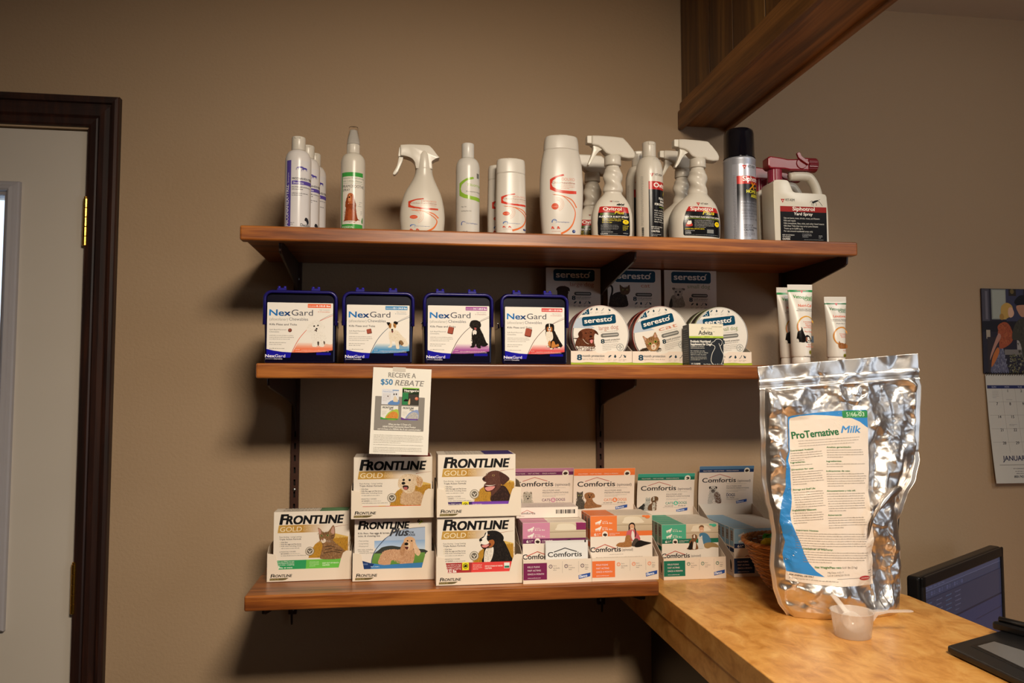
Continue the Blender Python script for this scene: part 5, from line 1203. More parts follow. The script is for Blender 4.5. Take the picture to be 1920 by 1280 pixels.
for cx, roll, who, sub, tc, rim, w1, w2 in defs:
    f_ = tin('front white round tin printed with a %s, upright in its shallow tray' % w2, cx, -.2295, roll, who, sub, tc, rim, 'tins printed with a ' + w2)
    dup(f_, (cx + .001, -.193, ZM + .0603), None, 'tin hidden behind the front tin printed with a %s, only its coloured rim showing' % w2, 'tins printed with a ' + w2)
    # tray with header card
    W = .1222; x0, x1 = cx - W / 2, cx + W / 2
    t = thing('display_tray', 'white display tray with header card for the tins printed with a ' + w2, 'display tray', (cx, -.252, ZM), 0, 'white trays under the round tins')
    h = W / 2; L_ = .222
    m = MB(); m.add(*box(-h, h, 0, L_, 0, .0008), col='e9dccb')
    # front panel with thumb notch
    nt_ = [(-h, 0), (h, 0), (h, .0278), (.012, .0278)] + [(.012 * math.cos(R(q)), .0278 - .0045 * math.sin(R(q))) for q in range(20, 161, 20)] + [(-.012, .0278), (-h, .0278)]
    m.add(*prism(nt_, 0, .0007, 'Y'), col='ecdccb')
    m.build('tray_front', MATTE, t)
    for s_ in (-1, 1):
        m = MB(); m.add(*prism([(.0007, 0), (L_ - .001, 0), (L_ - .001, .09), (.10, .052), (.045, .045), (.0007, .0278)], s_ * h - (.0007 if s_ > 0 else 0), s_ * h + (0 if s_ > 0 else .0007), 'X'), col='dccdba'); m.build('tray_side', MATTE, t)
    hx = {'large dog': -.0065, 'cat': .0115, 'small dog': .0195}[sub]
    m = MB(); m.add(*box(hx - .0622, hx + .0622, L_ - .0015, L_ - .0007, .0008, .224), col='ece4d8')
    cv = Cv(33)
    cv.rect(70, 60, 530, 440, 'ece4d8')
    serlogo(cv, 132, 72, 488, 172)
    cv.text(sub, 275 if sub != 'cat' else 360, 480 if sub != 'cat' else 440, 214, 34, tc)
    if sub == 'large dog': lab_peek(cv)
    elif sub == 'cat': cv.rot(0, 0, 0, dx=-515, dy=-20); cat_stand(cv); cv.rot()
    else: cv.rot(0, 0, 0, dx=-1000, dy=-25); pup_white(cv); cv.rot()
    collar_ring(cv, 310, 262, 458, 292, '55544f'); cv.text('8', 292, 320, 330, 34, '15323f', bold=4); cv.text('month protection', 326, 455, 312, 13, '6e6a66', bold=1); cv.greek(326, 455, 324, 1, 5, 6, '8a8580')
    for i, x in enumerate((318, 360, 405, 440)): pest(cv, x, 352, .95, i); cv.greek(x - 14, x + 14, 380, 2, 8, 4, '8a8580')
    cv.paint(m, flat(hx - .0622, L_ - .0015, .224), .2645, 68, 60, clip=(0.3, -120, 122, -.3))
    m.build('header_card', CARD, t)
    cv = Cv(34)
    cv.rect(278, 862, 806, 884, 'a3b32c'); cv.line([(278, 862), (340, 866), (420, 860), (520, 864), (640, 860), (720, 864), (806, 860)], 4, '8fa41f', 3)
    cv.text('8', 332, 370, 840, 44, '15455c', bold=5); cv.text('month protection', 376, 564, 814, 20, '5f605f', bold=2); cv.text('against fleas, ticks & lice', 376, 560, 838, 14, 'b0a497')
    for i, x in enumerate((610, 656, 702, 738)): pest(cv, x, 808, 1.05, i); cv.greek(x - 16, x + 16, 838, 2, 9, 4, 'a89c90')
    p = MB(); cv.paint(p, flat(-h, 0, 0), .2333, 278, 884); p.build('tray_print', CARD, t)

# small black carton in front of the third tray
t = thing('supplement_carton', 'small black and cream carton with a white-outlined dog, in front of the round tins', 'box', (.5845, -.2985, ZM), -3)
W, H, D_ = .0675, .0785, .0405
m = MB(); m.add(*box(-W / 2, W / 2, 0, D_, 0, H, .0005, 1), col='1b2026')
m.add(*box(-W / 2 + .0006, W / 2 - .0006, .0006, D_ - .0006, H - .0002, H + .0002), col='e9e2c8')
cv = Cv(40)
cv.rect(1282, 540, 1580, 885, '171d26'); cv.rect(1282, 540, 1580, 655, 'ebe3cb'); cv.rect(1282, 640, 1580, 656, 'a9c23a'); cv.rrect(1385, 636, 1490, 652, 5, 'c3d65a')
cv.ring(1397, 574, 8, 4, '4a4a44'); cv.text('VET ONE', 1412, 1482, 580, 11, '9a957f'); cv.text('Advita', 1364, 1486, 628, 36, '23262a', bold=2); cv.text('TM', 1490, 1504, 606, 6, '55554c')
cv.greek(1480, 1570, 562, 1, 5, 6, '77735f'); cv.greek(1415, 1460, 648, 1, 5, 6, '5f7020')
cv.text('Probiotic Nutritional', 1293, 1468, 694, 20, 'e9e6dc', bold=3); cv.text('Supplement for Dogs', 1293, 1474, 718, 20, 'e9e6dc', bold=3)
cv.text('Suplemento probiotico', 1293, 1412, 732, 9, 'd6d3c8', bold=1); cv.text('nutricional para perros', 1293, 1414, 746, 9, 'd6d3c8', bold=1)
y = 770
for s_ in ('For veterinary use only.', 'Keep out of reach of children', 'Store in a cool, dry place', ): cv.text(s_, 1293, 1293 + len(s_) * 5.2, y, 10, 'c6c3b8', bold=1); y += 16
cv.greek(1293, 1440, 818, 4, 9, 5, 'aaa79c'); cv.text('V1 510098', 1298, 1376, 882, 14, 'e2dfd4', bold=2); cv.text('Net Weight: Two oz. 30 x 1.00 g', 1405, 1578, 882, 9, 'd6d3c8', bold=1)
cv.line([(1490, 880), (1470, 850), (1480, 790), (1505, 740), (1500, 722), (1480, 712), (1478, 695), (1500, 684), (1515, 668), (1545, 665), (1568, 680), (1566, 705), (1550, 722), (1540, 700)], 4, 'e6e3d8', 5, w2=3)
cv.line([(1550, 722), (1562, 760), (1580, 800), (1570, 850), (1560, 875)], 4, 'e6e3d8', 5)
cv.paint(m, flat(-W / 2, 0, H), .2265, 1282, 539)
cv = Cv(41); cv.greek(4, 34, 14, 16, 4.2, 1.6, '8d9096'); cv.text('Supplement', 4, 26, 9, 3, 'b5b8bc')
def side(u, v, h): return (-W / 2 - h / 1000, D_ - .001 - u / 1000, H + v / 1000)
cv.paint(m, side, 1, 0, 0)
m.build('printed_carton', CARD, t)
# give the carton one colour-separate lid flap
m = MB(); m.add(*box(-W / 2, W / 2, .0002, .0012, H - .0002, H + .0010), col='ebe3cb'); m.build('lid_flap', CARD, t)

# squeeze tubes standing on their caps
def squeeze(label, cx, cy, W, H, kind, group=None, rz=0):
    t = thing('squeeze_tube', label, 'tube', (cx, cy, ZM), rz, group)
    w = W / 2; S = []; n = 48
    hb = .019
    keys = [(hb, .0165, .0165, 0, 2), (hb + .004, .0185, .0185, 0, 2), (H * .4, w * .80, .0165, 0, 2), (H * .75, w * .93, .0085, 0, 2), (H - .011, w, .0022, 0, 2.4), (H - .0105, w, .0012, 0, 2.6), (H, w, .0011, 0, 2.6)]
    S = secs_smooth(keys, 6)
    S = [(z, max(rx, .001), max(ry, .0008), c, e) for z, rx, ry, c, e in S]
    m = MB(); m.add(*loft(S, n), col='eee7dc', smooth=True); m.build('tube_body', PLAST, t)
    m = MB(); m.add(*lathe([(.0175, 0), (.0185, .001), (.0168, .0178), (.0160, .019), (.0004, .019)], 60), col='f0e9df', smooth=True); m.build('cap', PLAST, t)
    cv = Cv(42)
    if kind == 1:
        cv.rect(380, 222, 620, 242, '2f8f4e'); cv.poly([(495, 226), (526, 226), (511, 254)], 'c8322e'); cv.rect(470, 226, 552, 230, 'c8322e')
        cv.rot(-3, 430, 290); cv.text('Vetoquinol', 428, 600, 298, 30, '3a9a4c', bold=2); cv.text('CARE', 528, 606, 316, 18, '3a9a4c', bold=2); cv.rot()
        cv.text('Nutri-Cal', 466, 592, 377, 24, 'ee6f4c', bold=2); cv.text('Palatable high calorie', 460, 600, 402, 8, '3f3f3f', bold=1); cv.text('Nutritional Supplement for', 448, 612, 416, 8, '3f3f3f', bold=1)
        cv.ring(535, 560, 88, 12, 'f08a5a', 95, 270, 96); cv.ring(535, 560, 88, 9, 'e0a83c', 200, 350, 96); cv.ring(535, 560, 92, 3, '8fb06a', 130, 230, 100)
        for i, s_ in enumerate(('Concentrated', 'Source of', 'Vitamins', 'and Minerals')): cv.text(s_, 498 + (0, 16, 18, 0)[i], 600 - (0, 16, 12, 0)[i], 518 + i * 17, 11, 'ee7a5c', bold=1)
        cv.text('Plus Omega', 504, 600, 606, 12, 'ee7a5c', bold=1)
        cv.sp([(440, 640), (448, 600), (470, 590), (478, 570), (472, 562), (484, 566), (490, 592), (500, 620), (512, 650), (505, 690), (490, 698), (465, 695), (440, 690), (437, 665)], '15110f'); cv.sp([(436, 690), (438, 665), (450, 670), (452, 694)], 'e6dfd4')
        cv.sp([(505, 655), (520, 632), (550, 640), (570, 668), (565, 690), (545, 698), (510, 696)], '1a1512'); cv.sp([(530, 650), (548, 655), (556, 690), (530, 696), (524, 675)], 'efe7da'); cv.sp([(512, 655), (524, 650), (526, 680), (512, 690)], '8a5230'); cv.ell(541, 682, 7, 5, '15110f')
        cv.sp([(575, 690), (570, 675), (590, 668), (596, 632), (606, 640), (618, 625), (625, 690)], '4c5660'); cv.sp([(560, 668), (575, 660), (600, 655)], 'd8a838')
        cv.text('For Oral', 530, 590, 722, 12, 'ee7a5c', bold=1); cv.text('Supplementation', 512, 606, 738, 10, 'ee7a5c', bold=1); cv.sp([(545, 770), (585, 768), (586, 795), (565, 802), (545, 795)], '8f8a2c'); cv.text('NASC', 550, 582, 788, 10, '3c3a10', bold=2)
        cv.text('Net Weight: 4.25 oz (120 g)', 494, 612, 826, 9, '4a4a4a', bold=1)
        x0, kk, y0 = 500, .2265, 905
    else:
        cv.rect(690, 326, 912, 338, '2f7a4e'); cv.poly([(790, 326), (822, 326), (806, 352)], 'c8322e')
        cv.rot(-3, 740, 380); cv.text('Vetoquinol', 738, 890, 392, 26, '2f7a4e', bold=2); cv.text('CARE', 822, 892, 410, 16, '2f7a4e', bold=2); cv.rot()
        cv.text('Laxatone', 766, 885, 458, 22, 'ee6f4c', bold=2); cv.text('Lubricant for elimination', 745, 900, 482, 8, '3f3f3f', bold=1); cv.text('and prevention of hairballs', 750, 896, 494, 8, '3f3f3f', bold=1); cv.text('Maple flavor', 786, 874, 520, 8, '3f3f3f', bold=1)
        cv.ring(835, 635, 78, 10, 'e9a04c', 110, 360, 82); cv.ring(835, 635, 82, 4, 'c8803a', 130, 300, 88)
        for i, s_ in enumerate(('Formulated', 'Easy to use', 'Oral Gel')): cv.text(s_, 806 + i * 6, 878 - i * 4, 616 + i * 15, 10, 'ee7a5c', bold=1)
        cv.sp([(792, 690), (800, 676), (806, 690), (830, 694), (850, 700), (868, 690), (876, 664), (880, 662), (880, 690), (905, 712), (900, 735), (860, 745), (800, 744), (788, 715)], 'a5693a'); cv.fur([(795, 735), (800, 700), (860, 705), (895, 720), (860, 742)], 90, 12, 70, ['a5693a', '7d4a26', 'c48a56'], 2.4)
        cv.ell(805, 708, 3, 3, '2a1810'); cv.ell(825, 708, 3, 3, '2a1810')
        cv.text('For Cats', 832, 878, 766, 9, 'ee7a5c', bold=1); cv.sp([(838, 795), (876, 793), (876, 822), (857, 828), (838, 822)], '8f8a2c'); cv.text('NASC', 844, 872, 812, 9, '3c3a10', bold=2)
        cv.text('Net Wt: 2.5 oz (70.9 g)', 796, 880, 856, 8, '4a4a4a', bold=1)
        x0, kk, y0 = 803, .2265, 905
    p = MB(); cv.paint(p, frontproj(S), kk, x0, y0, clip=(-W / 2 * 990, 1, W / 2 * 990, H * 1000), grid=(1.8, 6), dz=.03); p.build('tube_print', GLOSS, t)
    return t
q1 = squeeze('tall white squeeze tube with puppy print and orange ring, front one of the pair', .8035, -.252, .052, .1655, 1, 'tall white tubes with a green stripe', -4)
dup(q1, (.803, -.205, ZM), -2, 'tall white squeeze tube half hidden behind its puppy-printed twin')
squeeze('short white squeeze tube with a tan cat print, standing apart at the shelf end', .8915, -.232, .0465, .1445, 2, None, -6)
# ------------------------------------------------------------------ flyer taped to the second shelf
t = thing('rebate_flyer', 'white rebate flyer hanging from the edge of the second shelf', 'flyer', (0, 0, 0))
m = MB(); cv = Cv(50)
# drawn in zoom H coordinates; corners (405,112) (1117,135) (1075,1195) (362,1180)
cv.quad([(0, 0), (712, 0), (712, 1062), (0, 1062)], ['ece6da'] * 4)
D = lambda x, y: (x - 405 + (y - 112) * .04, y - 112 - (x - 405) * .026)
def T_(s_, x0, x1, y, h, c, **k): a = D(x0, y); cv.text(s_, a[0], a[0] + x1 - x0, a[1], h, c, **k)
T_('RECEIVE A', 588, 922, 233, 58, '8b8680', bold=2); T_('$50', 497, 638, 322, 66, '3f7fae', bold=3); T_('REBATE', 668, 1018, 332, 66, '8b8680', bold=2, shear=.22)
cv.rrect(40, 352, 645, 770, 8, '8b857e')
for (x, y, w_, h_, k_2) in ((118, 262, 208, 188, 0), (366, 238, 206, 212, 1), (116, 465, 208, 168, 2), (364, 465, 206, 166, 3)):
    if k_2 == 0:
        cv.rect(x, y, x + w_, y + h_, 'dcdce0'); cv.text('NexGard', x + 14, x + 140, y + 40, 20, '8fa6cc'); cv.rect(x + 128, y + 8, x + 205, y + 18, '5a86b8'); cv.greek(x + 14, x + 110, y + 66, 6, 16, 7, 'b9a9a0')
        cv.sp([(x + 80, y + h_ - 2), (x + 120, y + 140), (x + w_, y + 130), (x + w_ - 1, y + h_ - 2)], '5f86bd'); cv.sp([(x + 145, y + 150), (x + 145, y + 110), (x + 160, y + 80), (x + 185, y + 110), (x + 200, y + 150)], 'dccbb0'); cv.ell(x + 148, y + 62, 8, 12, '3a302a'); cv.ell(x + 176, y + 60, 8, 12, '3a302a'); cv.ell(x + 75, y + 88, 7, 7, '3a2520')
    elif k_2 == 1:
        cv.rect(x, y, x + w_, y + h_, '23331f'); cv.rect(x, y, x + w_, y + 12, '7fc03a'); cv.rect(x + 4, y + 60, x + 75, y + h_ - 3, '2f7f4c'); cv.rect(x + 80, y + 80, x + w_ - 4, y + h_ - 3, '3f3a33'); cv.text('Heartgard', x + 24, x + 170, y + 48, 28, 'f2efe6', bold=3); cv.rect(x + 182, y + 28, x + 198, y + 46, 'e9e2d6'); cv.ell(x + 178, y + 130, 22, 20, 'c8694c'); cv.ell(x + 172, y + 124, 12, 10, 'e29a7c')
        cv.sp([(x + 20, y + 165), (x + 40, y + 140), (x + 72, y + 145), (x + 74, y + 165)], '15120f'); cv.sp([(x + 76, y + 200), (x + 80, y + 160), (x + 98, y + 130), (x + 100, y + 200)], 'c9a67c'); cv.greek(x + 24, x + 120, y + 62, 1, 5, 6, '9fc08a')
    else:
        g = k_2 == 2
        cv.rect(x, y, x + w_, y + h_, 'e4e0d6'); cv.text('FRONTLINE', x + 16, x + 150, y + 34, 22, '1a1a1c', bold=3, shear=.2); cv.text('Plus', x + 100, x + 150, y + 58, 24, '2a2a2e', bold=1, shear=.3)
        cv.sp([(x + 60, y + h_ - 4), (x + 80, y + 100), (x + 130, y + 60), (x + w_ - 2, y + 46), (x + w_ - 2, y + h_ - 4)], 'a9bf4a' if g else '8a9cc4'); cv.sp([(x + 70, y + h_ - 10), (x + 100, y + 100), (x + 150, y + 70), (x + 200, y + 90), (x + 200, y + h_ - 12)], 'd28a3a' if g else 'b9b5b0')
        cv.fur([(x + 75, y + h_ - 12), (x + 100, y + 100), (x + 200, y + 80), (x + 195, y + h_ - 14)], 90, 14, 70, ['c97a2c', 'e3a85c', 'b0642a'] if g else ['3a3a40', 'dcd8d2', '8a8a90', 'c9c5c0'], 4)
        cv.poly([(x, y + h_ - 30), (x + 40, y + h_ - 14), (x + w_, y + h_ - 14), (x + w_, y + h_), (x, y + h_)], '3f9a3c' if g else '6b3a8c'); cv.greek(x + 16, x + 70, y + 70, 4, 14, 5, 'a9a59c')
cv.text('When you buy 12 Doses of a', 212, 490, 700, 20, 'efeae0', bold=2, shear=.2); cv.text('HEARTGARD (ivermectin) Brand Product', 146, 550, 730, 20, 'efeae0', bold=2, shear=.2); cv.text('and 12 Doses of a MERIAL flea & tick control product', 86, 612, 760, 20, 'efeae0', bold=2, shear=.2)
cv.greek(46, 660, 828, 6, 18, 7, 'aaa59b'); cv.greek(46, 660, 945, 1, 18, 7, 'aaa59b'); cv.greek(46, 640, 978, 4, 18, 7, 'aaa59b', .5)
m.add(*box(0, .1045, .0000, .0004, -.155, 0), col='ece6da')
cv.paint(m, flat(0, 0, 0), .1467, 0, 0, clip=(0, -155, 104.5, 0), base=.04)
m.build('printed_sheet', MATTE, t)
t.location = (-.0465, -.3045, 1.5385); t.rotation_euler = (R(-.6), R(2.2), 0)
m = MB(); m.add(*box(.035, .058, -.0006, .0006, -.006, .0016), col='cfc7ba'); m.build('tape', CARD, t)

# ------------------------------------------------------------------ bottom shelf: trays of flea treatment boxes
ZS = 1.1400
def fl_common(cv, sub, ox, oy, kind):
    """upper-left zoom J box field: x 45-750, y 125-585"""
    cv.rect(45, 120, 750, 720, 'e9ddcd')
    cv.text('F', 104, 172, 238, 92, '0c0b0d', bold=5, shear=.18); cv.text('RONTLINE', 162, 684, 237, 76, '0c0b0d', bold=5, shear=.18)
    cv.ring(693, 158, 6, 2, '555049')
    pts = [(95, 248), (400, 248), (390, 318), (86, 318)]
    cv.quad([(95, 246), (320, 246), (312, 318), (84, 318)], ['c39a4a', 'b98a3c', 'b98a3c', 'c39a4a']); cv.quad([(318, 246), (560, 246), (520, 318), (310, 318)], ['b98a3c', 'e9ddcd', 'e9ddcd', 'b98a3c'])
    cv.text('GOLD', 104, 305, 306, 44, 'f0e2c2', bold=0, shear=.12); cv.text('FOR', 322, 392, 275, 18, 'dcc18c', shear=.1); cv.text(sub, 318, 396, 302, 20, 'dcc18c', shear=.1)
    cv.text('Fast-Acting - Long Lasting', 102, 303, 362, 13, '5f5a55'); cv.text('Triple Action Formula', 102, 300, 384, 15, '38343a', bold=1)
    y = 410
    for i, s_ in enumerate(('Kills fleas', 'Kills flea eggs and flea larvae', 'Kills ticks including those')):
        cv.line([(104, y - 5), (108, y), (114, y - 11)], 2, 'b9a13a'); cv.text(s_, 120, 120 + (58, 182, 182)[i], y, 11, '3c383c', bold=1 if i < 2 else 0); y += 18
    cv.greek(120, 290, 465, 1, 5, 7, '8a857c'); cv.text('6 MONTHLY DOSES', 106, 252, 498, 11, '4c484a'); cv.text('NET CONTENTS', 118, 190, 516, 11, '3c383c', bold=1); cv.greek(195, 300, 514, 1, 5, 6, '99948a'); cv.greek(118, 362, 533, 1, 5, 8, '99948a')
    # golden field in an arc
    cv.poly([(370, 556), (385, 500), (430, 430), (500, 380), (600, 362), (735, 368), (735, 560)], 'b8862c')
    cv.poly([(600, 330), (735, 365), (735, 372), (600, 380)], 'd8b25c'); cv.fur([(385, 550), (400, 470), (500, 390), (730, 380), (730, 550)], 320, 26, 100, ['a57624', 'd0a040', '8a6a20', 'c08c30', '6b5a20'], 3.5)
    cv.line([(600, 275), (650, 265), (735, 256)], 4, 'a5552c', 4, w2=1.5)
def tray_f(t, W, s=1.0, rz=0):
    """cardboard display tray: front lip with cut out, sides, back, floor"""
    h = W / 2; D_ = .098
    P = [(-h, .0006), (h, .0006), (h, .053), (h - .010, .054), (h - .016, .050), (h - .019, .042), (h - .024, .0225), (-h + .021, .0225), (-h + .0155, .050), (-h, .053)]
    m = MB(); m.add(*prism(P, 0, .0007, 'Y'), col='e9dac6'); m.add(*box(-h, h, 0.0008, D_, 0, .0008), col='d8c7b0')
    cv = Cv(51); cv.text('F', 245, 264, 957, 23, '121012', bold=3, shear=.18); cv.text('RONTLINE', 261, 386, 956, 18, '121012', bold=3, shear=.18)
    cv.poly([(240, 962), (366, 962), (345, 974), (325, 977), (238, 977)], '6a5c38'); cv.text('GOLD', 243, 300, 974, 10, 'b8a468')
    cv.paint(m, flat(-h, 0, 0), .272, 220, 987)
    m.build('tray_front', MATTE, t)
    for s_ in (-1, 1):
        m = MB(); m.add(*prism([(.0007, .001), (D_, .001), (D_, .062), (.02, .062), (.0007, .053)], s_ * h - (.0007 if s_ > 0 else 0), s_ * h + (0 if s_ > 0 else .0007), 'X'), col='dccbb6'); m.build('tray_side', MATTE, t)
    m = MB(); m.add(*box(-h, h, D_ - .0007, D_, .001, .062), col='dccbb6'); m.build('tray_back', MATTE, t)
def fl_box(parent_label, cx, y0, z, W, H, n, art, group, backlab, rz=0, topcol='9a8c80', depth=.0215):
    cv = art
    t = thing('flea_treatment_box', parent_label, 'box', (cx, y0, z), rz, group)
    m = MB(); m.add(*box(-W / 2, W / 2, .0, depth, 0, H, .0004, 1), col='e3d6c5')
    cv.paint(m, flat(-W / 2, 0, H), W * 1000 / 700, 48, 122, clip=(.3, -H * 1000 + .3, W * 1000 - .3, -.3))
    tv = Cv(52); tv.text('FRONTLINE', 16, 90, 8, 5.5, '2a2628', bold=3); tv.rect(W * 600, 0.5, W * 980, depth * 1000 - 1, topcol); tv.greek(16, W * 560, 15, 2, 3, 1, '8a8278')
    tv.paint(m, lambda u, v, h: (-W / 2 + u / 1000, depth + v / 1000, H + h / 1000), 1, 0, 0)
    m.build('printed_carton', CARD, t)
    for i in range(1, n):
        dup(t, (cx + .0005 * (i % 2), y0 + i * (depth + .0004), z), rz, backlab, group)
    return t
def bar(cv, y0, y1, ca, cb, xs, txt=None, pic=True):
    cv.quad([(48, y0), (xs, y0), (xs - 12, y1), (48, y1)], [ca] * 4); cv.quad([(xs, y0), (750, y0), (750, y1), (xs - 12, y1)], [cb] * 4)
    for i, s_ in enumerate(('For use ONLY on dogs', 'and puppies 8 weeks', 'and older weighing')): cv.text(s_, 118, 260, y0 + 22 + i * 17, 10, 'f4ebe0', bold=1)
    if txt: cv.text(txt, 125, 220, y0 + 84, 26, 'f8f2ea', bold=3)
    if pic: cv.rect(xs - 90, y0 - 2, xs - 30, y0 + 66, 'e8dc2c'); cv.ring(xs - 60, y0 + 30, 20, 5, '1d1a10'); cv.sp([(xs - 74, y0 + 38), (xs - 66, y0 + 20), (xs - 50, y0 + 20), (xs - 48, y0 + 38)], '1d1a10')
    cv.greek(xs + 8, xs + 90, y0 + 24, 4, 13, 5, 'f2dccf'); cv.text('KEEP OUT OF REACH OF CHILDREN', xs + 115, xs + 275, y0 + 42, 11, 'f8eee4', bold=2); cv.text('CAUTION', xs + 115, xs + 175, y0 + 62, 13, 'f8eee4', bold=2)
def seal(cv, x, y): cv.ell(x, y, 41, 41, '8a8072'); cv.ell(x, y, 35, 35, 'ddd2c0'); cv.ell(x, y, 26, 26, '6b6256'); cv.line([(x - 16, y - 8), (x, y + 8), (x + 16, y - 8)], 7, 'e9e0d0'); cv.line([(x, y + 4), (x, y + 18)], 6, 'e9e0d0')

# cat box, its own field mapped onto the common one: I -> J factor 1.2963
cv = Cv(60); fl_common(cv, 'CATS', 0, 0, 0)
cv.quad([(48, 572), (352, 572), (345, 680), (48, 680)], ['2f9a5c'] * 4); cv.quad([(352, 572), (750, 572), (750, 680), (345, 680)], ['6cc04c'] * 4)
for i, s_ in enumerate(('For use ONLY on cats', 'and kittens 8 weeks', 'and older weighing')): cv.text(s_, 90, 240, 588 + i * 15, 10, 'f0f6e8', bold=1)
cv.text('3', 90, 108, 646, 22, 'f4faec', bold=4); cv.text('lbs. or more', 114, 224, 646, 14, 'f4faec', bold=2); cv.greek(380, 470, 596, 4, 13, 5, 'd6f0c4'); cv.text('KEEP OUT OF REACH', 500, 650, 614, 11, 'e8f8dc', bold=2); cv.text('CAUTION', 500, 565, 634, 13, 'e8f8dc', bold=2)
cv.rot(0, 560, 490, dx=45, dy=-5); cv.it = cv.it
f = 1.2963
def TI(x, y): return ((x - 285) * f + 48, (y - 487) * f + 122)
cv.T = TI; f_cat(cv); cv.T = None
seal(cv, 382, 492)
t1 = thing('display_tray', 'white card tray of the cat treatment box at the end near the door', 'display tray', (-.1640, -.2045, ZS), 1, 'white card trays with a cut-out front'); tray_f(t1, .1545)
fl_box('white and green carton printed with a tabby cat, in the tray nearest the door', -.1610, -.2025, ZS + .001, .1395, .1275, 2, cv, 'cat treatment cartons', 'carton standing behind the tabby cat carton', 1, '4f8a5c')
# lower middle: sky blue arc box with a standing spaniel
cv = Cv(61)
cv.rect(48, 100, 760, 720, 'e9dfd2')
cv.rot(0, 0, 0, dx=-12, dy=-545)
cv.rect(60, 660, 770, 1180, 'e9dfd2')
cv.poly([(215, 1110), (222, 1020), (260, 940), (340, 850), (450, 790), (560, 765), (700, 755), (700, 1110)], 'aebfd8'); cv.line([(215, 1110), (222, 1020), (260, 940), (340, 850), (450, 790), (560, 765), (700, 755)], 7, '4a5a78', 4, w2=4)
cv.rot()
cv.T = lambda x, y: (x - 12, y - 545)
f_spaniel(cv)
cv.poly([(60, 655), (215, 655), (200, 1120), (60, 1120)], 'e9dfd2'); cv.poly([(200, 1110), (215, 1110), (222, 1020), (260, 940), (215, 930), (60, 940), (60, 1110)], 'e9dfd2')
cv.line([(212, 1110), (222, 1020), (260, 940), (340, 850)], 7, '4a5a78', 4)
cv.text('F', 96, 150, 764, 74, '0c0b0d', bold=5, shear=.18); cv.text('RONTLINE', 142, 550, 762, 60, '0c0b0d', bold=5, shear=.18); cv.text('6', 630, 652, 712, 30, '23282a', bold=3); cv.poly([(640, 735), (662, 690), (688, 708), (660, 716)], 'a9c23a')
cv.rot(); cv.T = lambda x, y: (x - 12, y - 545)
cv.text('Kills fleas, flea eggs & larvae,', 92, 378, 808, 15, '2f2c30', bold=1); cv.text('ticks, & chewing lice', 92, 290, 832, 15, '2f2c30', bold=1)
cv.text('Plus', 378, 548, 828, 66, '3c3e46', bold=4, shear=.4); cv.text('FOR', 550, 598, 808, 16, '2a2a30', bold=2, shear=.1); cv.text('DOGS', 540, 608, 832, 18, '2a2a30', bold=2, shear=.1)
for i, s_ in enumerate(('Fast-acting', 'Long-lasting', 'Waterproof')): cv.text('- ' + s_, 92, 186, 874 + i * 24, 12, '7a756c')
cv.text('Kills ticks, including', 92, 226, 952, 11, '5a564e'); cv.text('those that may', 96, 190, 967, 11, '5a564e'); cv.text('transmit Lyme disease', 105, 246, 982, 11, '5a564e')
cv.poly([(110, 1040), (200, 1068), (330, 1090), (430, 1085), (700, 1075), (700, 1130), (110, 1130)], '3f7fb8'); cv.poly([(110, 1040), (200, 1068), (240, 1078), (200, 1130), (110, 1130)], '1f3a6e'); cv.text('DOGS', 134, 182, 1084, 12, '9ab0d8'); cv.greek(210, 290, 1106, 1, 5, 7, 'cfe0f0')
cv.T = None
t2 = thing('display_tray', 'white card tray holding the blue-sky carton, lower tray of the middle stack', 'display tray', (-.0075, -.2255, ZS), -1, 'white card trays with a cut-out front'); tray_f(t2, .1525)
fl_box('white carton with a blue sky arc and standing golden spaniel', -.0090, -.2235, ZS + .001, .1440, .1150, 4, cv, 'blue arc cartons of the middle stack', 'carton behind the golden spaniel carton in the same tray', -1, '6a86a8')
# upper middle: fluffy dog
cv = Cv(62); fl_common(cv, 'DOGS', 0, 0, 0); f_fluffy(cv); seal(cv, 388, 486)
bar(cv, 556, 700, 'b5362c', 'd8592c', 365, None); cv.rect(60, 556, 365, 562, 'b5362c')
t3 = thing('display_tray', 'white card tray holding the fluffy tan dog cartons, set on top of another tray', 'display tray', (-.0105, -.2450, ZS + .1185), 0, 'white card trays with a cut-out front'); tray_f(t3, .1520)
fl_box('white carton with a fluffy tan dog, under the rebate flyer', -.0100, -.2430, ZS + .1195, .1455, .1125, 4, cv, 'fluffy dog cartons', 'carton behind the fluffy tan dog carton', 0, '8a3a30')
# right stack, lower: tricolour dog
cv = Cv(63); fl_common(cv, 'DOGS', 0, 0, 0); cv.T = lambda x, y: (x - 722, y - 490); f_bernese(cv); cv.T = None; seal(cv, 380, 468)
bar(cv, 526, 640, 'a83434', 'df4642', 362, '-132 lbs'); cv.rect(650, 536, 700, 586, 'e4e8e0'); cv.rect(653, 564, 697, 582, '2f7a5c')
t4 = thing('display_tray', 'white card tray holding the red-barred tricolour dog carton, lower tray beside the pink display', 'display tray', (.1490, -.2785, ZS), 0, 'white card trays with a cut-out front'); tray_f(t4, .1590)
fl_box('white carton with a red bar and black, white and tan dog', .1430, -.2765, ZS + .001, .1440, .1225, 4, cv, 'red bar cartons', 'carton behind the black, white and tan dog carton', 0, '9a3a34')
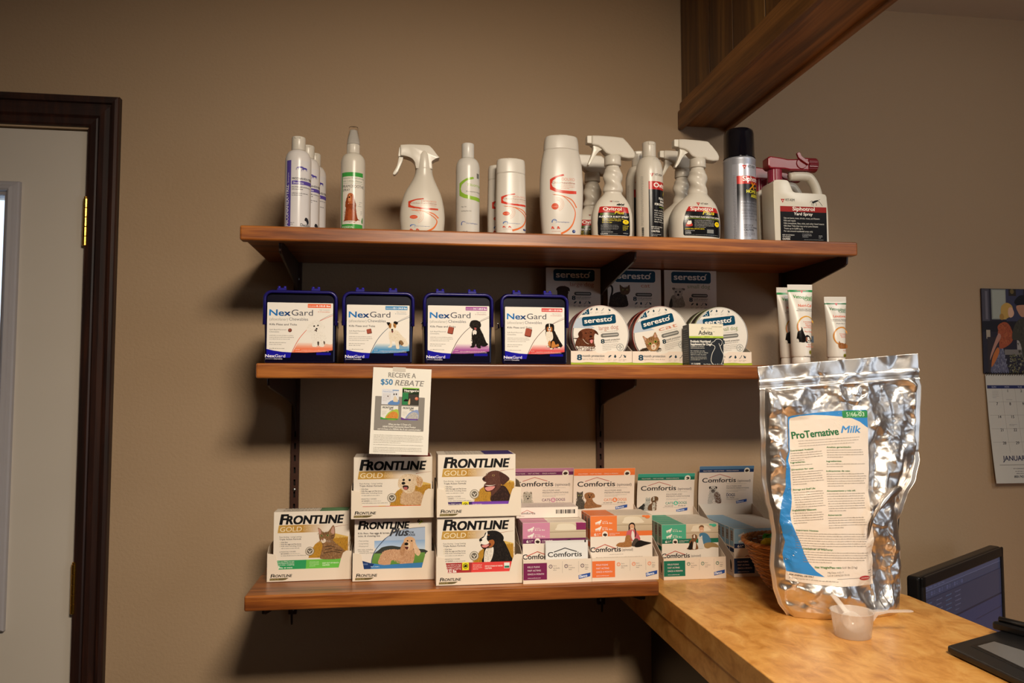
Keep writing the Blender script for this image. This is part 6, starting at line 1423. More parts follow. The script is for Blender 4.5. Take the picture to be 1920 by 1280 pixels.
# right stack, upper: chocolate dog
cv = Cv(64); fl_common(cv, 'DOGS', 0, 0, 0); cv.T = lambda x, y: (x - 732, y + 22); f_choclab(cv); cv.T = None; seal(cv, 376, 472)
bar(cv, 540, 640, '3a2464', '7440a8', 355, None)
t5 = thing('display_tray', 'white card tray holding the chocolate dog cartons, upper tray beside the pink display', 'display tray', (.1480, -.2830, ZS + .1240), .5, 'white card trays with a cut-out front'); tray_f(t5, .1560)
fl_box('white carton with a purple bar and open-mouthed chocolate dog', .1435, -.2810, ZS + .1250, .1445, .1130, 4, cv, 'chocolate dog cartons', 'carton behind the chocolate dog carton', .5, '463a7a')

# ------------------------------------------------------------------ colour coded tablet displays
THEME = dict(pink=('6b2a56', 'b57a94', 'd08aa6', '7a2450'), orange=('e8763c', 'e8763c', 'ec7f40', 'e8763c'), green=('1f6f58', '3fa088', '4fb898', '1f6f58'), blue=('24385e', '6a8cac', '94bcd6', '24385e'))
def roof(cv, x0, x1, y0, y1, c, w_=5): cv.line([(x0, y1), ((x0 + x1) / 2 - 4, y0), (x1, y1)], w_, c)
def tdisp(label, kind, cx, y0, z, W, L_, hz, rz=0, frontH=.043):
    dark, mid, lite, sq = THEME[kind]
    t = thing('display_tray', label, 'display tray', (cx, y0, z), rz)
    h = W / 2
    m = MB(); m.add(*box(-h, h, 0, .0008, 0, frontH), col='e6d5c2'); m.add(*box(-h, h, .0008, L_, 0, .0008), col='d8c7b0')
    cv = Cv(70)     # field: zoom K front panel of the pink tray x 145-760, y 905-1118
    cv.rect(147, 940, 357, 1085, sq)
    for i, s_ in enumerate(('KILLS FLEAS', 'FAST ACTING', 'ONCE A MONTH')): cv.text(s_, 184, (292, 302, 330)[i], 980 + i * 31, 14, 'e9d6d8', bold=1)
    cv.text('www.comfortis.com', 184, 300, 1073, 9, 'e9d6d8', bold=1)
    for x in (390, 530, 677): cv.ring(x, 973, 14, 5, dark if kind != 'pink' else '4a2a4c'); cv.line([(x - 5, 970), (x + 6, 970)], 4, dark)
    for x in (414, 552, 700): cv.text('Starts', x, x + 30, 972, 11, '9a8f86'); cv.greek(x, x + 60 if x < 690 else x + 40, 992, 2, 16, 8, '9a8f86')
    for x in (496, 643): cv.line([(x, 930), (x, 1032)], 2, 'a89c92')
    cv.poly([(642, 1056), (750, 1036), (748, 1068), (644, 1090)], '2a4f9c'); cv.rot(8, 648, 1080); cv.text('Elanco', 650, 722, 1080, 22, 'e6ebf4', bold=3, shear=.15); cv.rot()
    cv.paint(m, flat(-h, 0, 0), W * 1000 / 617, 145, 1118)
    m.build('tray_front', MATTE, t)
    for s_ in (-1, 1):
        m = MB(); P = [(.0008, .001), (L_ - .001, .001), (L_ - .001, .12), (L_ - .03, .108), (.0008, frontH)]
        m.add(*prism(P, s_ * h - (.0008 if s_ > 0 else 0), s_ * h + (0 if s_ > 0 else .0008), 'X'), col='dccbba')
        if s_ < 0:
            sv = Cv(71); sv.sp([(6, -16), (9, -24), (13, -26), (13, -14), (11, -6), (8, -6)], '2c2420'); sv.greek(5, 16, -2, 1, 3, 2, '55504a')
            sv.paint(m, lambda u, v, hh: (-h - hh / 1000, .004 + u / 1000, .006 + v / 1000), 1, 0, 0)
        m.build('tray_side', MATTE, t)
    # header card, rising from the back and leaning a little
    HW = W * 1.01; HH = .086; zb = hz - HH
    m = MB(); g = 6; k = HW * 1000 / 548
    def hdr(u, v, hh):
        q = max(-.2, min(1.2, (v / 1000 - (zb - .002)) / HH)); return (-HW / 2 + u / 1000, L_ - .002 - hh / 1000 - .012 * q * q, v / 1000)
    v = []; f = []
    zs = [.001, zb * .5, zb] + [zb + HH * i / 8 for i in range(1, 9)]
    for z_ in zs:
        for x_ in (0, HW * 1000):
            for d_ in (0, -.9): v.append(hdr(x_, z_ * 1000, d_))
    for i in range(len(zs) - 1):
        a = i * 4; b = a + 4; f += [(a, a + 2, b + 2, b), (a + 1, b + 1, b + 3, a + 3), (a, b, b + 1, a + 1), (a + 2, a + 3, b + 3, b + 2)]
    a = len(zs) * 4 - 4; f.append((a, a + 2, a + 3, a + 1)); m.add(v, f, col='e9dccd')
    cv = Cv(72)     # field: zoom K orange header x 592-1132, y 90-490
    HD = {'pink': 'b57a94', 'orange': 'ec7f40', 'green': '3fa088', 'blue': '55799a'}[kind]
    cv.rect(588, 90, 1136, 128, HD); cv.rect(588, 122, 1136, 152, dark); cv.rect(588, 152, 1136, 465, 'ead9ca'); cv.rect(588, 465, 1136, 492, dark)
    cv.text('KILLS FLEAS  -  FAST ACTING  -  ONCE A MONTH', 628, 982, 141, 9, 'e9d8cc', bold=1)
    cv.ell(1066, 138, 29, 29, 'eadfce'); cv.sp([(1046, 140), (1058, 126), (1078, 128), (1084, 140), (1070, 150), (1056, 150)], '3a2a22')
    roof(cv, 690, 908, 170, 204, 'b5483c'); cv.text('Comfortis', 624, 960, 248, 42, '1f1d22', bold=2); cv.text('(spinosad)', 978, 1110, 246, 22, '6a6060', bold=1)
    cv.text('CHEWABLE TABLETS', 870, 900, 266, 6, '8a7f78'); cv.greek(905, 1070, 266, 1, 5, 5, 'a89c92'); cv.text('KILLS FLEAS AND', 870, 1020, 292, 12, '6a5f5c', bold=1); cv.text('PREVENTS INFESTATIONS', 868, 1096, 312, 12, '6a5f5c', bold=1); cv.greek(868, 1080, 328, 2, 12, 5, 'a89c92')
    if kind == 'blue': cv.text('FOR', 870, 892, 356, 7, '24385e'); cv.text('DOGS', 870, 955, 384, 26, '24385e', bold=2); cv.text('20.1-40 lbs', 870, 950, 402, 10, '4a4a54', bold=2); cv.greek(870, 1000, 416, 1, 5, 5, '6a6a70')
    else:
        cc = {'pink': '7a4a6c', 'orange': 'e08a5c', 'green': '3f8a78'}[kind]
        cv.text('CATS', 864, 936, 380, 22, cc, bold=2); cv.ell(962, 370, 22, 20, lite); cv.text('&', 951, 974, 380, 22, 'e9d9ca', bold=3); cv.text('DOGS', 988, 1068, 378, 22, cc, bold=2); cv.greek(856, 945, 398, 1, 5, 8, '6a5f5c'); cv.greek(985, 1060, 398, 1, 5, 8, '6a5f5c'); cv.greek(840, 1072, 410, 1, 5, 4, '8a7f78')
    cv.poly([(966, 430), (1076, 412), (1074, 438), (968, 455)], '2a4f9c'); cv.rot(8, 970, 450); cv.text('Elanco', 974, 1046, 448, 16, 'e6ebf4', bold=3, shear=.15); cv.rot()
    if kind == 'pink': cv.T = lambda x, y: (x + 540, y + 8)
    if kind == 'green': cv.T = lambda x, y: ((x - 95) * .98 + 588, (y - 150) * .95 + 130)
    if kind == 'blue': cv.T = lambda x, y: ((x - 710) * 1.04 + 588, (y - 65) * .96 + 92)
    sit_pair(cv, kind); cv.T = None
    cv.paint(m, lambda u, v, hh: hdr(u, v + hz * 1000, hh), k, 588, 90, grid=(0, 8), clip=(0.2, -86.5, HW * 1000 - .2, -.2))
    m.build('header_card', CARD, t)
    return t
def tbox(label, kind, cx, y0, z, W, H, depth, n, group, backlab, rz=0, person=None, front=True):
    dark, mid, lite, sq = THEME[kind]
    t = thing('tablet_carton', label, 'box', (cx, y0, z), rz, group)
    m = MB(); m.add(*box(-W / 2, W / 2, 0, depth, 0, H, .0004, 1), col='ece0d2')
    cv = Cv(75)   # field: zoom L green box  x 205-720, y 600-1110 (H)
    k = W * 1000 / 515
    cv.rect(205, 598, 720, 1150, 'ece0d2')
    cv.rect(205, 598, 425, 730, lite if kind != 'green' else '4fae8e')
    if kind == 'blue': cv.rect(205, 598, 720, 730, lite)
    else:
        cv.quad([(425, 598), (720, 598), (720, 730), (425, 730)], ['d8c8ae', 'd8c8ae', 'c0ae94', 'c0ae94']); cv.rect(425, 672, 720, 678, 'a8977c'); cv.rect(425, 722, 720, 730, 'b0a086'); cv.sp([(480, 640), (500, 612), (600, 612), (640, 640), (640, 660), (480, 660)], 'e6dac4')
    cv.rect(205, 724, 720, 762, dark if kind != 'orange' else 'e8763c')
    # animal pictograms
    for yy, dg in ((660, 0), (710, 1)):
        cv.sp([(245, yy - 8), (262, yy - 14), (280, yy - 22), (290, yy - 20), (292, yy - 8), (282, yy - 2), (262, yy - 2), (250, yy)], 'f2ece2')
        for x in (252, 262, 276, 284): cv.line([(x, yy - 4), (x - 2, yy + 10)], 4, 'f2ece2')
        cv.ell(292, yy - 24, 6, 6, 'f2ece2'); cv.text('CATS' if not dg else 'DOGS', 303, 345, yy - 12, 8, 'f2ece2'); cv.text(('4.1-6 lbs', '5-10 lbs')[dg], 303, 385, yy + 2, 11, 'f2ece2', bold=2)
    cv.text('6', 236, 252, 755, 20, 'f4ece4', bold=3); cv.greek(258, 292, 742, 2, 10, 5, 'f0e0d8'); cv.ell(325, 748, 24, 28, 'efe4d6'); cv.sp([(308, 750), (320, 738), (338, 742), (342, 752), (328, 762)], '3a2a22'); cv.greek(362, 450, 742, 2, 11, 5, 'f0e0d8')
    cv.greek(250, 640, 930, 2, 14, 5, 'b5a597')
    roof(cv, 235, 420, 826, 862, 'c0503c', 6); cv.text('Comfortis', 205, 455, 884, 38, '232026', bold=2); cv.text('(spinosad)', 466, 556, 880, 20, '6a6060')
    cv.greek(360, 480, 908, 1, 5, 5, 'a89c92')
    if person == 'boy': kid_boy(cv)
    if person == 'girl': cv.T = lambda x, y: ((x - 640) * 1.02 + 205, (y - 490) * .98 + 598); kid_girl(cv); cv.T = None
    if person == 'hair': cv.sp([(540, 790), (550, 750), (575, 735), (600, 742), (615, 770), (600, 790)], '15110e'); cv.sp([(550, 800), (560, 770), (590, 768), (600, 800)], 'c99a78')
    if kind != 'blue': cv.ell(680, 612, 22, 14, lite); cv.ell(650, 606, 16, 8, lite)
    if kind == 'pink': cv.rect(640, 605, 720, 660, '8a2a5c'); 
    cv.paint(m, flat(-W / 2, 0, H), k, 205, 598, clip=(.3, -H * 1000 + .3, W * 1000 - .3, -.3))
    tv = Cv(76); w = W * 1000; d = depth * 1000
    tv.rect(.4, -d + .3, w * .40, -.2, lite if kind != 'green' else '4fae8e'); tv.rect(w * .40, -d + .3, w - .4, -.2, 'e6d8c6' if kind != 'blue' else 'e2d8ca'); tv.greek(w * .45, w * .9, -d * .55, 2, 3.4, 1.1, 'a39684'); tv.rect(.4, -.6, w - .4, 0, 'b9a896')
    tv.paint(m, lambda u, v, h: (-W / 2 + u / 1000, v / 1000, H + h / 1000), 1, 0, 0)
    sv = Cv(77); sv.rect(.4, .4, d - .4, H * 380, lite if kind != 'green' else '8fb8a4'); sv.rect(d * .25, 5, d * .8, 26, 'd8c8bc'); sv.barcode(d * .3, 6, d * .75, 25, '3a3434', vert=True); sv.rect(.4, H * 420, d - .4, H * 500, dark)
    sv.paint(m, lambda u, v, h: (-W / 2 - h / 1000, depth - u / 1000, H + v / 1000), 1, 0, 0)
    m.build('printed_carton', CARD, t)
    for i in range(1, n): dup(t, (cx - .0003 * (i % 3) - math.sin(R(rz)) * i * (depth + .0003), y0 + i * (depth + .0003), z), rz, backlab, group)
    return t
tdisp('display tray with a purple and pink header card, beside the stacked dog treatments', 'pink', .2940, -.2865, ZS, .1295, .168, .1960)
tbox('pink-topped tablet carton, front of the row in the purple display', 'pink', .2925, -.2640, ZS + .001, .1215, .1065, .0235, 4, 'pink-topped tablet cartons', 'pink-topped tablet carton in the row behind the front one', -1, 'hair')
m = MB(); cvp = Cv(78)
t = thing('sample_card', 'small white sample card propped in the front of the purple display', 'card', (.3135, -.2760, ZS + .001), -1)
m.add(*box(-.0405, .0405, 0, .0006, 0, .0745), col='e8e4e0'); cvp.rect(335, 745, 722, 1110, 'dedcd8'); cvp.rect(345, 765, 715, 1100, 'e6e4e0'); roof(cvp, 412, 620, 812, 846, '1c1a20', 8); cvp.text('Comfortis', 357, 665, 888, 42, '1c1a20', bold=2); cvp.rect(690, 735, 704, 765, '1c1a20')
cvp.paint(m, flat(-.0405, 0, .0745), .2093, 335, 745, clip=(0, -74, 81, 0)); m.build('printed_card', CARD, t)
t = thing('tablet_carton', 'flat white tablet carton with a barcode lying on the pink-topped cartons', 'box', (.2880, -.2160, ZS + .1082), -1)
m = MB(); m.add(*box(-.0610, .0610, 0, .062, 0, .0205, .0004, 1), col='ebe0d4'); cvp = Cv(79)
roof(cvp, 125, 235, 494, 518, 'b5483c', 4); cvp.text('Comfortis', 98, 250, 530, 20, '3a363a', bold=1); cvp.text('(spinosad)', 104, 150, 548, 8, '8a8078'); cvp.barcode(436, 492, 615, 528, '1c1a1c');
cvp.paint(m, flat(-.0610, 0, .0205), .218, 80, 470, clip=(0, -20.3, 122, 0))
tv = Cv(80); tv.rect(2, -60, 120, -2, 'd9c9c0'); tv.greek(30, 110, -40, 4, 5, 1.4, 'a08a98'); tv.greek(20, 100, -15, 2, 5, 1.8, '7a4a6c'); tv.paint(m, lambda u, v, h: (-.061 + u / 1000, v / 1000, .0205 + h / 1000), 1, 0, 0)
m.build('printed_carton', CARD, t)
tdisp('display tray with an orange header card, last one on the wooden shelf', 'orange', .4240, -.2855, ZS, .1290, .160, .1945)
tbox('orange-topped tablet carton picturing a girl with two dogs', 'orange', .4230, -.2640, ZS + .001, .1220, .1165, .0235, 3, 'orange-topped tablet cartons', 'orange-topped tablet carton hidden behind the one with the girl', 0, 'girl')
tdisp('display tray with a green header card, standing on the counter', 'green', .5905, -.2075, 1.1184, .1305, .178, .1930, 0)
tbox('green-topped tablet carton picturing a boy with a dog and cat', 'green', .5900, -.1845, 1.1194, .1205, .1045, .0235, 5, 'green-topped tablet cartons', 'green-topped tablet carton in the row behind the boy', 0, 'boy')
tdisp('display tray with a blue header card, standing beside the basket', 'blue', .7395, -.2020, 1.1184, .1290, .190, .2060, 0, .040)
tbox('light blue tablet carton, nearest of the row beside the basket', 'blue', .7385, -.2000, 1.1194, .1235, .0955, .0212, 8, 'light blue tablet cartons', 'light blue tablet carton in the row behind the nearest one', 0)
# ------------------------------------------------------------------ foil bag standing on the counter
def foil():
    m, nt, N, L, P = nodes('crumpled_foil')
    P.inputs['Metallic'].default_value = 1.0; P.inputs['Roughness'].default_value = .36
    P.inputs['Base Color'].default_value = (*C('e2dbd4'), 1)
    tc = N.new('ShaderNodeTexCoord')
    vr = N.new('ShaderNodeTexNoise'); vr.noise_type = 'RIDGED_MULTIFRACTAL'; vr.inputs['Scale'].default_value = 9; vr.inputs['Detail'].default_value = 4; vr.inputs['Distortion'].default_value = .5
    L.new(tc.outputs['Object'], vr.inputs['Vector'])
    n2 = N.new('ShaderNodeTexNoise'); n2.inputs['Scale'].default_value = 60; n2.inputs['Detail'].default_value = 3
    L.new(tc.outputs['Object'], n2.inputs['Vector'])
    ad = N.new('ShaderNodeMath'); ad.operation = 'MULTIPLY_ADD'; ad.inputs[1].default_value = .25
    L.new(n2.outputs['Fac'], ad.inputs[0]); L.new(vr.outputs['Fac'], ad.inputs[2])
    b = N.new('ShaderNodeBump'); b.inputs['Strength'].default_value = .5; b.inputs['Distance'].default_value = .003
    L.new(ad.outputs[0], b.inputs['Height']); L.new(b.outputs['Normal'], P.inputs['Normal'])
    return m
FOIL = foil()
BX, BY, BZ = .752, -.470, 1.1182
Lk = [(1.562, .6080), (1.5374, .6072), (1.5119, .6090), (1.471, .6088), (1.3896, .6091), (1.3446, .6101), (1.3086, .6161), (1.2906, .6215), (1.2548, .6265), (1.2016, .6216), (1.166, .6265), (1.1400, .6350), (1.1183, .6500)]
Rk = [(1.5621, .9053), (1.5151, .9078), (1.5057, .9106), (1.4514, .9067), (1.3769, .9012), (1.3447, .8900), (1.3173, .8739), (1.2945, .8661), (1.2717, .8583), (1.2397, .8593), (1.1941, .8609), (1.1579, .8598), (1.1183, .8530)]
def itp(K, z):
    if z >= K[0][0]: return K[0][1]
    for a, b in zip(K, K[1:]):
        if b[0] <= z <= a[0]:
            t = (z - b[0]) / (a[0] - b[0]); t = t * t * (3 - 2 * t) * .4 + t * .6
            return b[1] + (a[1] - b[1]) * t
    return K[-1][1]
HB = .4438
def ridge(x, y, s, sd):
    """sharp creases: distance between the two nearest cell points"""
    d = noise.voronoi(Vector((x * s, y * s, sd)), distance_metric='DISTANCE')[0]
    return d[1] - d[0], d[0]
def facet(x, y, cell, sd):
    """crumpled sheet: every cell is a tilted flat patch, neighbours meet in creases"""
    d, pts = noise.voronoi(Vector((x / cell, y / cell, sd)), distance_metric='DISTANCE')
    w = t = 0
    for q, p in zip(d, pts):
        r = noise.cell_vector(Vector((p[0] * 97.3, p[1] * 57.7, p[2] * 31.1 + sd)))
        k = math.exp(-9 * (q - d[0])); w += k
        t += k * (((x / cell - p[0]) * (r[0] - .5) + (y / cell - p[1]) * (r[1] - .5)) * 2 + (r[2] - .5) * .5)
    return t / w * cell
def crumple(x, z, side):
    q = noise.noise(Vector((x * 9, z * 8, 3 + side))) * .0075
    wx = .012 * noise.noise(Vector((x * 25, z * 25, 9))); wz = .012 * noise.noise(Vector((x * 25, z * 25, 19)))
    q += facet(x + wx, (z + wz) * .75, .062, 2.5 + side) * .34
    q += facet(x - wz, z + wx, .026, 7.5 + side) * .26
    q += facet(x + wz * .5, z * 1.3 - wx * .5, .011, 11.5 + side) * .13
    return q
def bag_pt(s, z, side, off=0.0):
    """s 0..1 across, z 0..HB height in m; side -1 front, +1 back"""
    t = z / HB
    top = 0.0245 * (s - 1) + .0      # top edge slopes up towards the right
    zz = BZ + z + (top * max(0, (t - .55) / .45) if t > .55 else 0)
    xl, xr = itp(Lk, min(zz, 1.5621)), itp(Rk, min(zz, 1.5621))
    x = xl + (xr - xl) * s
    # thickness: full at the base gusset, flat at the zip
    e = max(0.0, 1 - abs(2 * s - 1) ** 2.6) ** .62
    th = (.046 * (1 - max(0, (t - .08)) ** 1.25 * 1.12) if t > .08 else .046)
    th = max(.0012, th) * e + .0006
    if t > .90: th = .0012
    y = BY + side * th
    lab = labmask(s, t) if side < 0 else 0
    edge = min(1, min(s, 1 - s) / .05)
    tt = 1 if t < .885 else max(.12, 1 - (t - .885) / .02)
    k = crumple(x, zz, side) * (1 - .86 * lab) * (.25 + .75 * edge) * tt
    if t > .90: k = noise.noise(Vector((x * 22, zz * 14, 4))) * .004 + facet(x, zz, .03, 4.4) * .22 + .002
    base = min(1, z / .03)
    y += (k * side if t <= .90 else k) * (base * .85 + .15)
    # heat-seal strip at both sides, zip ridges across
    if t <= .90 and (s < .035 or s > .965): y = BY + side * .0009 + noise.noise(Vector((zz * 30, s * 3, 2))) * .003
    for zc, w_ in ((.922, .0035), (.932, .003), (.908, .004)):
        d = (t - zc) / w_ * .5
        if abs(d) < 2: y += side * .0016 * math.exp(-d * d)
    # pinched waist on the right, where a fold leaves the body
    if s > .80 and .34 < t < .62: y += side * -.010 * math.sin((t - .34) / .28 * math.pi) * ((s - .80) / .2)
    if z < .012: y = BY + (y - BY) * (1 - .25 * (1 - z / .012))
    return (x - BX, y + side * off - BY, zz - BZ)
def labmask(s, t):
    a = min(1, max(0, (s - .10) / .06)); b = min(1, max(0, (.69 - s) / .06)); c_ = min(1, max(0, (t - .10) / .06)); d = min(1, max(0, (.82 - t) / .06))
    return min(a, b, c_, d)
bag = thing('foil_bag', 'large crumpled silver foil bag of milk powder standing on the counter', 'bag', (BX, BY, BZ))
m = MB(); NS, NZ = 190, 290
v = []; idx = {}
for side in (-1, 1):
    for j in range(NZ + 1):
        for i in range(NS + 1): idx[side, i, j] = len(v); v.append(bag_pt(i / NS, HB * j / NZ, side))
f = []
for j in range(NZ):
    for i in range(NS):
        f.append((idx[-1, i, j], idx[-1, i + 1, j], idx[-1, i + 1, j + 1], idx[-1, i, j + 1])); f.append((idx[1, i, j], idx[1, i, j + 1], idx[1, i + 1, j + 1], idx[1, i + 1, j]))
    for i in (0, NS): f.append((idx[-1, i, j], idx[-1, i, j + 1], idx[1, i, j + 1], idx[1, i, j]))
for i in range(NS): f.append((idx[-1, i, NZ], idx[-1, i + 1, NZ], idx[1, i + 1, NZ], idx[1, i, NZ])); f.append((idx[-1, i, 0], idx[1, i, 0], idx[1, i + 1, 0], idx[-1, i + 1, 0]))
m.add(v, f, col='e2dbd4', smooth=True)
m.build('foil_pouch', FOIL, bag)
# label, drawn in zoom (1400,760) coordinates; edges (325,105)-(888,60) top, (270,1165)-(862,1203) bottom
cv = Cv(90)
edgeL = [(322, 105), (318, 160), (316, 250), (310, 330), (292, 380), (290, 480), (288, 560), (270, 630), (245, 710), (240, 790), (258, 860), (270, 920), (255, 1000), (268, 1080), (270, 1166)]
cv.poly(edgeL + [(400, 1180), (600, 1193), (848, 1204), (862, 1200), (860, 1080), (858, 900), (840, 800), (838, 700), (848, 600), (868, 400), (884, 200), (890, 70), (880, 60), (720, 64), (500, 80), (350, 95)], 'e6d8c8')
B = '2f86cc'
cv.poly([(322, 105), (350, 95), (500, 80), (720, 64), (880, 60), (890, 70), (884, 182), (870, 172), (830, 140), (780, 118), (700, 105), (600, 96), (500, 92), (400, 97), (335, 112), (326, 140)], B)
cv.poly(edgeL[:13] + [(262, 1040), (268, 1080), (270, 1108), (400, 1125), (490, 1135), (440, 1100), (400, 1050), (375, 990), (355, 920), (330, 860), (305, 800), (302, 740), (308, 700), (316, 640), (318, 560), (316, 450), (305, 390), (318, 320), (324, 250), (325, 180), (330, 118)], B)
cv.rrect(708, 66, 888, 114, 6, '2f8a4a'); cv.text('5166-03', 736, 866, 104, 27, 'cfe6c8', bold=1)
cv.rot(4.5, 342, 250); cv.text('ProTernative', 342, 670, 250, 46, '1f6b3a', bold=3); cv.rot(); cv.text('Milk', 686, 832, 213, 46, '3f8ed0', bold=2, shear=.35)
cv.rot(3, 360, 270); cv.greek(380, 825, 268, 3, 17, 5, 'a39c92', .9); cv.rot()
def col(x, y, w_, head, n, ang=2):
    cv.rot(ang, x, y); cv.text(head, x, x + min(w_ * .75, len(head) * 8.2), y, 10, '2f7a3c', bold=2); cv.greek(x, x + w_, y + 17, n, 15.5, 5.5, '8b8378', .45); cv.rot()
for q in ((320, 333, 225, 'Guaranteed Analysis:', 4), (320, 412, 150, 'Ingredients:', 1), (325, 458, 210, 'Direction for use:', 6), (328, 588, 195, 'Storage and Shelf Life:', 8), (316, 722, 200, 'Precautionary Statement:', 5)): col(*q, 4)
for q in ((575, 312, 270, 'Analisis garantizado:', 4), (565, 404, 275, 'Ingredientes:', 2), (558, 468, 280, 'Indicaciones de uso:', 6), (548, 596, 270, 'Almacenamiento y vida util:', 8), (540, 750, 275, 'Advertencia:', 5)): col(*q, 0)
col(330, 846, 490, 'Important Notice:', 7, -1.5); col(368, 964, 450, 'Disclaimer of Warranty:', 5, -2)
cv.rot(-1.5, 433, 1080); cv.text('Net Weight/Peso neto:', 433, 608, 1080, 13, '2f7a3c', bold=2); cv.text('6.61 lbs (3 kg)', 614, 720, 1080, 13, '6b645a'); cv.rot()
cv.text('Mfg Date: 4-02-17', 510, 620, 1113, 10, '8a8278'); cv.text('Lot #: LAM6220170135', 510, 660, 1131, 10, '8a8278'); cv.greek(800, 845, 1108, 2, 14, 6, '8a8278')
cv.rot(-3, 288, 1135); cv.text('FOR ANIMAL USE ONLY', 288, 424, 1133, 9, '4a443c', bold=2); cv.greek(288, 590, 1152, 1, 5, 6, '9a9186'); cv.rot()
cv.line([(570, 1149), (862, 1149)], 2, '6a625a'); cv.ell(773, 1150, 42, 15, 'b02a34'); cv.text('LALLEMAND', 744, 804, 1155, 10, 'e9c9c4', bold=2)
def bagmap(u, v, h):
    # label field mm -> bag surface (front)
    z = v / 1000; x = u / 1000
    zz = z + BZ; xl, xr = itp(Lk, min(zz, 1.5621)), itp(Rk, min(zz, 1.5621))
    s = min(.985, max(.015, (x + BX - xl) / (xr - xl))); t = z / HB
    if t > .55: z2 = z - 0.0245 * (s - 1) * (t - .55) / .45
    else: z2 = z
    p = bag_pt(s, z2, -1)
    return (p[0], p[1] - .0008 - h / 1000, p[2])
KB = .2545
m = MB()
def bagmap2(u, v, h): return bagmap(u + (.6535 - BX) * 1000, v + (1.4505 - BZ) * 1000 + 2, h)
cv.paint(m, bagmap2, KB, 325, 105, grid=(2, 2), dz=.08, base=.3)
m.s = [True] * len(m.s)
for i, sm in enumerate(m.s): m.s[i] = False
m.build('bag_label', ink('bag_label_paper', .42, .4, coat=.2), bag)
# folded corner sticking out at the right
m = MB(); P = [(.7740 - BX, -.046, 1.2540 - BZ), (.7790 - BX, -.049, 1.2840 - BZ), (.7945 - BX, -.048, 1.3050 - BZ), (.8150 - BX, -.043, 1.3190 - BZ), (.8370 - BX, -.034, 1.3260 - BZ), (.8530 - BX, -.022, 1.3275 - BZ)]
v = []; f = []
for i, p in enumerate(P):
    w_ = (.004, .012, .016, .015, .011, .003)[i]
    for q in range(7):
        a = R(-40 + q * 45); v.append((p[0] + w_ * .5 * math.sin(a), p[1] - w_ * .35 * math.cos(a), p[2] + w_ * math.sin(a) * .9))
for i in range(5):
    for q in range(6): a = i * 7 + q; f.append((a, a + 1, a + 8, a + 7))
m.add(v, f, col='e2dbd4', smooth=True); m.build('fold', FOIL, bag)

# dark flat panel behind the bag
t = thing('screen_panel', 'thin black panel leaning behind the foil bag, only its edge in view', 'panel', (.862, -.372, 1.1184))
m = MB(); m.add(*prism([(-.010, 0), (.050, 0), (.068, .190), (.005, .192)], -.005, .005, 'Y', .002, 2), col='101013'); m.build('panel_body', BLACKP, t)
m = MB(); m.add(*box(-.005, .03, -.02, .03, 0, .004, .001), col='101013'); m.build('foot', BLACKP, t)
t = thing('card_stand', 'pale card standing between the blue display and the foil bag', 'card', (.842, -.125, 1.1184))
m = MB(); m.add(*prism([(-.022, 0), (.03, 0), (.03, .205), (-.016, .212)], -.0006, .0006, 'Y'), col='8f8b84'); m.build('card_sheet', MATTE, t)
m = MB(); m.add(*prism([(0, 0), (.05, 0), (0, .12)], .0, .001, 'X'), col='8f8b84'); m.build('easel_back', MATTE, t)

# ------------------------------------------------------------------ wicker basket with a bag of sweets
t = thing('wicker_basket', 'round brown wicker basket half hidden behind the foil bag', 'basket', (.7440, -.3180, 1.1186))
def bprof(z): return .040 + .050 * (min(1, z / .088)) ** .72
m = MB(); n = 96; rings = 26
for j in range(rings):
    z = .003 + .086 * j / (rings - 1); r = bprof(z); pts = []
    for i in range(n + 1):
        a = 2 * math.pi * i / n
        w_ = .0011 * math.sin(a * 16 + (math.pi if j % 2 else 0))
        pts.append(((r + w_) * math.cos(a), (r + w_) * math.sin(a), z + .0004 * math.sin(a * 7 + j)))
    m.add(*tube(pts, .00175, 6, caps=False), col=('a06a34', 'b57a40', '8e5a2c')[j % 3], smooth=True)
BW = ink('wicker', .5, .35, bump=.3, bscale=500)
body = m.build('woven_wall', BW, t)
m = MB()
for i in range(32):
    a = 2 * math.pi * i / 32; m.add(*tube([(bprof(z) * math.cos(a), bprof(z) * math.sin(a), z) for z in (.002, .02, .04, .06, .08, .091)], .0013, 6), col='7a4a22', smooth=True)
m.build('rib', BW, t)
m = MB()
for k in range(3):
    pts = []
    for i in range(121):
        a = 2 * math.pi * i / 120; q = a * 22 + k * 2.094
        pts.append(((.0925 + .0022 * math.cos(q)) * math.cos(a), (.0925 + .0022 * math.cos(q)) * math.sin(a), .0925 + .0022 * math.sin(q)))
    m.add(*tube(pts, .0021, 7, caps=False), col=('b0703a', 'a0622e', 'bd7e48')[k], smooth=True)
m.build('braided_rim', BW, t)
m = MB(); m.add(*lathe([(.0005, .0005), (.041, .0005), (.041, .004), (.0005, .004)], 40), col='6b4020', smooth=False); m.build('base', BW, t)
t = thing('sweets_bag', 'clear bag with a yellow and green wrapper inside the wicker basket', 'wrapper', (.7420, -.3230, 1.1240))
m = MB(); rnd = random.Random(12)
cl, nt_, N_, L_, P_ = nodes('clear_film'); P_.inputs['Transmission Weight'].default_value = 1; P_.inputs['Roughness'].default_value = .1; P_.inputs['IOR'].default_value = 1.15; P_.inputs['Base Color'].default_value = (.85, .88, .82, 1)
v, f = lathe([(.0005, .004), (.03, .006), (.055, .03), (.062, .058), (.05, .080), (.028, .094), (.006, .104), (.0005, .105)], 40)
v = [(x * (1 + .22 * noise.noise(Vector((x * 40, y * 40, z * 40)))), y * (1 + .2 * noise.noise(Vector((y * 45, x * 40, z * 30)))), z * 1.02 + .010 + .006 * noise.noise(Vector((x * 70, y * 70, z * 60)))) for x, y, z in v]
m.add(v, f, col='ffffff', smooth=False); m.build('film', cl, t)
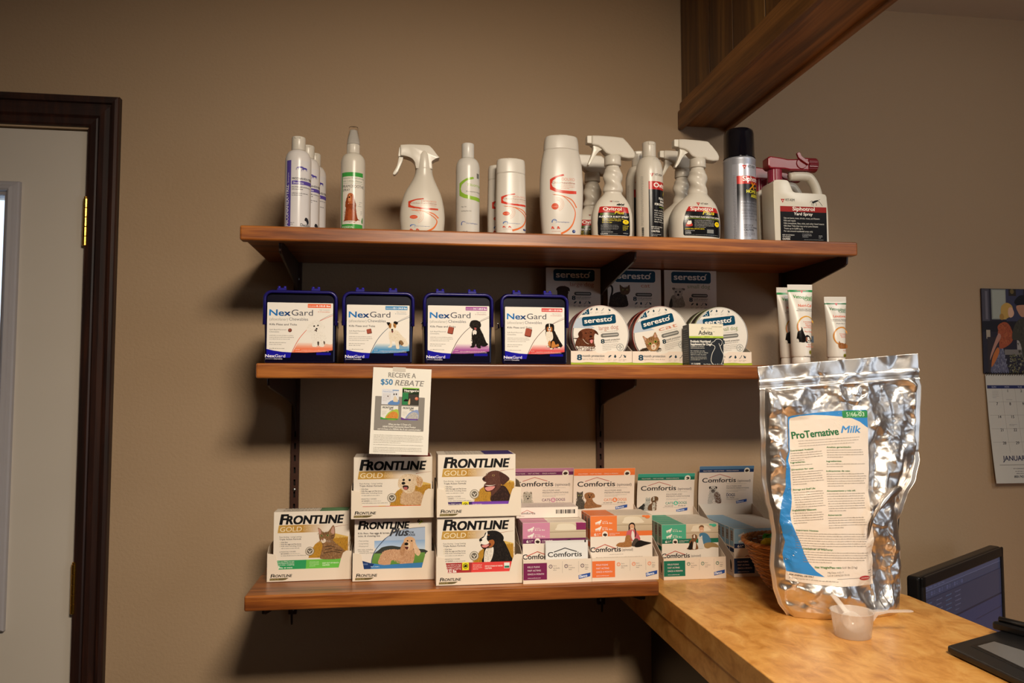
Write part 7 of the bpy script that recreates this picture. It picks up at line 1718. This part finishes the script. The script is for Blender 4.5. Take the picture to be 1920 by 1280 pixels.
for nm, c_, a0 in (('yellow_wrapper', 'e8d21c', 0), ('green_wrapper', '3fae3a', 2.1), ('green_wrapper', '4c9c34', 4.0), ('yellow_wrapper', 'e0c81a', 5.2), ('yellow_wrapper', 'ead428', 3.1)):
    m = MB(); cx, cy = .040 * math.cos(a0), .040 * math.sin(a0)
    v, f = box(-.022, .022, -.013, .013, -.007, .007, .005, 3)
    q = Matrix.Rotation(a0, 3, 'Z') @ Matrix.Rotation(.5, 3, 'X')
    v = [tuple(q @ Vector(p) + Vector((cx, cy, .084 + .008 * math.sin(a0 * 3)))) for p in v]
    m.add(v, f, col=c_); m.build(nm, GLOSS, t)

# ------------------------------------------------------------------ measuring scoops
def scoopm():
    m, nt, N, L, P = nodes('cloudy_clear_plastic')
    P.inputs['Base Color'].default_value = (.88, .80, .72, 1); P.inputs['Roughness'].default_value = .18; P.inputs['Alpha'].default_value = .38; P.inputs['Specular IOR Level'].default_value = .8
    return m
SCM = scoopm()
t = thing('measuring_scoop', 'large cloudy plastic measuring scoop in front of the foil bag', 'scoop', (.6970, -.5900, 1.1184), 0)
m = MB(); m.add(*lathe([(.0005, .0), (.0255, .0), (.027, .0015), (.0315, .0375), (.0326, .0382), (.0326, .0390), (.0308, .0390), (.0257, .0024), (.0005, .0018)], 64), smooth=True); m.build('cup', SCM, t)
m = MB(); hp = [(.029, .0350), (.038, .0360), (.055, .0362), (.075, .0362), (.090, .0360), (.096, .0358)]
v = []; f = []
for i, (x, z) in enumerate(hp):
    w_ = (.0085, .006, .005, .0048, .0048, .0030)[i]; h_ = (.014, .006, .003, .0026, .0026, .002)[i]
    v += [(x, -w_, z + .002), (x, w_, z + .002), (x, w_, z + .002 - h_), (x, -w_, z + .002 - h_)]
for i in range(5): a = i * 4; f += [(a + q, a + (q + 1) % 4, a + 4 + (q + 1) % 4, a + 4 + q) for q in range(4)]
f += [(3, 2, 1, 0), (20, 21, 22, 23)]
m.add(*bevel(v, f, .0008, 2, 40), smooth=False); h = m.build('handle', SCM, t); h.rotation_euler = (0, 0, R(-6))
t = thing('small_scoop', 'small cloudy plastic scoop lying inside the large measuring scoop', 'scoop', (.6955, -.5910, 1.1210), 0)
q = Matrix.Translation((-.001, 0, .016)) @ Matrix.Rotation(R(48), 4, 'X') @ Matrix.Rotation(R(0), 4, 'Z')
m = MB(); v, f = lathe([(.0005, -.009), (.008, -.008), (.0150, -.003), (.0175, .006), (.0182, .0062), (.0182, .0070), (.0168, .0070), (.0140, -.0015), (.0075, -.0062), (.0005, -.0072)], 40); m.add(v, f, smooth=True, M=q); m.build('bowl', SCM, t)
m = MB(); v, f = box(-.0042, .0042, .0, .040, -.0016, .0016, .0014, 2)
q2 = Matrix.Translation((.0025, .010, .026)) @ Matrix.Rotation(R(-28), 4, 'Y') @ Matrix.Rotation(R(52), 4, 'X'); m.add(v, f, M=q2); m.build('handle', SCM, t)

# ------------------------------------------------------------------ monitor behind the counter
a_, b_ = Vector((.987, -.335, 1.139)), Vector((1.368, -.085, 1.152))
ang = math.degrees(math.atan2(b_.y - a_.y, b_.x - a_.x)); Wm = (b_ - a_).length; Hm = .262
t = thing('computer_monitor', 'black computer monitor standing lower than and beyond the counter', 'monitor', (a_.x, a_.y, a_.z - Hm))
t.rotation_euler = (R(0), 0, R(ang))
tilt = Matrix.Rotation(R(-6), 4, 'X')
def tl(mb_v): return [tuple(tilt @ Vector(p)) for p in mb_v]
m = MB(); v, f = box(0, Wm, -.004, .022, 0, Hm, .006, 3); m.add(v, f, col='121214'); m.build('monitor_case', BLACKP, t)
m = MB(); bz = .022
for b in ((0, Wm, Hm - bz, Hm), (0, Wm, 0, bz), (0, bz - .004, 0, Hm), (Wm - bz + .006, Wm, 0, Hm)): m.add(*box(b[0] + .001, b[1] - .001, -.0085, -.003, b[2] + .001, b[3] - .001, .002), col='17171a')
m.build('bezel', BLACKP, t)
scr, nt, N, L, P = nodes('lit_screen')
at = N.new('ShaderNodeAttribute'); at.attribute_name = 'Col'
L.new(at.outputs['Color'], P.inputs['Emission Color']); P.inputs['Emission Strength'].default_value = .55; P.inputs['Base Color'].default_value = (.01, .01, .012, 1); P.inputs['Roughness'].default_value = .3
m = MB(); x0, x1, z0, z1 = bz - .006, Wm - bz + .008, bz - .002, Hm - bz + .002
m.add(*box(x0, x1, -.0048, -.0036, z0, z1), col='34344a')
cv = Cv(95); w_, h_ = (x1 - x0) * 1000, (z1 - z0) * 1000
cv.rect(0, 0, w_, 10, '4a4c66'); cv.rect(0, 10, w_, 11, '6a6c88')
for i in range(5): cv.text(('File', 'Edit', 'View', 'Tools', 'Help')[i], 6 + i * 20, 20 + i * 20, 7.5, 4, '6c6c8c')
cv.rect(0, 11, w_, 26, '42445c')
for i in range(15): cv.rrect(6 + i * 13, 15, 14 + i * 13, 22, 1, ('525472', '484a66', '5c5e80')[i % 3]); cv.rect(9 + i * 13, 17, 11 + i * 13, 20, '34344a')
cv.rect(0, 26, w_, 80, '3c3c52'); cv.rect(0, 26, w_, 27, '24243a')
for i in range(4): cv.greek(8 + i * 48, 38 + i * 48, 36, 5, 9, 2.4, '6a6880' if i % 2 else '5a6a88')
cv.rect(0, 80, w_, 84, '26263a'); cv.rect(0, 84, w_, h_, '3a3c5c'); cv.rect(w_ * .62, 110, w_, 112, '2c2c44'); cv.greek(10, 70, 98, 4, 9, 2.4, '565878')
cv.paint(m, flat(x0, -.0048, z1), 1, 0, 0, base=.05)
m.build('screen', scr, t)
m = MB(); m.add(*box(Wm / 2 - .03, Wm / 2 + .03, .02, .035, -.14, Hm * .5, .003), col='121214'); m.add(*box(Wm / 2 - .11, Wm / 2 + .11, -.05, .10, -.153, -.138, .004), col='121214'); m.build('stand', BLACKP, t)
t['label'] = 'black computer monitor standing beyond the counter, screen showing pale tables'
# desk behind the counter carrying the monitor
t2 = thing('reception_desk', 'lower desk behind the counter carrying the monitor', 'desk', (0, 0, 0))
dz = 1.139 - Hm - .153
m = MB(); m.add(*box(.940, 2.3, -1.3, -.003, dz - .03, dz - .0005, .002)); m.build('desktop', LAM, t2)
m = MB(); m.add(*box(.96, .98, -1.28, -.03, 0, dz - .03), col='3a2a20'); m.add(*box(2.26, 2.28, -1.28, -.03, 0, dz - .03), col='3a2a20'); m.build('side_panel', BROWNM, t2)

# ------------------------------------------------------------------ signature pad
t = thing('signature_pad', 'black electronic signature pad on the counter edge', 'signature pad', (.7880, -.6830, 1.1186))
t.rotation_euler = (0, 0, R(-2))
# plan in metres relative to the front-left (pixel 1775,1215) corner, running right along +x and towards the viewer along -y
m = MB(); m.add(*prism([(-.002, -.002), (.135, .060), (.190, -.100), (.004, -.165)], .001, .0115, 'Z', .003, 3), col='151516'); m.build('pad_body', BLACKP, t)
m = MB(); m.add(*prism([(.030, -.008), (.078, .012), (.112, -.092), (.030, -.124)], .0113, .0121, 'Z', .0003, 1), col='050506'); m.build('screen_recess', BLACKP, t)
m = MB(); m.add(*prism([(.038, -.012), (.076, .004), (.104, -.088), (.037, -.114)], .0121, .0124, 'Z'), col='7f7c7a'); m.build('writing_screen', simple('grey_glass', '6b6866', .18), t)
m = MB(); m.add(*prism([(.118, .064), (.136, .068), (.196, -.092), (.180, -.098)], .011, .0235, 'Z', .003, 2), col='101011'); m.build('pen_rest', BLACKP, t)
m = MB(); m.add(*tube([(.130, .062, .0265), (.150, .012, .0265), (.186, -.088, .0262)], [.0042, .0046, .0038], 14), col='0d0d0e', smooth=True); m.build('stylus', BLACKP, t)

# ------------------------------------------------------------------ wall calendar
t = thing('wall_calendar', 'wall calendar open at January below a painted picture', 'calendar', (1.410, -.002, 1.745))
Wc = .285
m = MB(); m.add(*box(0, Wc, -.0022, 0, -.208, 0), col='3a3440')
cv = Cv(99)      # field: zoom px (167,115) top-left, k 0.317/3.05...
cv.rect(167, 115, 1100, 600, '2a2530'); cv.rect(170, 118, 215, 300, '4a4650'); cv.rect(190, 130, 205, 290, '6a6670'); cv.rect(228, 118, 322, 290, '8a8e84'); cv.rect(236, 124, 316, 284, 'a3a79c'); cv.rect(320, 118, 430, 300, '3a3a52'); cv.rect(338, 118, 385, 155, '2c2418'); cv.ell(360, 130, 12, 14, '6b5a34')
cv.rect(170, 300, 500, 360, '1f1a20'); cv.rect(190, 350, 215, 400, 'a89a88'); cv.rect(195, 390, 260, 600, '342a2c'); cv.rect(380, 360, 600, 480, 'a39c98'); cv.rect(300, 460, 420, 490, '7a7470')
# woman in a rust dress leaning towards a man in a dark hat: loose painted shapes
cv.sp([(215, 600), (225, 520), (250, 460), (290, 450), (300, 520), (320, 600)], '5a5a72'); cv.fur([(225, 590), (245, 470), (290, 460), (310, 590)], 90, 30, 85, ['5a5a72', '7a7a90', '3a3a50', '8a8a98'], 5)
cv.sp([(262, 330), (300, 305), (335, 320), (358, 380), (345, 420), (300, 450), (268, 450), (272, 380)], 'a04f30'); cv.fur([(270, 330), (335, 325), (350, 400), (275, 445)], 90, 24, 70, ['a04f30', 'b8683f', '7a3820'], 5)
cv.sp([(265, 370), (235, 430), (212, 490), (208, 520), (218, 500), (250, 440), (280, 390)], 'b08070'); cv.sp([(255, 450), (225, 500), (215, 560), (245, 520), (268, 470)], 'b86a34')
cv.sp([(285, 250), (290, 215), (320, 195), (350, 205), (362, 230), (355, 262), (330, 280), (300, 290), (285, 275)], 'c09a50'); cv.sp([(335, 225), (355, 222), (368, 250), (360, 272), (340, 278), (330, 255)], 'd8ab90'); cv.ell(290, 275, 14, 18, 'a8803f')
cv.sp([(372, 190), (395, 160), (430, 150), (520, 170), (540, 200), (450, 212), (390, 208)], '17141a'); cv.sp([(388, 210), (395, 250), (420, 275), (470, 260), (480, 212)], 'b8876c'); cv.sp([(350, 400), (370, 320), (420, 280), (520, 290), (560, 420), (540, 560), (430, 560), (400, 420)], '3f3b30'); cv.fur([(370, 330), (520, 300), (540, 540), (420, 540)], 120, 30, 80, ['3f3b30', '55503f', '2a2620'], 6)
cv.fur([(330, 500), (440, 480), (600, 520), (600, 598), (330, 598)], 160, 20, 60, ['2a2420', '8a8450', '5a5a3a', 'b0a890', '3f4a5a'], 6, spread=80)
cv.paint(m, flat(0, -.0022, 0), .4335, 167, 115, clip=(0, -208, 285, 0))
m.build('picture_page', CARD, t)
m = MB()
for i in range(44):
    x = .006 + i * .0063; m.add(*tube([(x, -.0025 + .0028 * math.cos(R(q)), -.2095 + .0045 * math.sin(R(q))) for q in range(0, 361, 45)], .0006, 5, caps=False), col='2a2a2e')
m.build('wire_binding', METALB, t)
# lower page, swings slightly to the right and away from the wall at the foot
def pg(u, v, h):
    q = -v / 262; return (.003 + u / 1000 + .010 * q, -.0026 - .012 * q * q - h / 1000, -.211 + v / 1000)
m = MB(); v = []; f = []
for j in range(13):
    for x in (0, Wc * 1000 - 6):
        for h in (0, -.8): v.append(pg(x, -262 * j / 12, h))
for j in range(12):
    a = j * 4; b = a + 4; f += [(a, a + 2, b + 2, b), (a + 1, b + 1, b + 3, a + 3), (a, b, b + 1, a + 1), (a + 2, a + 3, b + 3, b + 2)]
m.add(v, f, col='bdb9b2')
cv = Cv(101)     # field zoom px: x 203 left, y 603 top
cv.rect(203, 603, 1100, 1200, 'c2beb6'); cv.rect(208, 662, 1100, 680, '2f3560')
for i, s_ in enumerate(('SUN', 'MON', 'TUE', 'WED', 'THU', 'FRI', 'SAT')):
    cv.text(s_, 236 + i * 79, 262 + i * 79, 675, 8, 'a8aac0', bold=1)
for i in range(1, 8): cv.line([(225 + i * 79 - 8, 680), (225 + i * 79 + 6, 1030)], 1.2, '8f8b84')
for j in range(1, 5): cv.line([(212, 680 + j * 73), (1000, 678 + j * 73)], 1.2, '8f8b84')
day = 1
for j in range(5):
    for i in range(7):
        if j == 0 and i == 0: continue
        if day > 31: break
        x = 251 + i * 79 + j * 5; s_ = str(day); cv.text(s_, x, None, 700 + j * 71, 15, '33333c', bold=1); day += 1
cv.greek(236, 276, 695, 5, 9, 2, '77757a'); cv.greek(318, 356, 742, 1, 5, 3, '77757a'); cv.greek(322, 372, 878, 2, 6, 2.4, '77757a')
cv.text('JANUARY', 260, 418, 1072, 26, '2f3350', bold=2); cv.line([(236, 1095), (1050, 1095)], 2, '6a675f')
cv.text('VET CORPORATION, INC', 314, 418, 1118, 6, '55555c'); cv.greek(325, 405, 1132, 1, 5, 5, '77757a'); cv.greek(330, 398, 1144, 1, 5, 5, '77757a'); cv.text('800-742-8351', 314, 408, 1164, 12, '33333c', bold=2, shear=.2)
cv.paint(m, pg, .444, 203, 603, grid=(0, 20), clip=(0, -262, 279, 0))
m.build('month_page', MATTE, t)

# ------------------------------------------------------------------ ceiling lamp housings over the light sources
for nm, x, y, lab in (('ceiling_lamp', .30, -1.85, 'square ceiling lamp nearest the shelves'), ('ceiling_lamp', 1.35, -1.25, 'square ceiling lamp over the counter')):
    t = thing(nm, lab, 'ceiling lamp', (x, y, ZC), 0, None)
    m = MB()
    for b in ((-.26, .26, -.22, -.20), (-.26, .26, .2, .22), (-.26, -.24, -.2, .2), (.24, .26, -.2, .2)): m.add(*box(b[0], b[1], b[2], b[3], -.02, 0), col='d8d4cc')
    m.add(*box(-.24, .24, -.2, .2, -.004, 0), col='e8e4dc'); m.build('lamp_frame', MATTE, t)
